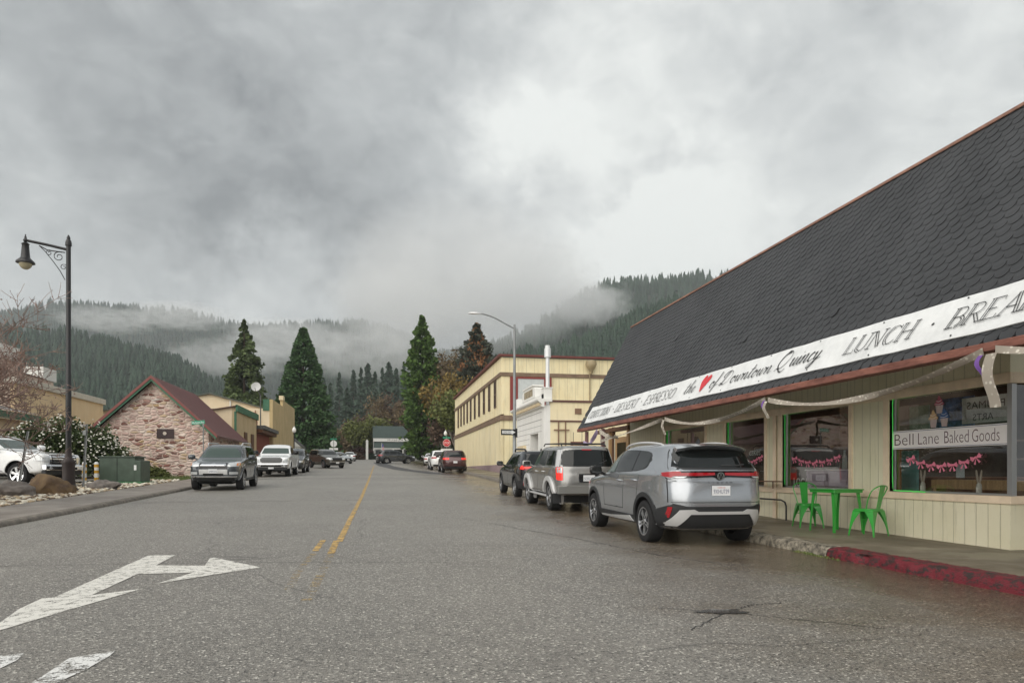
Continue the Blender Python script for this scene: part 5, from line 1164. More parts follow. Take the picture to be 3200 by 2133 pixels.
q = MB(); put_text(q, 'LOCAL', frame((WX + .12, 13.32, 1.03), (0, -1, 0), (0, 0, 1)), width=.62, height=.19, off=.02); o = q.build('window_lettering', mat('white_letters', (.75, .74, .70), .5), None, fixn=False); tag(o, 'white lettering LOCAL low in the window behind the green table', 'lettering')
q = MB(); put_text(q, 'cakes', frame((WX + .12, 15.2, 1.72), (0, -1, 0), (0, 0, 1)), width=.5, height=.17, off=.0, shear=.2); o = q.build('window_lettering', _mats['white_letters'], None, fixn=False); tag(o, 'white script lettering in the window right of the silver SUV roof', 'lettering')
for i, (y, lab) in enumerate([(12.28, 'tall pale bottle in the second window, left one'), (12.05, 'tall pale bottle in the second window, right one')]):
    q = MB(); q.lathe([(.001, 0), (.045, 0), (.045, .22), (.02, .3), (.02, .36), (.001, .36)], 12, M=Matrix.Translation((WX + .35, y, 1.31))); tag(q.build('bottle', mat('pale_bottle', (.5, .52, .5), .3), None, smooth=True), lab, 'bottle', 'bottles in the second window')
# ---------------- ribbons along the eave
m_rib = None
g = G_('lace_ribbon'); v_ = g.n('ShaderNodeTexVoronoi', {'Vector': g.c, 'Scale': 16.0}).outputs['Distance']
m_rib = g.set(Base_Color=g.mix(g.ramp(v_, [(.25, 0.0), (.4, 1.0)]), (.60, .56, .48), (.34, .30, .25)), Roughness=.8)
m_pur = mat('purple_ribbon', (.16, .07, .30), .5)
def swag(y0, y1, z0, z1, sag, lab, m=None, wd=.085, tw=3.0, x=6.70):
    r = MB(); n = 40; vs = []
    for i in range(n + 1):
        t = i / n; y = y0 + (y1 - y0) * t; z = z0 + (z1 - z0) * t - sag * 4 * t * (1 - t); a = math.sin(t * tw * 2) * 1.0
        c_, s_ = math.cos(a), math.sin(a); w2 = wd / 2
        vs += [(x + s_ * w2, y, z + c_ * w2), (x - s_ * w2, y, z - c_ * w2), (x - s_ * w2 - .004, y, z - c_ * w2), (x + s_ * w2 - .004, y, z + c_ * w2)]
    r.add(vs, [(4 * i + a, 4 * i + (a + 1) % 4, 4 * i + 4 + (a + 1) % 4, 4 * i + 4 + a) for i in range(n) for a in range(4)])
    tag(r.build('ribbon_swag', m or m_rib, None, smooth=True, angle=60), lab, 'ribbon', 'ribbon swags under the eave')
def tail(y, z, l, lab, m=None, wd=.09, x=6.69):
    r = MB(); n = 10; vs = []
    for i in range(n + 1):
        t = i / n; zz = z - l * t; dy = .03 * math.sin(t * 5); xx = x - .03 * math.sin(t * 4)
        vs += [(xx, y + dy - wd / 2, zz), (xx - .01, y + dy + wd / 2, zz), (xx - .004, y + dy + wd / 2, zz - .0), (xx + .006, y + dy - wd / 2, zz)]
    r.add(vs, [(4 * i + a, 4 * i + (a + 1) % 4, 4 * i + 4 + (a + 1) % 4, 4 * i + 4 + a) for i in range(n) for a in range(4)])
    tag(r.build('ribbon_tail', m or m_rib, None, smooth=True, angle=60), lab, 'ribbon', 'ribbon tails under the eave')
swag(11.22, 6.78, 2.50, 2.60, .27, 'long cream lace ribbon swag before the corner window'); swag(15.7, 11.3, 2.50, 2.52, .24, 'cream lace ribbon swag before the second and third windows')
swag(20.6, 15.8, 2.18, 2.50, .03, 'cream lace ribbon swag over the roof of the silver SUV', tw=2); swag(6.62, 3.2, 2.60, 2.6, .2, 'cream lace ribbon swag cut by the right edge of the photo')
swag(22.4, 20.9, 2.22, 2.52, .18, 'pale purple ribbon swag between the two far porch posts', mat('pale_purple_ribbon', (.42, .33, .50), .5), .12); swag(20.7, 19.0, 2.5, 2.22, .06, 'short white ribbon swag by the far shop door', m_rib, .12)
tail(6.66, 2.56, .60, 'lace ribbon tail hanging before the corner window', wd=.13); tail(11.26, 2.48, .30, 'cream ribbon tail hanging before the wide wall panel', wd=.07); tail(15.74, 2.48, .36, 'cream ribbon tail above the silver SUV roof', wd=.10)
tail(6.80, 2.56, .26, 'purple ribbon tail beside the long lace tail', m_pur, .05); tail(11.32, 2.50, .24, 'purple ribbon tail beside the short cream tail', m_pur, .035)
# hanging red sign at the far end of the eave
r = empty('hanging_sign', (6.80, 22.9, 2.1), 0, 'small dark red hanging sign at the far end of the eave', 'sign')
q = MB(); q.box(-.40, .10, -.03, .03, -.14, .16); q.build('board', mat('sign_red', (.13, .03, .025), .5, var=.4, vs=10), r, bevel=.01); q = MB(); q.box(-.32, .02, -.034, -.03, -.04, .06); q.build('name_board', mat('sign_gold', (.35, .2, .1), .5), r)
q = MB(); q.tube([(-.3, 0, .16), (-.3, 0, .48)], .008, 6); q.tube([(0, 0, .16), (0, 0, .48)], .008, 6); q.build('hanger', m_plastic, r)
# ---------------- green bistro set
m_gr = mat('green_enamel', (.035, .36, .045), .28, coat=.5, spec=.6)
def leg(x0, y0, x1, y1, zt, zb, w0, w1):
    """pressed-steel leg: an L of two tapering flanges"""
    q = MB(); n = 6; vs = []; sx, sy = (1 if x1 > 0 else -1), (1 if y1 > 0 else -1)
    for i in range(n + 1):
        t = i / n; tt = t ** .8; x, y, z = x0 + (x1 - x0) * tt, y0 + (y1 - y0) * tt, zt + (zb - zt) * t
        w_ = w0 * (1 - t) ** 2.2 + w1 * (1 - (1 - t) ** 2.2)
        vs += [(x - sx * w_, y, z), (x, y, z), (x, y - sy * w_, z), (x - sx * .006, y - sy * w_, z), (x - sx * .006, y - sy * .006, z), (x - sx * w_, y - sy * .006, z)]
    fs = [(6 * i + a, 6 * i + (a + 1) % 6, 6 * i + 6 + (a + 1) % 6, 6 * i + 6 + a) for i in range(n) for a in range(6)] + [tuple(range(6)), tuple(6 * n + a for a in range(6))]
    q.add(vs, fs); return q
def rsq(h, r, n=5):
    P = []
    for k, (cx, cy) in enumerate(((h - r, h - r), (-h + r, h - r), (-h + r, -h + r), (h - r, -h + r))):
        for j in range(n + 1): a = R(90 * k + 90 * j / n); P.append((cx + r * math.cos(a), cy + r * math.sin(a)))
    return P
SW = .152
def zsw(y): return gz(y) + .155
def chair(y, rz, x, lab):
    r = empty('metal_chair', (x, y, zsw(y)), rz, lab, 'chair', 'green metal chairs outside the bakery')
    q = MB(); q.prism(rsq(.175, .06), .43, .452, 'z'); q.prism(rsq(.182, .06), .405, .432, 'z'); q.build('seat', m_gr, r, bevel=.006, smooth=True)
    for sx in (1, -1):
        for sy in (1, -1): leg(sx * .172, sy * .172, sx * .225, sy * .225, .425, 0, .155, .022).build('leg', m_gr, r)
    q = MB(); q.add([(-.055, -.165, .44), (.055, -.165, .44), (.075, -.245, .83), (-.075, -.245, .83), (-.055, -.159, .44), (.055, -.159, .44), (.075, -.239, .83), (-.075, -.239, .83)], [(0, 1, 2, 3), (7, 6, 5, 4), (0, 4, 5, 1), (1, 5, 6, 2), (2, 6, 7, 3), (3, 7, 4, 0)]); q.build('backrest', m_gr, r)
    q = MB(); P = [(-.165, -.05, .43), (-.195, -.10, .6), (-.215, -.15, .70)] + [(-.19 * math.cos(R(a)) * 1.12, -.17 - .08 * math.sin(R(a)), .74 + .10 * math.sin(R(a))) for a in range(0, 181, 15)] + [(.215, -.15, .70), (.195, -.10, .6), (.165, -.05, .43)]
    q.tube(P, .010, 8); q.build('back_hoop', m_gr, r, smooth=True)
    q = MB(); q.tube([(-.19, 0.0, .26), (0, .0, .30), (.19, 0, .26)], .008, 6); q.build('stretcher', m_gr, r)
    return r
chair(12.05, R(165), 8.02, 'green metal chair on the far side of the green table, nearer the silver SUV')
chair(10.42, R(22), 8.06, 'green metal chair on the near side of the green table, below the corner window')
r = empty('metal_table', (8.02, 11.22, zsw(11.2)), R(6), 'small square green metal table between the two green chairs', 'table')
q = MB(); q.prism(rsq(.33, .03), .735, .755, 'z'); q.prism(rsq(.31, .02), .69, .735, 'z'); q.build('tabletop', m_gr, r, bevel=.004)
for sx in (1, -1):
    for sy in (1, -1): leg(sx * .27, sy * .27, sx * .31, sy * .31, .72, 0, .085, .035).build('leg', m_gr, r)
# pipe rail against the wall behind the silver SUV
r = empty('pipe_rail', (8.45, 13.6, zsw(13.6)), 0, 'dark pipe rail by the wall just right of the silver SUV', 'rail')
q = MB(); q.tube([(0, -.15, 0), (0, -.15, .30), (0, -.10, .38), (0, .05, .42), (0, 1.3, .42)], .018, 8); q.build('lower_pipe', m_plastic, r, smooth=True)
q = MB(); q.box(-.14, -.02, -.05, 1.5, .80, .825); q.box(-.05, -.03, .28, .30, .66, .80); q.build('ledge', m_wdark, r)

# pendant bulbs added to brighten the shop, guessed from faint bright points inside
for i, (x, y, lab) in enumerate([(10.3, 9.6, 'small pendant bulb added to light the shop, inside the corner window'), (10.3, 12.6, 'small pendant bulb added to light the shop, inside the second window'), (10.3, 15.4, 'small pendant bulb added to light the shop, inside the third window')]):
    r = empty('added_pendant_lamp', (x, y, 2.75), 0, lab, 'lamp', 'pendant lamps added to light the shop')
    q = MB(); q.tube([(0, 0, .07), (0, 0, .5)], .006, 5); q.lathe([(.02, .1), (.09, .02), (.085, .02), (.018, .09)], 12, cap=False); q.build('shade', m_plastic, r)
    q = MB(); q.lathe([(.001, -.03), (.025, -.015), (.03, .01), (.015, .05), (.001, .05)], 10); q.build('bulb', mat('warm_bulb', (1, .78, .5), .4, emit=12), r, smooth=True)
    pl = bpy.data.lights.new('shop_fill_light', 'POINT'); pl.energy = 4; pl.color = (1, .8, .58); pl.shadow_soft_size = .06; po_ = bpy.data.objects.new('shop_fill_light', pl); COL.objects.link(po_); po_.parent = r; po_.location = (0, 0, -.08)
# ================================================================ buildings of the street
def facade_mat(name, c0, c1, per=0, axis=0, stain=.5, bump=.25):
    g = G_(name); xyz = g.xyz()
    c = g.mix(g.ramp(g.noise(.8, 7, .7), [(.35, 0.0), (.68, 1.0)]), c0, c1)
    st = g.noise(1.0, 7, .7, vec=g.scale((2.2, 2.2, .25)))
    c = g.mix(g.ramp(st, [(.5, 0.0), (.72, stain)]), c, tuple(x * .38 for x in c0))
    if per:
        t = g.math('PINGPONG', xyz[axis], per / 2); gr = g.ramp(t, [(.0, 1.0), (.03, 0.0)]); c = g.mix(g.math('MULTIPLY', gr, .38), c, (.12, .10, .05))
    return g.set(Base_Color=c, Roughness=.8, Normal=g.bump(g.noise(25, 5, .7), bump, .02))
class Bld:
    def __init__(s, name, label, x, y, cat='building', z=None):
        s.o = empty(name, (x, y, gz(y) if z is None else z), 0, label, cat); s.M = Matrix.Translation((-x, -y, -(gz(y) if z is None else z)))
    def box(s, name, m, *bs, bevel=0, parent=None, kind=None):
        if name in ('side_wall', 'end_wall', 'parapet', 'wall', 'alcove', 'window', 'front_wall') and not parent and len(bs) > 1 and not name == 'window':
            for b in bs: o = s.box(name, m, b, bevel=bevel)
            return o
        q = MB()
        for b in bs: q.box(*b, M=s.M)
        o = q.build(name, m, parent or s.o, bevel=bevel)
        if kind: o['kind'] = kind
        return o
    def mesh(s, name, m, vs, fs, parent=None):
        q = MB(); q.add(vs, fs, s.M); return q.build(name, m, parent or s.o)
# ---- yellow two-storey building
YX, Y0, Y1 = 8.6, 48.8, 78.8; ZT = 9.5
m_yel = facade_mat('yellow_boards', (.82, .70, .43), (.87, .78, .53), 0, 1, .5); m_yelg = facade_mat('yellow_grooved', (.80, .69, .43), (.87, .78, .54), .55, 1, .4); m_yelx = facade_mat('yellow_grooved_side', (.80, .69, .43), (.87, .79, .54), .6, 0, .45)
m_band = mat('brown_band', (.20, .135, .09), .7, var=.25, vs=2); m_maroon = mat('maroon_roof_edge', (.14, .035, .03), .6, var=.15)
B = Bld('yellow_building', 'two-storey yellow building with brown bands and a row of narrow upper windows', YX, Y0)
q = MB(); q.box(YX, YX + .2, Y0, Y1, 5.3, ZT - .2, M=B.M); q.build('upper_wall', m_yel, B.o); B.box('lower_wall', m_yelg, (YX - .03, YX + .17, Y0 + .02, Y1 - .02, .8, 4.85))
B.box('side_wall', m_yelx, (YX + .2, 26, Y0 + .01, Y0 + .2, .4, ZT - .2), (YX + .2, 26, Y1 - .2, Y1, .4, ZT - .2))
B.box('flat_roof', mat('flat_roof_tar', (.05, .05, .05), .9), (YX + .2, 26, Y0 + .2, Y1 - .2, ZT - .6, ZT - .5))
B.box('plinth', mat('mauve_plinth', (.30, .22, .23), .8, var=.2), (YX - .10, YX + .1, Y0 - .03, Y1, .6, 1.75))
B.box('roof_edge', m_maroon, (YX - .22, YX + .1, Y0 - .22, Y1 + .1, ZT - .15, ZT), (YX + .1, 26, Y0 - .22, Y0 + .1, ZT - .15, ZT), bevel=.01)
B.box('band', m_band, (YX - .10, YX + .05, Y0 - .08, Y1, 4.86, 5.22), (YX + .05, 26, Y0 - .08, Y0 + .05, 4.86, 5.22)); B.box('band', m_band, (YX - .10, YX + .05, Y0 - .08, Y1, 7.98, 8.24), (YX + .05, 26, Y0 - .08, Y0 + .05, 7.98, 8.24))
m_wpane = mat('old_window_glass', (.02, .022, .02), .08, spec=.7); m_wfr = mat('dark_window_frame', (.10, .065, .045), .6)
for i in range(10):
    y = 51.3 + i * 2.75
    if i > 4: y = 52.3 + i * 2.55
    f = B.box('window', m_wfr, (YX - .07, YX - .002, y - .42, y + .42, 5.95, 6.05), (YX - .07, YX - .002, y - .42, y + .42, 7.85, 7.95), (YX - .07, YX - .002, y - .42, y - .32, 6.05, 7.85), (YX - .07, YX - .002, y + .32, y + .42, 6.05, 7.85), (YX - .06, YX - .002, y - .32, y + .32, 6.88, 6.96))
    B.box('pane', m_wpane, (YX - .03, YX - .001, y - .32, y + .32, 6.05, 7.85), parent=f)
f = B.box('window', mat('red_window_frame', (.22, .035, .03), .6), (10.92 - 1.7, 10.92 - 1.15, Y0 - .09, Y0 + .005, 5.5, 7.95), (10.92 + .75, 10.92 + 1.3, Y0 - .09, Y0 + .005, 5.5, 7.95), (10.92 - 1.15, 10.92 + .75, Y0 - .09, Y0 + .005, 7.82, 7.95))
B.box('pane', mat('curtained_pane', (.55, .58, .58), .3, var=.1), (10.92 - 1.15, 10.92 + .75, Y0 - .05, Y0 + .004, 5.5, 7.82), parent=f)
q = MB(); q.lathe([(.02, .5), (.36, .42), (.40, .15), (.30, -.1), (.14, -.3), (.1, -.5)], 18, M=B.M @ Matrix.Translation((15.05, Y0 - .4, 8.75))); q.box(14.95, 15.15, Y0 - .4, Y0 + .02, 8.6, 8.7, M=B.M); q.tube([(15.05, Y0 - .05, 8.4), (15.05, Y0 - .05, 4.0)], .05, 6, M=B.M); q.build('roof_vent', mat('tan_metal_vent', (.34, .27, .16), .5, var=.2), B.o, smooth=True)
q = MB(); q.box(17.0, 17.2, Y0 - .82, Y0 - .7, 8.8, 9.0, M=B.M)
# ---- small white building with cornice
m_wst = facade_mat('white_stucco', (.80, .79, .75), (.86, .85, .82), 0, 1, .2); m_cap = mat('white_trim_paint', (.80, .79, .75), .6)
m_ylow = facade_mat('pale_yellow_stucco', (.84, .72, .46), (.88, .78, .54), 0, 0, .35)
W = Bld('white_building', 'small one-storey white building with cornice, crest and metal flue', 8.6, 36)
X0, Ya, Yb = 8.6, 36.0, 43.3; b0 = gz(36)
W.box('side_wall', m_ylow, (X0 + .35, 24, Ya + .03, Ya + .2, b0 - .2, 4.92), (X0 + .4, 24, Yb - .2, Yb, b0 - .2, 4.9), (X0 + 9, 24, Ya + .2, Yb - .2, 4.4, 4.5))
W.box('roof', mat('flat_roof_tar2', (.06, .055, .05), .9), (X0 + .4, 24, Ya + .2, Yb - .2, 4.5, 4.6)); W.box('roof_edge', mat('dark_roof_edge', (.13, .06, .05), .7), (X0 + .35, 24, Ya - .04, Ya + .2, 4.92, 5.02)); W.box('roof_edge', _mats['dark_roof_edge'], (X0 + .35, 24, Ya - .03, Ya + .03, 3.88, 3.96))
q = MB(); DA, DB = 37.3, 39.3; WA, WB = 40.6, 42.0
for bx in ((X0, X0 + .3, Ya + .02, DA, b0 - .1, 4.75), (X0, X0 + .3, DB, WA, b0 - .1, 4.75), (X0, X0 + .3, WB, Yb, b0 - .1, 4.75), (X0, X0 + .3, DA, DB, 3.35, 4.75), (X0, X0 + .3, WA, WB, 2.45, 4.75), (X0, X0 + .3, WA, WB, b0 - .1, 1.35), (X0 + .3, X0 + .36, Ya + .02, Ya + .3, b0 - .1, 4.75)): q.box(*bx, M=W.M)
q.build('front_wall', m_wst, W.o)
W.box('wall_groove', mat('groove_grey', (.34, .33, .32), .8), *[(X0 - .012, X0 + .002, Ya + .45, Yb - .3, z, z + .03) for z in (4.42, 4.02)], *[(X0 - .008, X0 + .002, DB + .2 if z < 3.3 else Ya + .45, Yb - .3, z, z + .02) for z in (3.7, 3.4, 3.1, 2.8)])
q = MB(); prof = [(0, 4.62), (-.14, 4.66), (-.14, 4.78), (-.22, 4.86), (-.34, 4.94), (-.38, 5.0), (-.38, 5.06), (0, 5.08)]; q.prism([(X0 + a, z) for a, z in prof], Ya - .18, Yb + .2, 'y', M=W.M); q.box(X0, X0 + .42, Ya - .18, Ya + .02, 4.92, 5.08, M=W.M); q.build('cornice', m_cap, W.o)
for i in range(17): W.box('dentil', mat('cornice_cream', (.70, .58, .38), .7), (X0 - .30, X0 - .15, Ya + .1 + i * .43, Ya + .32 + i * .43, 4.72, 4.86))
W.box('parapet', m_cap, (X0 + .0, X0 + .35, Ya, Yb + .05, 5.08, 5.36), (X0 + .0, X0 + .44, Ya - .08, Ya + .5, 5.085, 5.62), (X0 - .05, X0 + .5, Yb - .5, Yb + .12, 5.085, 5.75), (X0 - .04, X0 + .48, Ya - .12, Ya + .54, 5.62, 5.68), bevel=.01)
q = MB(); q.prism([(38.0, 5.37), (41.4, 5.37), (41.4, 5.85), (40.9, 6.02), (38.5, 6.02), (38.0, 5.85)], X0 - .02, X0 + .5, 'x', M=W.M); q.box(X0 - .08, X0 + .55, 38.3, 41.1, 6.02, 6.10, M=W.M); cr_ = q.build('crest', m_cap, W.o)
W.box('crest_panel', mat('crest_panel', (.30, .25, .17), .7, var=.5, vs=4), (X0 - .04, X0 - .02, 38.6, 40.8, 5.5, 5.88), parent=cr_)
f = W.box('door', mat('grey_door', (.24, .23, .22), .6, var=.2), (X0 + .75, X0 + .8, DA, DB, b0, 2.9)); W.box('door_glass', m_wpane, (X0 + .73, X0 + .76, DA + .15, DA + .95, 1.3, 2.8), parent=f)
W.box('alcove', m_wst, (X0 + .3, X0 + .9, DB, DB + .1, b0, 3.4), (X0 + .3, X0 + .9, DA - .1, DA, b0, 3.4), (X0 + .3, X0 + .9, DA, DB, 3.36, 3.46))
f = W.box('window', m_wpane, (X0 + .16, X0 + .18, WA, WB, 1.35, 2.45)); W.box('window_hood', _mats['cornice_cream'], (X0 - .18, X0, WA - .2, WB + .2, 2.46, 2.78), parent=f, bevel=.02); W.box('window_bar', m_cap, (X0 + .12, X0 + .2, (WA + WB) / 2 - .04, (WA + WB) / 2 + .04, 1.35, 2.45), parent=f)
q = MB(); q.tube([(X0 + .75, Ya + 2.2, 4.6), (X0 + .75, Ya + 2.2, 7.75)], .11, 14, M=W.M); q.lathe([(.11, 7.6), (.19, 7.62), (.19, 8.1), (.14, 8.14), (.14, 8.28), (.001, 8.3)], 14, M=W.M @ Matrix.Translation((X0 + .75, Ya + 2.2, 0))); q.build('flue', mat('flue_white', (.72, .73, .73), .35, metal=.2), W.o, smooth=True)
q = MB()
for x in (9.4, 9.78): q.tube([(x, Ya - .02, 1), (x, Ya - .02, 3.9)], .035, 6, M=W.M)
q.box(9.15, 9.98, Ya - .07, Ya - .02, 3.42, 3.48, M=W.M); q.box(10.3, 10.66, Ya - .02, Ya + .02, 4.3, 4.6, M=W.M); q.build('wall_pipe', mat('brown_pipe', (.22, .13, .08), .6), W.o)
# ---- stone building
g = G_('rubble_stone')
vec = g.n('ShaderNodeVectorMath', {0: g.c, 1: g.n('ShaderNodeVectorMath', {0: g.noise(2.0, 3, .6, out='Color'), 1: (.22, .22, .16)}, operation='MULTIPLY').outputs[0]}, operation='ADD').outputs[0]
vec = g.scale((2.7, 2.7, 6.8), vec)
v1 = g.n('ShaderNodeTexVoronoi', {'Vector': vec, 'Scale': 1.0, 'Randomness': .9}); ve = g.n('ShaderNodeTexVoronoi', {'Vector': vec, 'Scale': 1.0, 'Randomness': .9}, feature='DISTANCE_TO_EDGE').outputs[0]
cs = g.n('ShaderNodeSeparateColor', {0: v1.outputs['Color']}).outputs
c = g.ramp(cs[0], [(.0, (.12, .04, .03)), (.16, (.33, .14, .10)), (.22, (.58, .38, .32)), (.5, (.76, .54, .47)), (.75, (.84, .70, .60)), (.9, (.55, .37, .18)), (1, (.85, .78, .72))])
c = g.mix(g.math('MULTIPLY', g.noise(18, 5, .8), .25), c, (.36, .27, .24)); mo = g.ramp(ve, [(.03, 1.0), (.09, 0.0)])
c = g.mix(mo, c, (.74, .60, .51)); c = g.mix(g.ramp(g.noise(.6, 4), [(.5, 0.0), (.8, .35)]), c, (.25, .18, .16))
m_stone = g.set(Base_Color=c, Roughness=.85, Normal=g.bump(g.math('MULTIPLY', g.ramp(ve, [(.0, 0.0), (.25, 1.0)]), 1.0), .9, .06))
SX0, SX1, SY0, SY1 = -15.45, -9.5, 43.0, 52.2; RX = -12.44; bz = gz(43)
S = Bld('stone_building', 'small pinkish rubble-stone building with maroon metal gable roof and green trim', RX, SY0, z=bz)
def roofz(x): return 6.50 - abs(x - RX) * .945
q = MB(); q.prism([(SX0, bz - .1), (SX1, bz - .1), (SX1, roofz(SX1) - .12), (RX, roofz(RX) - .12), (SX0, roofz(SX0) - .12)], SY0, SY0 + .4, 'y', M=S.M); q.prism([(SX0, bz - .1), (SX1, bz - .1), (SX1, roofz(SX1) - .12), (RX, roofz(RX) - .12), (SX0, roofz(SX0) - .12)], SY1 - .4, SY1, 'y', M=S.M)
q.box(SX1 - .4, SX1, SY0 + .4, SY1 - .4, bz - .1, roofz(SX1) - .12, M=S.M); q.box(SX0, SX0 + .4, SY0 + .4, SY1 - .4, bz - .1, roofz(SX0) - .12, M=S.M); q.build('wall', m_stone, S.o)
m_mroof = mat('maroon_metal_roof', (.15, .07, .068), .42, var=.12, vs=1.5, metal=.2); m_grn = mat('green_trim', (.05, .16, .09), .6, var=.2)
q = MB()
for s in (1, -1):
    ex = (SX1 + .55 - RX) if s > 0 else (RX - SX0 + .55); x0, x1 = RX, RX + s * ex; z0, z1 = 6.62, 6.62 - ex * .945
    n = 10
    q.add([(x0, SY0 - .45, z0), (x1, SY0 - .45, z1), (x1, SY1 + .3, z1), (x0, SY1 + .3, z0), (x0, SY0 - .45, z0 - .10), (x1, SY0 - .45, z1 - .10), (x1, SY1 + .3, z1 - .10), (x0, SY1 + .3, z0 - .10)], [(0, 1, 2, 3), (7, 6, 5, 4), (0, 4, 5, 1), (1, 5, 6, 2), (2, 6, 7, 3)], S.M)
    for k in range(1, 24):
        y = SY0 - .4 + k * .42
        q.add([(x0, y, z0 + .035), (x1, y, z1 + .035), (x1, y + .03, z1 + .035), (x0, y + .03, z0 + .035), (x0, y, z0 - .01), (x1, y, z1 - .01), (x1, y + .03, z1 - .01), (x0, y + .03, z0 - .01)], [(0, 1, 2, 3), (0, 4, 5, 1), (3, 2, 6, 7)], S.M)
q.build('roof', m_mroof, S.o)
q = MB()
for s in (1, -1):
    ex = (SX1 + .5 - RX) if s > 0 else (RX - SX0 + .5); x0, x1 = RX, RX + s * ex
    q.add([(x0, SY0 - .42, 6.51), (x1, SY0 - .42, 6.51 - ex * .945), (x1, SY0 - .42, 6.33 - ex * .945), (x0, SY0 - .42, 6.33), (x0, SY0 - .36, 6.51), (x1, SY0 - .36, 6.51 - ex * .945), (x1, SY0 - .36, 6.33 - ex * .945), (x0, SY0 - .36, 6.33)], [(0, 1, 2, 3), (7, 6, 5, 4), (0, 4, 5, 1), (3, 2, 6, 7), (1, 5, 6, 2)], S.M)
q.build('bargeboard', m_grn, S.o)
q = MB()
for s in (1, -1):
    ex = (SX1 + .56 - RX) if s > 0 else (RX - SX0 + .56); x0, x1 = RX, RX + s * ex
    q.add([(x0, SY0 - .47, 6.66), (x1, SY0 - .47, 6.66 - ex * .945), (x1, SY0 - .47, 6.47 - ex * .945), (x0, SY0 - .47, 6.47), (x0, SY0 - .43, 6.66), (x1, SY0 - .43, 6.66 - ex * .945), (x1, SY0 - .43, 6.47 - ex * .945), (x0, SY0 - .43, 6.47)], [(0, 1, 2, 3), (7, 6, 5, 4), (0, 4, 5, 1), (3, 2, 6, 7), (1, 5, 6, 2)], S.M)
q.build('verge_flashing', mat('maroon_flashing', (.20, .055, .045), .5), S.o)
q = MB(); q.box(-12.25, -11.35, SY0 - .07, SY0 - .005, 3.15, 3.68, M=S.M); pl_ = q.build('plaque', mat('dark_plaque', (.035, .015, .015), .5, var=.3), S.o)
q = MB(); q.lathe([(.001, .0), (.09, .0), (.1, .02)], 14, M=S.M @ frame((-11.82, SY0 - .075, 3.42), (1, 0, 0), (0, 0, 1))); q.build('plaque_emblem', mat('emblem_cream', (.55, .48, .40), .6), pl_)
# ---- tan shop with green trim, timber bay, tall false front, and the long building behind
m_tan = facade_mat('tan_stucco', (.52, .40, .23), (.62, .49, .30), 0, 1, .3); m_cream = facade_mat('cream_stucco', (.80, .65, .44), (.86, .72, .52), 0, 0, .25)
T = Bld('tan_shop', 'tan stucco shop with green roof trim next to the stone building', -10.1, 54)
TX_ = -10.05
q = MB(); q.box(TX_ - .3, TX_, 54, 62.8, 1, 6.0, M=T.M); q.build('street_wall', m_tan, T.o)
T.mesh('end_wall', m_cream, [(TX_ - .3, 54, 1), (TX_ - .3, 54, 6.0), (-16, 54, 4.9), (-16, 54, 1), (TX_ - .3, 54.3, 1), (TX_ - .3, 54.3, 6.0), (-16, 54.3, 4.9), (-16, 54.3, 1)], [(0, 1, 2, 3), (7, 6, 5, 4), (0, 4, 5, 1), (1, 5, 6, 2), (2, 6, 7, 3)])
T.mesh('roof', mat('brown_roofing', (.10, .06, .05), .8), [(TX_ + .1, 53.8, 6.06), (TX_ + .1, 62.9, 6.06), (-16, 62.9, 4.98), (-16, 53.8, 4.98), (TX_ + .1, 53.8, 5.98), (TX_ + .1, 62.9, 5.98), (-16, 62.9, 4.9), (-16, 53.8, 4.9)], [(0, 1, 2, 3), (7, 6, 5, 4), (0, 4, 5, 1), (1, 5, 6, 2), (2, 6, 7, 3), (3, 7, 4, 0)])
T.box('green_fascia', m_grn, (TX_ + .0, TX_ + .14, 53.8, 63.1, 5.62, 6.10)); T.box('corner_board', m_grn, (TX_ - .12, TX_ + .03, 53.94, 54.06, 1, 5.62))
for y in (57.6, 60.6):
    f = T.box('window', m_wdark, (TX_, TX_ + .08, y - .55, y + .55, 1.6, 4.3)); T.box('pane', m_wpane, (TX_ + .07, TX_ + .09, y - .2, y + .35, 1.8, 3.0), parent=f)
m_redwood = mat('red_stained_wood', (.30, .055, .02), .55, col2=(.16, .025, .012), vs=2.5, vstr=(5, 5, .5), bump=.3)
Wd = Bld('timber_shopfront', 'red-brown timber shopfront under a dark awning between tan walls', -10.3, 63.2)
Wd.box('wall', m_redwood, (-10.6, -10.3, 62.9, 71.8, 1.2, 4.7)); Wd.box('awning', mat('awning_grey', (.12, .12, .12), .7, var=.4), (-10.7, -9.4, 63.0, 71.7, 4.9, 5.2)); Wd.box('awning_band', m_wdark, (-10.6, -9.6, 63.0, 71.7, 4.6, 4.88)); Wd.box('upper_panel', m_redwood, (-10.4, -10.25, 62.85, 64.6, 5.2, 6.3))
F_ = Bld('false_front_shop', 'tall tan false-front shop, top stepping up away from the camera', -10, 71.9)
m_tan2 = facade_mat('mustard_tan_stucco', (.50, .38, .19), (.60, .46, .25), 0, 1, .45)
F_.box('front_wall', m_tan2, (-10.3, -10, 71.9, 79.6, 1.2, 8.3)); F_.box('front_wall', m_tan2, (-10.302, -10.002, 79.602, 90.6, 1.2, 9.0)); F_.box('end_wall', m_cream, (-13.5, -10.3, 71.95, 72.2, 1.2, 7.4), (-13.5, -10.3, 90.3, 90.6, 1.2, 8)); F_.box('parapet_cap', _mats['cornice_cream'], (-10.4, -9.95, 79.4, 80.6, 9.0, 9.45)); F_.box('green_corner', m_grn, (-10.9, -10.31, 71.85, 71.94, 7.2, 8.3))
q = MB()
for x in (-12.9, -12.2, -11.6): q.tube([(x, 71.85, 3), (x, 71.85, 7.2)], .06, 6, M=F_.M)
q.build('downpipe', mat('pipe_rust', (.34, .17, .10), .7), F_.o)
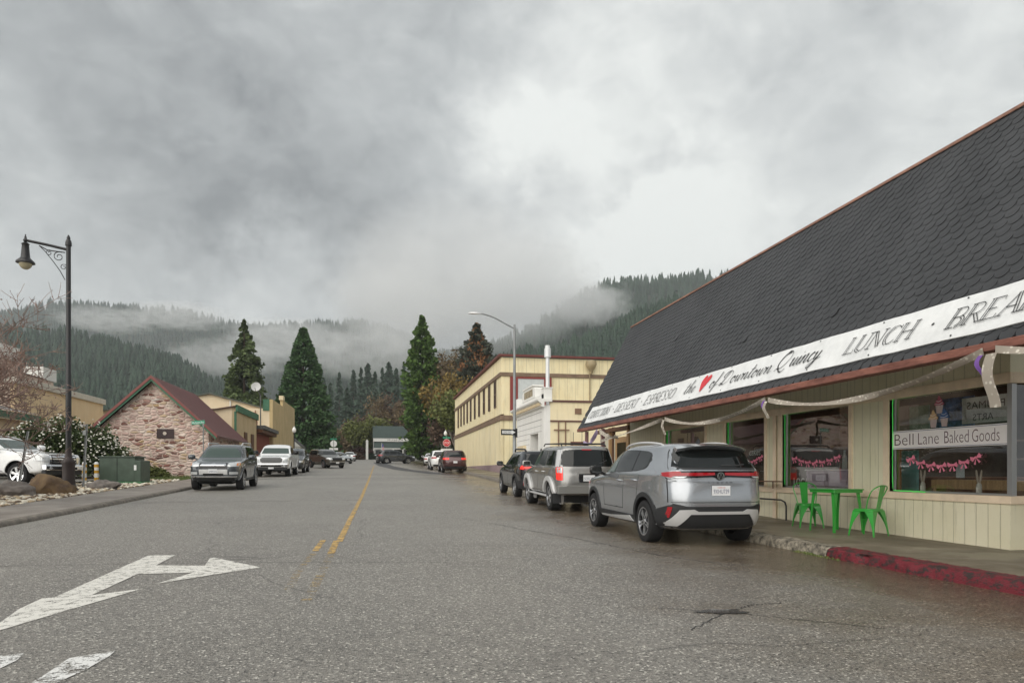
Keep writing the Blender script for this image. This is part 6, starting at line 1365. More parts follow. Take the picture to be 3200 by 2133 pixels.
q = MB(); c_ = (-11.05, 71.4); q.tube([(c_[0], c_[1], 5.0), (c_[0], c_[1], 8.6), (c_[0] - .25, c_[1] - .2, 9.1)], .06, 8); r = empty('satellite_dish', (0, 0, 0), 0, 'pale satellite dish on a pole beside the tall tan false front', 'satellite dish'); q.build('mast', mat('mast_metal', (.10, .10, .09), .5), r)
q = MB(); DM = frame((c_[0] - .35, c_[1] - .35, 9.35), (1, 0, 0), (0, .35, 1)); q.lathe([(.001, .0), (.2, .03), (.34, .07), (.45, .12), (.43, .14), (.2, .05), (.001, .02)], 22, M=DM, cap=False); q.build('dish', mat('dish_grey', (.50, .50, .49), .5), r, smooth=True); q = MB(); q.tube([(c_[0] - .35, c_[1] - .45, 8.75), (c_[0] - .35, c_[1] - 1.0, 9.2)], .025, 6); q.build('receiver_arm', _mats['mast_metal'], r)
H = Bld('long_building', 'long low cream building with shallow gable behind the tan shop', -16, 73)
H.mesh('wall', m_cream, [(-26, 73, 1), (-10.7, 73, 1), (-10.7, 73, 7.4), (-16, 73, 8.8), (-26, 73, 6.9), (-26, 73.3, 1), (-10.7, 73.3, 1), (-10.7, 73.3, 7.4), (-16, 73.3, 8.8), (-26, 73.3, 6.9)], [(0, 1, 2, 3, 4), (9, 8, 7, 6, 5), (1, 6, 7, 2)])
H.mesh('roof', mat('green_grey_roof', (.10, .11, .09), .7), [(-10.5, 72.7, 7.45), (-16, 72.7, 8.92), (-26, 72.7, 7.0), (-10.5, 95, 7.45), (-16, 95, 8.92), (-26, 95, 7.0), (-10.5, 72.7, 7.33), (-16, 72.7, 8.8), (-26, 72.7, 6.88)], [(0, 1, 4, 3), (1, 2, 5, 4), (0, 6, 7, 1), (1, 7, 8, 2)])
f = H.box('vent_panel', mat('louvre_brown', (.20, .14, .10), .7, var=.4, vs=12), (-16.95, -15.45, 72.93, 73.02, 6.4, 7.4)); q = MB(); q.tube([(-14.1, 72.9, 6.5), (-14.1, 72.9, 8.2)], .08, 8, M=H.M); q.build('downpipe', m_cap, H.o)
# ---- buildings beyond the parking lot at far left
m_pink = facade_mat('pinkish_stucco', (.68, .54, .44), (.76, .62, .52), 0, 1, .25); m_orange = facade_mat('orange_tan_stucco', (.80, .60, .36), (.86, .67, .43), 0, 1, .2)
P = Bld('stepped_building', 'big pinkish building with pale stepped parapet behind the bare tree', -29, 60, z=gz(60))
P.box('wall', m_pink, (-29.3, -29, 42, 64, 1, 10.2)); P.box('wall', m_pink, (-29.302, -29.002, 64.002, 71, 1, 9.4)); P.box('end_wall', m_pink, (-40, -29.3, 70.7, 71, 1, 9), (-40, -29.3, 42, 42.3, 1, 9))
P.box('parapet', m_cap, (-30, -28.7, 52, 55.2, 10.2, 11.6), (-30.5, -28.9, 60.2, 64.6, 10.2, 11.35), (-30.5, -28.9, 68.8, 71.4, 9.4, 10.5), bevel=.02); P.box('parapet_cap', mat('dark_coping', (.10, .08, .07), .7), (-29.4, -28.92, 42, 64, 10.2, 10.32), (-29.4, -28.92, 64, 71, 9.4, 9.5))
P.box('window', mat('reflective_brown_glass', (.10, .06, .02), .15, var=.6, vs=1.2), (-29, -28.95, 48.6, 53.6, 5.8, 7.4))
O = Bld('orange_building', 'orange-tan flat-roofed building between the bare tree and the stone building', -25, 62)
O.box('wall', m_orange, (-25.3, -25, 55.2, 71.4, 1, 7.45)); O.box('end_wall', m_pink, (-30, -25.3, 55.2, 55.5, 1, 7.45), (-30, -25.3, 71.1, 71.4, 1, 7.4)); O.box('roof_edge', mat('pale_coping', (.62, .58, .50), .7, var=.1), (-25.6, -24.8, 55.0, 71.6, 7.45, 7.95), bevel=.03); O.box('flat_roof', _mats['flat_roof_tar'], (-29.5, -25.3, 55.5, 71.1, 7.2, 7.3))
O.box('roof_box', mat('rust_box', (.45, .18, .06), .7, var=.3), (-26.4, -25.7, 58.2, 59.4, 5.4, 7.3))
Lw = Bld('low_building', 'low tan building with green eaves and white awning behind the white pickup', -20, 46)
m_tan3 = facade_mat('tan_board', (.64, .50, .32), (.72, .58, .40), .5, 1, .3)
Lw.box('wall', m_tan3, (-20.3, -20, 33, 45.4, .4, 4.35)); Lw.box('end_wall', m_tan3, (-27, -20.3, 45.1, 45.4, .5, 4.3), (-27, -20.3, 33, 33.3, .5, 4.3)); Lw.box('green_fascia', m_grn, (-19.85, -19.7, 32, 46.6, 4.15, 4.55)); Lw.mesh('roof', mat('grey_shingle_roof', (.22, .21, .20), .8, var=.3), [(-19.7, 32, 4.6), (-19.7, 46.6, 4.6), (-23.5, 46.6, 5.6), (-23.5, 32, 5.6), (-27.5, 46.6, 4.6), (-27.5, 32, 4.6)], [(0, 1, 2, 3), (3, 2, 4, 5)])
Lw.box('soffit', m_cream, (-20, -19.7, 32, 46.6, 4.12, 4.15)); Lw.box('window', m_wpane, (-20, -19.95, 37, 40, 1.9, 3.4), (-20, -19.95, 41.6, 43, 1.2, 3.2)); Lw.box('awning', m_cap, (-19.9, -18.3, 46.8, 49.6, 4.1, 4.28)); Lw.box('wing_wall', m_tan3, (-22, -19.6, 49.4, 49.7, .8, 4.1)); Lw.box('window_trim', m_cap, (-20, -19.93, 40, 40.15, 1.7, 3.6))
# ---- dark little building and far roofs on the left
D = Bld('dark_building', 'small dark-roofed building with white gable edge beyond the false front', -10, 99)
D.mesh('roof', mat('charcoal_roof', (.06, .055, .055), .8), [(-12.6, 98, 7.0), (-9.9, 98, 4.6), (-9.9, 105, 4.6), (-12.6, 105, 7.0), (-15.4, 98, 4.6), (-15.4, 105, 4.6)], [(0, 1, 2, 3), (0, 3, 5, 4)]); D.box('wall', m_cap, (-15.2, -10.1, 98.2, 104.8, 2, 4.6)); D.mesh('gable', m_cap, [(-12.6, 98.1, 6.9), (-10.0, 98.1, 4.6), (-15.2, 98.1, 4.6)], [(0, 1, 2)]); D.box('porch', m_wdark, (-10, -9, 98.5, 104, 2, 3.4))
# ---- museum
MX, MY = -.9, 143.0; mz = 3.65
U = Bld('museum_building', 'far white museum with dark green roof and long lettered fascia at the street end', MX, MY, z=mz)
def mxp(px, y=MY): return (lambda u: y / (CA - u * SA) * (u * CA + SA))((px - 1600) / F)
xl, xr = mxp(1166), mxp(1290); m_groof = mat('museum_roof', (.035, .055, .048), .7, var=.15, vs=2)
U.mesh('roof', m_groof, [(xl - .1, MY - .1, 7.95), (xr + .3, MY - .1, 7.95), (mxp(1262), MY + 5, 10.7), (xl - .1, MY + 5, 10.7), (xr + .3, MY + 10, 8), (xl - .1, MY + 10, 8)], [(0, 1, 2, 3), (3, 2, 4, 5)])
U.box('fascia', m_cap, (xl, mxp(1277), MY - .35, MY - .1, 7.25, 7.9)); U.mesh('porch_roof', m_groof, [(xl + .2, MY - .1, 7.22), (xr - .2, MY - .1, 7.22), (xr + .4, MY - 2.2, 5.9), (xl + .1, MY - 2.2, 5.9)], [(0, 1, 2, 3)])
U.box('porch_beam', m_cap, (xl + .1, xr + .3, MY - 2.25, MY - 2.1, 5.68, 5.88)); U.box('wall', mat('museum_wall', (.50, .50, .48), .7), (xl, xr, MY + .2, MY + .4, 3.4, 8.0), (xl, xl + .2, MY + .4, MY + 9, 3.4, 8), (xr - .2, xr, MY + .4, MY + 9, 3.4, 8))
for i in range(5): x = xl + .15 + (xr - xl - .3) * i / 4; U.box('porch_post', m_cap, (x - .1, x + .1, MY - 2.25, MY - 2.05, 3.5, 5.68))
for i in range(5): x = xl + .9 + (xr - xl - 1.5) * i / 4.3; U.box('window', m_wpane, (x - .4, x + .4, MY + .15, MY + .19, 3.9, 5.5))
q = MB(); put_text(q, 'MUSEUM', U.M @ frame((mxp(1235), MY - .36, 7.57), (1, 0, 0), (0, 0, 1)), width=3.0, height=.34, spacing=1.3); q.build('lettering', m_black, U.o, fixn=False)['kind'] = 'stuff'
Kq = Bld('small_white_house', 'small white house far off between the dark SUV and the white cars', 6.6, 128, z=3.3)
Kq.box('wall', mat('house_white', (.55, .55, .53), .7, var=.3), (6.0, 9.2, 128, 132, 3.1, 5.3)); Kq.mesh('roof', mat('house_roof', (.22, .21, .2), .8, var=.4), [(5.8, 127.8, 5.3), (9.4, 127.8, 5.3), (9.0, 130, 6.7), (6.2, 130, 6.7), (9.4, 132, 5.3), (5.8, 132, 5.3)], [(0, 1, 2, 3), (3, 2, 4, 5), (1, 4, 2), (0, 3, 5)]); Kq.box('window', m_wpane, (7.9, 8.7, 127.95, 128.0, 3.9, 5.0)); Kq.box('chimney', m_cap, (6.3, 6.7, 129, 129.4, 6, 7.1))
# ================================================================ street furniture
def post_lamp(x, y, h, lab):
    r = empty('street_lamp', (x, y, gz(y) + .15), 0, lab, 'street lamp', 'globe lamps farther up the street')
    q = MB(); q.lathe([(.16, 0), (.15, .1), (.10, .5), (.055, .7), (.05, h - .5), (.09, h - .42), (.05, h - .38), (.08, h - .3)], 12); q.build('pole', m_plastic, r, smooth=True)
    q = MB(); q.lathe([(.08, h - .3), (.19, h - .18), (.2, h), (.13, h + .16), (.04, h + .24), (.02, h + .34), (.001, h + .36)], 14); q.build('globe', mat('white_globe', (.85, .85, .82), .3), r, smooth=True)
post_lamp(-8.0, 72, 3.55, 'white globe lamp post past the tall tan false front'); post_lamp(7.7, 80.5, 3.6, 'white globe lamp post behind the red stop sign'); 
def octo(r_): return [(r_ * math.cos(R(22.5 + 45 * i)), r_ * math.sin(R(22.5 + 45 * i))) for i in range(8)]
m_gpost = mat('galvanised_post', (.25, .26, .26), .5, metal=.5, var=.15); m_signred = mat('sign_red_sheet', (.55, .02, .03), .4); m_gsign = mat('street_sign_green', (.02, .28, .16), .4); m_wsheet = mat('sign_white_sheet', (.78, .79, .78), .4)
def stop_sign(x, y, h, back, lab):
    r = empty('stop_sign', (x, y, gz(y) + .15), 0, lab, 'stop sign'); s = 1 if back else -1
    q = MB(); q.box(-.03, .03, -.02, .02, 0, h + .6); q.build('post', m_gpost, r)
    q = MB(); q.prism([(a, b + h) for a, b in octo(.41)], s * .045, s * .05, 'y'); po = q.build('sign_plate', m_signred if not back else m_wsheet, r)
    if not back:
        q = MB(); q.ribbon([(a * .93, b * .93) for a, b in octo(.41)], .03, frame((0, -.053, h), (1, 0, 0), (0, 0, 1)), closed=True); q.build('border', m_wsheet, po, fixn=False)
        q = MB(); put_text(q, 'STOP', frame((0, -.053, h), (1, 0, 0), (0, 0, 1)), width=.56, height=.24); q.build('lettering', m_wsheet, po, fixn=False)['kind'] = 'stuff'
    q = MB(); q.box(-.38, .38, -.012, .012, h + .46, h + .62); q.build('street_name_plate', m_gsign, r); q = MB(); q.box(-.012, .012, -.36, .36, h + .63, h + .78); q.build('street_name_plate', m_gsign, r)
    if back: q = MB(); q.box(-.5, .5, .03, .05, h - .75, h - .5); q.build('lower_plate', m_wsheet, r)
    else: q = MB(); q.box(-.6, .6, -.05, -.03, h - 1.15, h - .6); q.build('lower_plate', m_wsheet, r)
    return r
stop_sign(6.95, 71.5, 2.35, False, 'red octagonal stop sign in front of the yellow building corner'); stop_sign(-5.05, 86, 2.35, True, 'white back of an octagonal sign with green street plates, left roadside')
# ornate black lamp
lx, ly = -10.3, 26.35
r = empty('street_lamp', (lx, ly, gz(ly) + .15), R(10), 'tall black ornamental street lamp with hooked arm over the gravel bed', 'street lamp')
m_iron = mat('black_iron', (.012, .011, .012), .38, bump=.1, bs=40); m_base = mat('brown_iron_base', (.03, .018, .016), .5, var=.3)
HL = 8.55
q = MB(); q.lathe([(.29, 0), (.29, .12), (.22, .2), (.21, .30), (.18, .62), (.20, .98), (.21, 1.06), (.14, 1.14), (.10, 1.25), (.09, 1.5)], 18, cap=False); q.build('base', m_base, r, smooth=True, angle=50)
q = MB(); q.lathe([(.09, 1.2), (.088, 4), (.080, 4.02), (.072, HL - .2), (.10, HL - .18), (.10, HL - .1), (.08, HL), (.05, HL + .04), (.06, HL + .08), (.03, HL + .16), (.001, HL + .2)], 16); q.build('pole', m_iron, r, smooth=True)
q = MB(); q.tube([(0, 0, HL - .32), (-.6, 0, HL - .22), (-1.2, 0, HL - .14)], .045, 10); q.tube([(-.1, 0, HL - .42), (-.6, 0, HL - .40), (-.85, 0, HL - .27)], .018, 6)
def curl(cx, cz, r0, a0, turns, sgn=1):
    P = []
    for i in range(28):
        t = i / 27; a = R(a0) + sgn * t * turns * 2 * math.pi; rr_ = r0 * (1 - .75 * t); P.append((cx + rr_ * math.cos(a), 0, cz + rr_ * math.sin(a)))
    return P
q.tube(curl(-.28, HL - .58, .17, 60, 1.4), .014, 6); q.tube(curl(-.56, HL - .48, .10, 60, 1.3), .012, 6); q.tube(curl(-.14, HL - .92, .11, 10, 1.3), .012, 6); q.tube([(-.85, 0, HL - .27), (-.7, 0, HL - .42), (-.45, 0, HL - .75), (-.25, 0, HL - 1.05), (-.1, 0, HL - 1.35)], .014, 6); q.build('arm', m_iron, r, smooth=True)
lxx = -1.24; q = MB(); q.lathe([(.001, .12), (.03, .10), (.02, .05), (.05, 0), (.05, -.08), (.08, -.12), (.10, -.18), (.05, -.24), (.13, -.30), (.17, -.34), (.14, -.38), (.16, -.62), (.19, -.95), (.21, -.99), (.30, -1.08), (.38, -1.16), (.39, -1.22), (.34, -1.24), (.26, -1.24)], 22, M=Matrix.Translation((lxx, 0, HL - .02)) @ Matrix.Scale(.72, 4)); lh = q.build('lamp_head', m_iron, r, smooth=True, angle=50)
q = MB(); q.lathe([(.27, -1.24), (.26, -1.32), (.20, -1.42), (.10, -1.50), (.001, -1.52)], 18, M=Matrix.Translation((lxx, 0, HL - .02)) @ Matrix.Scale(.72, 4)); q.build('lamp_lens', mat('amber_glass_globe', (.42, .37, .24), .15, coat=.5), lh, smooth=True)
# cobra-head street light
r = empty('street_light', (6.9, 35.3, gz(35.3) + .15), 0, 'grey cobra-head street light beside the white building', 'street light')
q = MB(); q.lathe([(.14, 0), (.14, .3), (.10, .35), (.055, 7.95)], 14); q.build('pole', m_gpost, r, smooth=True)
q = MB(); P_ = smooth([(0, 0, 7.75), (-.4, 0, 7.94), (-1.0, 0, 8.24), (-1.5, 0, 8.40), (-1.8, 0, 8.44)], 6); q.tube(P_, .034, 8); q.build('arm', m_gpost, r, smooth=True)
q = MB()
vs = []
for x, w_, h0, h1 in ((-1.72, .04, -.03, .04), (-1.85, .09, -.035, .05), (-2.05, .12, -.035, .06), (-2.25, .10, -.02, .045), (-2.38, .04, -.01, .02)):
    vs += [(x, -w_, 8.44 + h0), (x, w_, 8.44 + h0), (x, w_ * .7, 8.44 + h1), (x, -w_ * .7, 8.44 + h1)]
q.add(vs, [(4 * i + a, 4 * i + (a + 1) % 4, 4 * i + 4 + (a + 1) % 4, 4 * i + 4 + a) for i in range(4) for a in range(4)] + [(0, 1, 2, 3), (16, 17, 18, 19)]); q.lathe([(.001, .14), (.05, .13), (.05, .06)], 10, M=Matrix.Translation((-1.95, 0, 8.40))); q.build('lamp_head', m_silver, r, smooth=True)
# one-way sign on the pole
r = empty('one_way_sign', (6.55, 35.05, 3.25), R(12), 'black and white one way arrow sign pointing right', 'road sign')
q = MB(); q.box(-.42, .42, -.012, 0, -.15, .15); q.build('plate', mat('sign_black_sheet', (.012, .012, .012), .4), r, bevel=.004)
q = MB(); q.add([(-.36, -.015, -.075), (.16, -.015, -.075), (.16, -.015, -.12), (.37, -.015, 0), (.16, -.015, .12), (.16, -.015, .075), (-.36, -.015, .075)], [tuple(range(7))]); ao = q.build('arrow', m_wsheet, r)
q = MB(); put_text(q, 'ONE WAY', frame((-.08, -.0165, 0), (1, 0, 0), (0, 0, 1)), width=.44, height=.09); q.build('lettering', m_black, ao, fixn=False)['kind'] = 'stuff'
q = MB(); q.box(.40, .48, -.01, .12, -.25, .2); q.build('bracket', m_plastic, r)
# green street-name sign in front of the stone building
r = empty('street_name_sign', (-8.6, 37.8, gz(37.8) + .15), R(-6), 'green street name sign on a pale post in front of the stone building', 'street sign')
q = MB(); q.tube([(0, 0, 0), (0, 0, 2.75)], .03, 8); q.box(-.03, .03, -.02, .02, 2.6, 2.8); q.build('post', m_gpost, r)
q = MB(); q.box(-.32, .32, -.01, .01, 2.78, 2.96); sn = q.build('name_plate', m_gsign, r); sn.rotation_euler = (0, R(-5), 0); q = MB(); put_text(q, 'Harbison Ave', frame((0, -.012, 2.87), (1, 0, 0), (0, 0, 1)), width=.56, height=.11); q.build('lettering', m_wsheet, sn, fixn=False)['kind'] = 'stuff'
# metal posts in the bed
def lean_post(x, y, h, lean, lab, plate_=None):
    r = empty('metal_post', (x, y, gz(y) + .15), 0, lab, 'post', 'metal posts in the gravel bed'); r.rotation_euler = (0, R(lean), 0)
    q = MB(); q.box(-.035, -.028, -.02, .02, 0, h); q.box(.028, .035, -.02, .02, 0, h); q.box(-.028, .028, .014, .02, 0, h); q.build('channel', m_gpost, r)
    if plate_: q = MB(); q.box(-.11, .01, -.05, .02, h - .42, h - .25); q.build('box', m_gpost, r, bevel=.01)
lean_post(-12.1, 26.9, 2.1, 9, 'leaning grey metal post in front of the white pickup'); lean_post(-10.65, 28.5, 2.4, 3, 'grey metal post with small box, right of the black lamp', True)
# utility box
r = empty('utility_box', (-10.85, 33.2, gz(33.2) + .12), R(-8), 'dark green utility transformer box beside the stone building', 'utility box')
m_ubox = mat('utility_green', (.065, .095, .07), .5, var=.2, vs=3); q = MB(); q.prism([(-.75, .12), (.75, .12), (.75, 1.15), (-.75, 1.15)], -.45, .42, 'y'); q.box(.62, .98, -.44, .44, .12, 1.02); q.box(-.80, .80, -.5, .45, 1.15, 1.2); q.build('cabinet', m_ubox, r, bevel=.03)
q = MB(); q.box(-.76, -.745, -.3, .3, .3, 1.0); q.box(-.01, .005, -.462, -.45, .15, 1.12); q.build('door_edge', m_seam, r); q = MB(); q.box(-.9, 1.1, -.6, .55, 0, .12); q.build('pad', mat('green_pad', (.05, .16, .07), .7), r, bevel=.02); q = MB(); q.box(.70, .80, -.452, -.442, .6, .82); q.build('label_plate', m_wsheet, r)
for i, lab in enumerate(['striped yellow and white bollard, left of three by the bush', 'striped yellow and white bollard, middle of three', 'striped yellow and white bollard next to the green utility box']):
    r = empty('bollard', (-12.45 + i * .42, 32.2 + .12 * i, gz(32.2) + .13), 0, lab, 'bollard', 'striped bollards by the utility box')
    q = MB(); q.lathe([(.085, 0), (.085, .92), (.05, .96), (.001, .97)], 14); q.build('post', m_wsheet, r, smooth=True); q = MB()
    for z in (.25, .55, .8): q.lathe([(.088, z - .06), (.088, z + .06)], 14, cap=False)
    q.build('stripe', mat('bollard_yellow', (.6, .33, .03), .5), r)
def rock(x, y, sx, sy, sz, m, lab, seed):
    bm = bmesh.new(); bmesh.ops.create_icosphere(bm, subdivisions=4, radius=1); random.seed(seed); o_ = Vector((seed * 3.1, 0, 0))
    for v in bm.verts:
        n = mnoise.noise(v.co * 1.1 + o_) * .35 + mnoise.noise(v.co * 2.7 + o_) * .16 + mnoise.noise(v.co * 7 + o_) * .04; v.co *= 1 + n; v.co.z = max(v.co.z, -.4); v.co = Vector((v.co.x * sx, v.co.y * sy, v.co.z * sz))
    me = bpy.data.meshes.new('rock'); bm.to_mesh(me); bm.free(); me.materials.append(m); me.shade_smooth(); me.set_sharp_from_angle(angle=R(30)); o = link('rock', me); o.location = (x, y, gz(y) + .15 + sz * .32); tag(o, lab, 'rock', 'landscape rocks in the gravel bed')
rock(-10.35, 25.2, .62, .5, .46, mat('brown_rock', (.20, .13, .06), .85, col2=(.09, .055, .035), vs=3, bump=.9, bs=9), 'big brown boulder in front of the black lamp base', 2)
rock(-11.05, 24.2, .60, .45, .34, mat('grey_rock', (.16, .14, .125), .85, var=.35, vs=4, bump=.9, bs=9), 'dark grey rock at the left, by the leaning post', 5); rock(-9.95, 28.6, .55, .45, .26, _mats['grey_rock'], 'flat grey rock left of the green utility box', 9)
# flags and far posts
r = empty('flag', (mxp(1193, 135), 135, 3.6), 0, 'furled red, white and blue flag on a pole before the museum', 'flag'); q = MB(); q.tube([(0, 0, 0), (0, 0, 3.1)], .04, 6); q.build('pole', m_wsheet, r); q = MB(); q.add([(0, 0, 3.0), (.35, .1, 2.7), (.45, 0, 1.6), (.1, 0, .9), (0, 0, 1.2)], [(0, 1, 2, 3, 4)]); q.build('stripes', mat('flag_red', (.5, .12, .12), .7, col2=(.7, .6, .6), vs=3, vstr=(1, 1, .2)), r); q = MB(); q.add([(-.02, -.03, 3.02), (.33, .06, 2.74), (.34, .06, 2.25), (-.02, -.03, 2.3)], [(0, 1, 2, 3)]); q.build('canton', mat('flag_blue', (.08, .1, .32), .7), r)
r = empty('white_post', (mxp(1147, 132), 132, 3.5), 0, 'tall white post left of the museum', 'post'); q = MB(); q.box(-.22, .22, -.2, .2, 0, 3.3); q.prism([(-.3, 3.3), (.3, 3.3), (0, 3.7)], -.25, .25, 'y'); q.build('shaft', m_cap, r)
# ================================================================ trees
def leafmat(name, c0, c1, sc_=.6, fine=6.0, rough=.75):
    g = G_(name)
    n = g.math('ADD', g.math('MULTIPLY', g.noise(sc_, 4, .6), .55), g.math('MULTIPLY', g.noise(fine, 2, .6), .45))
    c = g.ramp(n, [(.36, c0), (.62, c1)])
    return g.set(Base_Color=c, Roughness=rough, Specular_IOR_Level=.25)
m_bark = mat('bark', (.09, .065, .05), .9, var=.35, vs=4, bump=.6, bs=20); m_barkg = mat('grey_bark', (.22, .19, .16), .9, var=.3, vs=4, bump=.5)
def mesh_np(name, V, Fc, m, parent=None, kind=None):
    me = bpy.data.meshes.new(name); V = np.asarray(V, dtype=np.float32); Fc = np.asarray(Fc, dtype=np.int32)
    me.vertices.add(len(V)); me.vertices.foreach_set('co', V.ravel()); k = Fc.shape[1]
    me.loops.add(Fc.size); me.loops.foreach_set('vertex_index', Fc.ravel()); me.polygons.add(len(Fc))
    me.polygons.foreach_set('loop_start', np.arange(0, Fc.size, k, dtype=np.int32)); me.update(calc_edges=True); me.materials.append(m)
    o = link(name, me, parent)
    if kind: o['kind'] = kind
    return o
def leaves(rs, P, D, size, asp=.45):
    """a small pointed leaf-spray at each point P, pointing along D"""
    n = len(P); s = size * rs.uniform(.5, 1.5, (n, 1)); D = D / (np.linalg.norm(D, axis=1, keepdims=True) + 1e-9)
    r = rs.normal(size=(n, 3)); A = np.cross(D, r); A /= np.linalg.norm(A, axis=1, keepdims=True) + 1e-9
    V = np.stack([P - D * s * .5, P + A * s * asp, P + D * s * .6, P - A * s * asp], 1).reshape(-1, 3)
    return V, np.arange(4 * n).reshape(-1, 4)
def conifer(name, lab, x, y, z, h, prof, m, seed, n=14000, tiers=34, droop=.25, lf=.42, trunk=.35, gap=.0, group='big conifers behind the street', clump=.35, up=0.0, asp=.45, fill=.55):
    """boughs in whorls; each bough is a spray of small leaf clusters; prof: (height fraction, radius)"""
    rs = np.random.RandomState(seed); r = empty(name, (x, y, z), 0, lab, 'tree', group)
    q = MB(); q.tube([(0, 0, -.3), (0, 0, h * .5), (0, 0, h * .97)], [trunk, trunk * .6, .04], 8); q.build('trunk', m_bark, r, smooth=True)
    hf = [p[0] for p in prof]; rf = [p[1] for p in prof]; P = []; D = []
    per = n // (tiers * 9)
    for t in range(tiers):
        f0 = prof[0][0] + (1 - prof[0][0]) * (t + .5) / tiers
        nb = 9 if f0 < .85 else 6
        for b in range(nb):
            f = f0 + rs.uniform(-.5, .5) / tiers; R_ = np.interp(f, hf, rf) * (1 + rs.uniform(-clump, clump * .6)); a = rs.uniform(0, 6.283)
            if rs.rand() < gap: continue
            u = rs.uniform(fill * .5, 1, per) ** .75; wob = rs.normal(size=per) * .16 * (u * R_ + .3)
            dx, dy = math.cos(a), math.sin(a)
            px = dx * u * R_ - dy * wob; py = dy * u * R_ + dx * wob
            pz = f * h - droop * R_ * u ** 1.6 + up * R_ * u ** 2 + rs.normal(size=per) * (.10 + .05 * R_) 
            P.append(np.stack([px, py, pz], 1)); D.append(np.stack([dx + rs.normal(size=per) * .5, dy + rs.normal(size=per) * .5, np.full(per, -droop + up) + rs.normal(size=per) * .35], 1))
    top = np.stack([rs.normal(size=60) * .12, rs.normal(size=60) * .12, h * rs.uniform(.93, 1.0, 60)], 1); P.append(top); D.append(np.tile([[0, 0, 1.0]], (60, 1)) + rs.normal(size=(60, 3)) * .3)
    P = np.concatenate(P); D = np.concatenate(D); V, Fc = leaves(rs, P, D, lf, asp); mesh_np('crown', V, Fc, m, r); return r
m_fir = leafmat('fir_needles', (.035, .058, .022), (.13, .17, .065)); m_seq = leafmat('sequoia_foliage', (.030, .070, .026), (.090, .165, .065), .9); m_ced = leafmat('cedar_foliage', (.035, .08, .02), (.12, .20, .045), .8); m_spr = leafmat('spruce_needles', (.035, .045, .03), (.11, .12, .09))
m_sprt = leafmat('spruce_cones', (.20, .085, .035), (.34, .17, .08))
def at_px(px, Y): u = (px - 1600) / F; d = Y / (CA - u * SA); return d * (u * CA + SA), d
def zpx(py, d): return EZ + (HY - py) / F * d
def tree_at(fn, px, Y, ytop, base, **k):
    x, d = at_px(px, Y); z = base; h = zpx(ytop, d) - z; return fn(x, Y, z, h, d)
tree_at(lambda x, y, z, h, d: conifer('fir_tree', 'dense dark fir tree behind the long cream building', x, y, z, h, [(.04, 6.2), (.16, 5.9), (.35, 4.9), (.55, 3.5), (.75, 2.2), (.9, 1.1), (1, .12)], m_fir, 3, n=21000, tiers=24, droop=.42, lf=.46, clump=.42), 763, 122, 1004, 3.2)
tree_at(lambda x, y, z, h, d: conifer('sequoia_tree', 'broad smooth cone-shaped sequoia, right of the dark fir', x, y, z, h, [(.02, 5.4), (.10, 5.9), (.22, 5.6), (.45, 4.2), (.70, 2.7), (.88, 1.35), (.96, .7), (1, .2)], m_seq, 5, n=42000, tiers=46, droop=.12, lf=.46, clump=.14, up=.10, fill=.8), 948, 126, 1025, 3.4)
tree_at(lambda x, y, z, h, d: conifer('cedar_tree', 'tall narrow bright green cedar between the museum and the yellow building', x, y, z, h, [(.02, 2.3), (.15, 3.3), (.35, 3.4), (.55, 2.9), (.75, 2.1), (.88, 1.2), (1, .2)], m_ced, 8, n=30000, tiers=34, droop=.05, lf=.46, clump=.5, up=.15, fill=.6), 1320, 124, 990, 3.3)
tree_at(lambda x, y, z, h, d: conifer('spruce_tree', 'dark spruce with rusty brown cones at its top, above the yellow building', x, y, z, h, [(.04, 6.8), (.2, 6.2), (.4, 5.2), (.6, 3.9), (.78, 2.5), (.92, 1.2), (1, .25)], m_spr, 11, n=24000, tiers=28, droop=.1, lf=.62, clump=.4, up=.35, asp=.25), 1490, 118, 1015, 3.2)
def cone_cluster(x, y, z, h):
    rs = np.random.RandomState(4); n = 3200; f = rs.uniform(.66, 1, n); R_ = (1 - f) * 9.2 * rs.uniform(.5, 1.05, n) + .15; a = rs.uniform(0, 6.283, n)
    P = np.stack([R_ * np.cos(a), R_ * np.sin(a), f * h + .2], 1); V, Fc = leaves(rs, P, np.tile([[0, 0, -1.0]], (n, 1)) + rs.normal(size=(n, 3)) * .3, .42, .3)
    o = mesh_np('cone_clusters', V, Fc, m_sprt); return o
sx_, sd_ = at_px(1490, 118)
for o_ in COL.objects:
    if o_.name.startswith('spruce_tree'): cc_ = cone_cluster(0, 0, 0, zpx(1015, sd_) - 3.2); cc_.parent = o_
# individual mid-distance conifers in the gap up the street
rs = np.random.RandomState(21)
SP = [(1032, 300, 1200), (1060, 340, 1165), (1085, 260, 1215), (1105, 330, 1160), (1128, 300, 1150), (1150, 350, 1140), (1172, 290, 1165), (1195, 320, 1150), (1215, 360, 1135), (1238, 300, 1155), (1262, 330, 1140), (1010, 360, 1185), (1400, 300, 1180), (1550, 320, 1110)]
protoc = []
ORD = ['thin', 'slim', 'taller', 'pale', 'dark', 'broad', 'short']
m_midc = leafmat('far_conifer_needles', (.035, .065, .045), (.08, .12, .085), .3, 2.0)
for i, (px, Y, yt) in enumerate(SP):
    x, d = at_px(px, Y); zb = 3.5; hh = zpx(yt, d) - zb
    if i < 3:
        r = conifer('distant_conifer', 'tmp', x, Y, zb, hh, [(.06, 5.0), (.3, 4.0), (.6, 2.4), (.85, 1.1), (1, .1)], m_midc, 30 + i, n=3600, tiers=22, lf=1.1, group='conifers in the gap at the end of the street', clump=.35); protoc.append((r, hh))
    else:
        pr, ph = protoc[i % 3]; r = copy_tree(pr); s_ = hh / ph; r.location = (x, Y, zb); r.scale = (s_ * .9, s_ * .9, s_); r.rotation_euler = (0, 0, i * 1.3)
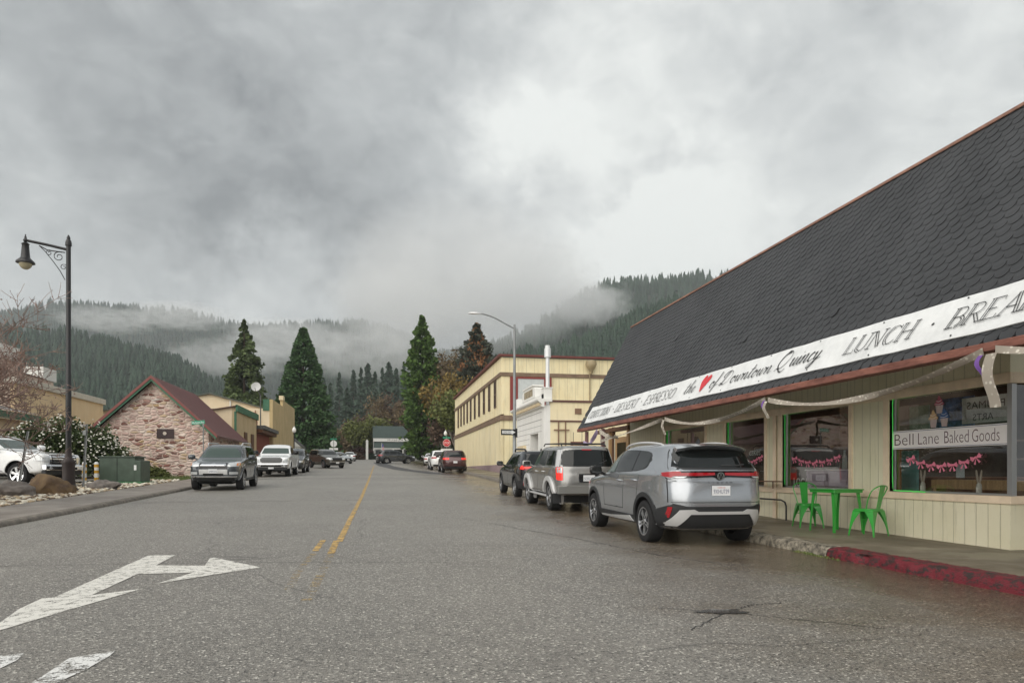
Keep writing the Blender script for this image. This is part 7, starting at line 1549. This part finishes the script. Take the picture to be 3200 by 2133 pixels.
lst = sorted([(o_.location.x / max(1, o_.location.y), o_) for o_ in COL.objects if o_.name.startswith('distant_conifer')], key=lambda t: t[0])
PL = ['leftmost conifer of the far gap, beside the broad sequoia', 'second conifer from the left in the far gap', 'third conifer from the left in the far gap', 'fourth conifer from the left in the far gap', 'fifth conifer from the left, above the bushes left of the museum', 'sixth conifer from the left, above the bushes left of the museum', 'seventh conifer from the left, just left above the museum roof', 'eighth conifer from the left, above the left end of the museum roof', 'ninth conifer from the left, above the museum roof', 'tenth conifer from the left, above the middle of the museum roof', 'eleventh conifer from the left, near the bright green cedar', 'twelfth conifer from the left, touching the bright green cedar', 'distant conifer behind the golden bare tree', 'distant conifer right of the rusty-topped spruce, above the yellow building']
for (k_, o_), l_ in zip(lst, PL): o_['label'] = l_
# branching trees
def branch_tree(name, lab, x, y, z, h, m_b, m_l, seed, spread=.5, levels=5, leafn=0, lf=.3, trunk=.18, start=.25, group=None, n0=7, lean=(0, 0), rad=None, up=.35, twig=.011, cat='tree', minr=.012, leafsd=.35):
    rs = random.Random(seed); r = empty(name, (x, y, z), 0, lab, cat, group); q = MB(); tips = []
    def grow(p, d, L_, rad_, lv):
        pts = [p]; n = 4
        for i in range(n):
            d = (d + Vector((rs.uniform(-1, 1), rs.uniform(-1, 1), rs.uniform(-.5, 1))) * .16).normalized(); p = p + d * (L_ / n); pts.append(p)
        rr_ = [rad_ * (1 - .45 * i / n) for i in range(n + 1)]
        q.tube(pts, rr_, 6 if lv < 2 else 4 if lv < 4 else 3, cap=False)
        if lv >= levels: tips.extend(pts[1:]); return
        if lv >= 2: tips.extend(pts[2:])
        k = rs.randint(3, 4) if lv < levels - 1 else rs.randint(3, 5)
        for j in range(k):
            t = rs.uniform(.35, 1); i = min(n - 1, int(t * n)); pp = pts[i].lerp(pts[i + 1], t * n - i) if i < n else pts[-1]
            a = Vector((rs.gauss(0, 1), rs.gauss(0, 1), rs.gauss(0, 1) * .7 + up)).normalized()
            nd_ = (d * (1 - spread * .7) + a * spread * 1.3).normalized(); grow(pp, nd_, L_ * rs.uniform(.52, .78), max(minr, rr_[i] * .62), lv + 1)
    p = Vector((0, 0, -.2)); d = Vector((lean[0], lean[1], 1)).normalized(); st = Vector((d.x * h * start, d.y * h * start, h * start))
    q.tube([p, st * .5, st], [trunk * 1.25, trunk, trunk * .9], 9)
    for j in range(n0):
        a = j * 2.4 + rs.uniform(-.4, .4); dd = Vector((math.cos(a) * spread, math.sin(a) * spread, rs.uniform(.5, 1.1))).normalized(); grow(st * rs.uniform(.75, 1.0), dd, h * (1 - start) * rs.uniform(.38, .5), trunk * .55, 1)
    q.build('trunk', m_b, r, fixn=False)
    if leafn:
        rs2 = np.random.RandomState(seed); T_ = np.array([t[:] for t in tips]); idx = rs2.randint(0, len(T_), leafn); P = T_[idx] + rs2.normal(size=(leafn, 3)) * leafsd
        V, Fc = leaves(rs2, P, rs2.normal(size=(leafn, 3)), lf); mesh_np('crown', V, Fc, m_l, r)
    return r
m_redtw = mat('reddish_twigs', (.26, .18, .15), .8, var=.3, vs=5); m_bud = leafmat('red_buds', (.16, .08, .06), (.32, .20, .15), 1, 8)
branch_tree('budding_tree', 'bare tree with reddish buds reaching in from the left edge', -11.4, 20.7, gz(20) + .15, 6.9, m_redtw, m_bud, 7, spread=.62, levels=6, leafn=4500, lf=.04, trunk=.15, start=.17, n0=8, up=.22, minr=.009, leafsd=.03, lean=(.0, 0))
m_gold = leafmat('golden_buds', (.13, .085, .025), (.26, .19, .06), .8, 5); m_rust = leafmat('rusty_twigs', (.11, .08, .045), (.21, .155, .09), .8, 5); m_olive = leafmat('olive_new_leaves', (.065, .08, .022), (.17, .19, .06), .8, 5); m_brownb = leafmat('brown_twigs', (.06, .04, .03), (.15, .10, .07), .8, 5)
DT = [(1400, 128, 1058, 'tall rusty bare birch between the green cedar and the spruce', m_rust, .17, 9000), (1405, 112, 1165, 'golden budding tree just right of the green cedar', m_gold, .15, 5500), (1425, 104, 1225, 'brown twiggy tree left of the yellow building', m_olive, .18, 6500), (1388, 106, 1290, 'low brown twiggy tree under the golden one', m_brownb, .3, 6000),
      (1120, 150, 1290, 'yellow-green budding tree left of the museum roof', m_olive, .55, 7000), (1160, 158, 1285, 'olive budding tree touching the museum roof', m_olive, .5, 6000), (1225, 175, 1225, 'brown bare tree rising behind the museum roof', m_brownb, .45, 8000), (1190, 178, 1245, 'grey-brown bare tree behind the left of the museum roof', m_brownb, .45, 7000), (1260, 168, 1210, 'tawny bare tree behind the right end of the museum roof', m_rust, .45, 8000),
      (1028, 142, 1335, 'rusty brown bush-like tree right of the sequoia', m_rust, .6, 6000), (1070, 160, 1330, 'tawny bare tree above the small silver car', m_rust, .55, 6000), (1090, 175, 1300, 'dull brown tree left of the yellow-green one', m_brownb, .5, 6000)]
for i, (px, Y, yt, lab, ml, spd, nl) in enumerate(DT):
    x, d = at_px(px, Y); zb = min(gz(Y), 3.6); branch_tree('bare_tree', lab, x, Y, zb, zpx(yt, d) - zb, m_barkg, ml, 40 + i, spread=spd, levels=4, leafn=nl, lf=.40, trunk=.2, start=.18, n0=8, group='bare and budding trees at the street end', minr=.02, leafsd=.45)
# shrubs
def shrub(name, lab, x, y, z, rx_, ry_, h, m, seed, n=9000, lf=.12, flowers=0, fm=None, group=None):
    rs = np.random.RandomState(seed); r = empty(name, (x, y, z), 0, lab, 'shrub', group)
    q = MB()
    for i in range(9): a = i * .7; q.tube([(0, 0, -.1), (math.cos(a) * rx_ * .35, math.sin(a) * ry_ * .35, h * .5), (math.cos(a) * rx_ * .6, math.sin(a) * ry_ * .6, h * .85)], [.05, .03, .01], 5)
    q.build('stems', m_bark, r)
    def pts(n, lo):
        d = rs.normal(size=(n, 3)); d /= np.linalg.norm(d, axis=1, keepdims=True); d[:, 2] = np.abs(d[:, 2]) * 1.0
        lump = np.array([mnoise.noise(Vector((a * 2.3 + seed, b * 2.3, c * 2.3))) for a, b, c in d]); rad = rs.uniform(lo, 1, n) ** .5 * (1 + .28 * lump)
        P = d * rad[:, None] * np.array([rx_, ry_, h * .62]); P[:, 2] += h * .36 * rs.uniform(.3, 1.0, n); return P, d
    P, d = pts(n, .35); V, Fc = leaves(rs, P, d + rs.normal(size=d.shape) * .7, lf); mesh_np('foliage', V, Fc, m, r)
    if flowers:
        P, d = pts(flowers, .93); P *= 1.03; ico = bmesh.new(); bmesh.ops.create_icosphere(ico, subdivisions=1, radius=1); iv = np.array([v.co[:] for v in ico.verts]); fi = np.array([[v.index for v in f.verts] for f in ico.faces]); ico.free()
        s_ = rs.uniform(.028, .062, (len(P), 1, 1)); V = (P[:, None, :] + iv[None] * s_ * np.array([1, 1, .7])).reshape(-1, 3); Fc = (fi[None] + (np.arange(len(P)) * len(iv))[:, None, None]).reshape(-1, 3); mesh_np('blossoms', V, Fc, fm, r, 'stuff')
    return r
m_bush = leafmat('bush_leaves', (.022, .04, .012), (.085, .11, .04), 1.2, 9)
shrub('flowering_bush', 'big green bush full of white blossoms between the white pickup and stone building', -15.1, 37.6, gz(37) - .1, 2.9, 2.0, 3.35, m_bush, 3, n=22000, lf=.13, flowers=1000, fm=mat('white_blossom', (.82, .80, .72), .7))
for i, (px, Y, rx_, h, m, lab) in enumerate([(1130, 140, 2.6, 2.6, leafmat('maroon_leaves', (.03, .015, .015), (.08, .04, .035)), 'dark maroon hedge left of the museum'), (1105, 134, 2.0, 1.6, m_brownb, 'low brown shrub by the small silver car'), (1215, 138, 3.2, .9, m_bush, 'low green hedge before the museum porch'), (1160, 138, 1.8, 1.4, leafmat('dark_hedge', (.02, .035, .025), (.05, .07, .05)), 'dark green round shrub behind the white post'), (1075, 138, 1.6, 1.8, m_gold, 'yellow flowering shrub behind the far white car'), (1345, 126, 2.2, 2.2, m_bush, 'dark shrub left of the small white house'), (1010, 130, 2.4, 2.4, m_rust, 'rusty shrub right of the sequoia base')]):
    x, d = at_px(px, Y); shrub('shrub', lab, x, Y, min(gz(Y), 3.6) - .1, rx_, 1.5, h, m, 60 + i, n=3200, lf=.28, group='shrubs at the street end')
shrub('shrub', 'low green and yellow weeds at the corner of the stone building', -12.6, 41.8, gz(41), 1.4, .6, .8, m_olive, 77, n=2600, lf=.12)
# ================================================================ forested hills
def proto(kind, rs, tiers, ns):
    V = []; Fc = []
    for t in range(tiers):
        f0 = .10 + .9 * t / tiers; f1 = f0 + 1.75 / tiers; r0 = .20 * (1 - f0) ** .85 + .012; b = len(V); a0 = rs.uniform(0, 6)
        for k in range(ns):
            a = a0 + 2 * math.pi * k / ns; rr_ = r0 * rs.uniform(.72, 1.2); V.append((rr_ * math.cos(a), rr_ * math.sin(a), f0 - rs.uniform(0, .03)))
            a += math.pi / ns; rr_ *= .55; V.append((rr_ * math.cos(a), rr_ * math.sin(a), f0 + .02))
        V.append((0, 0, min(1, f1))); m = 2 * ns
        Fc += [(b + k, b + (k + 1) % m, b + m) for k in range(m)]
    return np.array(V), np.array(Fc)
def hill(nm, D0, D1, sil, th, ntree, m_tree, seed, detail, snag=0, z0=3.3, back=250, power=1.15):
    """sil: (pixel column, pixel row of the tree tops); the slope rises from distance D0 to its crest at D1"""
    rs = np.random.RandomState(seed); pxs = [s_[0] for s_ in sil]; pys = [s_[1] for s_ in sil]
    def crest(px): return zpx(np.interp(px, pxs, pys), D1) - th * .82
    def surf(px, s_):
        d = D0 + (D1 - D0) * s_; u = (px - 1600) / F; zc = crest(px) - z0
        zz = z0 + zc * np.minimum(s_, 1) ** power - np.maximum(s_ - 1, 0) * zc * .8
        bump = zc * .05 * np.sin(px * .013 + s_ * 5 + seed) * (1 - np.minimum(1, s_)) * s_ * 3
        return d * (u * CA + SA), d * (CA - u * SA), zz + bump
    xs_ = np.linspace(pxs[0], pxs[-1], 70); ss_ = np.linspace(0, 1 + back / (D1 - D0), 22); V = [surf(a, b) for b in ss_ for a in xs_]; n = len(xs_)
    Fc = [(j * n + i, j * n + i + 1, (j + 1) * n + i + 1, (j + 1) * n + i) for j in range(len(ss_) - 1) for i in range(n - 1)]
    o = mesh_np('hill', V, Fc, m_hill, None, 'structure')
    ps = [proto(0, rs, *detail) for _ in range(5)]; VV = []; FF = []; off = 0
    px = rs.uniform(pxs[0], pxs[-1], ntree); s_ = np.concatenate([rs.uniform(0.0, 1.03, ntree - ntree // 6) ** .8, rs.uniform(.93, 1.04, ntree // 6)])
    for i in range(ntree):
        x, y, z = surf(px[i], s_[i]); hh = th * rs.uniform(.55, 1.15); w_ = hh * rs.uniform(.85, 1.25); a = rs.uniform(0, 6.28); pv, pf = ps[i % 5]; ca, sa = math.cos(a), math.sin(a)
        q_ = np.stack([(pv[:, 0] * ca - pv[:, 1] * sa) * w_ + x, (pv[:, 0] * sa + pv[:, 1] * ca) * w_ + y, pv[:, 2] * hh + z - .5], 1); VV.append(q_); FF.append(pf + off); off += len(pv)
    mesh_np('forest', np.concatenate(VV), np.concatenate(FF), m_tree, None, 'stuff')
    if snag:
        q = MB()
        for i in range(snag):
            p_ = rs.uniform(pxs[0] + 40, pxs[-1] - 40); x, y, z = surf(p_, rs.uniform(.9, 1.0)); hh = th * rs.uniform(.6, 1.1); q.tube([(x, y, z), (x, y, z + hh)], [.35, .12], 4)
        o = q.build('bare_snags', mat('snag_grey', (.25, .24, .23), .9), None, fixn=False); o['kind'] = 'stuff'
m_hill = mat('forest_floor', (.03, .035, .02), .95, var=.3, vs=.02)
m_f1 = leafmat('hill_forest_near', (.014, .032, .022), (.045, .078, .052), .02, .12); m_f2 = leafmat('hill_forest_far', (.018, .034, .026), (.045, .072, .055), .01, .08)
hill('A', 900, 1750, [(-500, 960), (-100, 985), (60, 960), (150, 932), (250, 940), (340, 945), (440, 948), (520, 955), (600, 965), (680, 990), (760, 1008), (860, 1005), (960, 1000), (1050, 995), (1120, 990), (1200, 1010), (1320, 1060)], 27, 6500, m_f2, 3, (5, 5), snag=70)
hill('B', 300, 720, [(-600, 960), (-200, 1000), (80, 1020), (200, 1030), (300, 1045), (400, 1078), (480, 1092), (560, 1120), (640, 1165), (720, 1200), (800, 1235), (900, 1290)], 23, 4200, m_f1, 5, (8, 6))
hill('C', 420, 950, [(940, 1250), (1000, 1170), (1060, 1150), (1130, 1130), (1220, 1112), (1300, 1100), (1420, 1090), (1520, 1080), (1650, 1060)], 24, 2200, m_f1, 8, (7, 6))
hill('D', 480, 1150, [(1380, 1120), (1500, 1080), (1640, 1020), (1740, 960), (1820, 905), (1900, 872), (1960, 866), (2060, 852), (2160, 848), (2300, 846), (2500, 850), (2900, 900), (3300, 960)], 27, 5200, m_f1, 11, (7, 6), snag=12)
hill('E', 260, 560, [(1540, 1110), (1640, 1090), (1720, 1085), (1790, 1058), (1850, 1040), (1930, 1005), (2010, 960), (2100, 930), (2300, 900)], 20, 1500, m_f1, 14, (8, 7))
# ================================================================ low cloud on the slopes, and the damp air
def mist(px, py, D, sx, sy, sz, dens, seed, scale=3.0, cut=.45, soft=.25):
    d = D; u = (px - 1600) / F; x, y, z = d * (u * CA + SA), d * (CA - u * SA), zpx(py, d)
    me = bpy.data.meshes.new('mist_bank'); bm = bmesh.new(); bmesh.ops.create_icosphere(bm, subdivisions=2, radius=1); bm.to_mesh(me); bm.free()
    o = link('mist_bank', me); o.location = (x, y, z); o.scale = (sx, sy, sz); o.rotation_euler = (0, 0, -YAW - math.atan(u) * .8); o['kind'] = 'stuff'
    m = bpy.data.materials.new('mist'); m.use_nodes = True; t = m.node_tree; t.nodes.clear(); l = t.links
    out_ = t.nodes.new('ShaderNodeOutputMaterial'); pv = t.nodes.new('ShaderNodeVolumePrincipled'); pv.inputs['Color'].default_value = (.995, .998, 1, 1); pv.inputs['Anisotropy'].default_value = 0
    c = t.nodes.new('ShaderNodeTexCoord'); mp = t.nodes.new('ShaderNodeMapping'); mp.inputs['Location'].default_value = (seed * 3.7, seed * 1.3, 0); mp.inputs['Scale'].default_value = (1, .6, .6)
    l.new(c.outputs['Object'], mp.inputs[0]); n = t.nodes.new('ShaderNodeTexNoise'); n.inputs['Scale'].default_value = scale; n.inputs['Detail'].default_value = 6; n.inputs['Roughness'].default_value = .62; n.inputs['Distortion'].default_value = .6; l.new(mp.outputs[0], n.inputs['Vector'])
    ln = t.nodes.new('ShaderNodeVectorMath'); ln.operation = 'LENGTH'; l.new(c.outputs['Object'], ln.inputs[0])
    fo = t.nodes.new('ShaderNodeMapRange'); fo.inputs[1].default_value = .35; fo.inputs[2].default_value = .97; fo.inputs[3].default_value = 1; fo.inputs[4].default_value = 0; fo.interpolation_type = 'SMOOTHSTEP'; l.new(ln.outputs['Value'], fo.inputs[0])
    ad = t.nodes.new('ShaderNodeMath'); ad.operation = 'MULTIPLY_ADD'; l.new(fo.outputs[0], ad.inputs[0]); ad.inputs[1].default_value = .5; l.new(n.outputs['Fac'], ad.inputs[2])
    mr = t.nodes.new('ShaderNodeMapRange'); mr.inputs[1].default_value = cut + .25; mr.inputs[2].default_value = cut + .25 + soft; mr.inputs[3].default_value = 0; mr.inputs[4].default_value = dens; l.new(ad.outputs[0], mr.inputs[0])
    l.new(mr.outputs[0], pv.inputs['Density']); l.new(pv.outputs[0], out_.inputs['Volume']); me.materials.append(m); return o
# the big cloud swallowing the middle of the valley, and torn scraps on both slopes
mist(1400, 900, 800, 190, 130, 130, .0085, 1, 3.4, .34, .45)
mist(1650, 900, 850, 140, 110, 95, .0085, 2, 4.2, .42, .35)
mist(1260, 960, 1100, 170, 140, 100, .0075, 3, 4.6, .42, .35)
mist(1830, 950, 880, 85, 60, 45, .022, 4, 4.5, .50, .22)
mist(560, 985, 1250, 150, 90, 42, .012, 5, 8.0, .57, .16)
mist(900, 1060, 1200, 180, 110, 60, .010, 6, 7.5, .555, .18)
mist(330, 1000, 1300, 150, 100, 38, .009, 7, 8.0, .58, .16)
mist(720, 1120, 1000, 150, 90, 45, .008, 8, 7.5, .56, .18)
mist(1150, 1110, 700, 110, 70, 40, .010, 9, 4.4, .50, .22)
# haze: one closed box of thin pale air round everything
q = MB(); q.box(-2600, 2600, -80, 2700, -6, 700); o = q.build('haze', mat('tmp_haze', (1, 1, 1)), None); o['kind'] = 'stuff'
m = bpy.data.materials.new('haze_air'); m.use_nodes = True; t = m.node_tree; t.nodes.clear(); ou = t.nodes.new('ShaderNodeOutputMaterial'); pv = t.nodes.new('ShaderNodeVolumePrincipled'); pv.inputs['Color'].default_value = (.90, .94, .97, 1); pv.inputs['Density'].default_value = .00020; t.links.new(pv.outputs[0], ou.inputs['Volume']); o.data.materials[0] = m
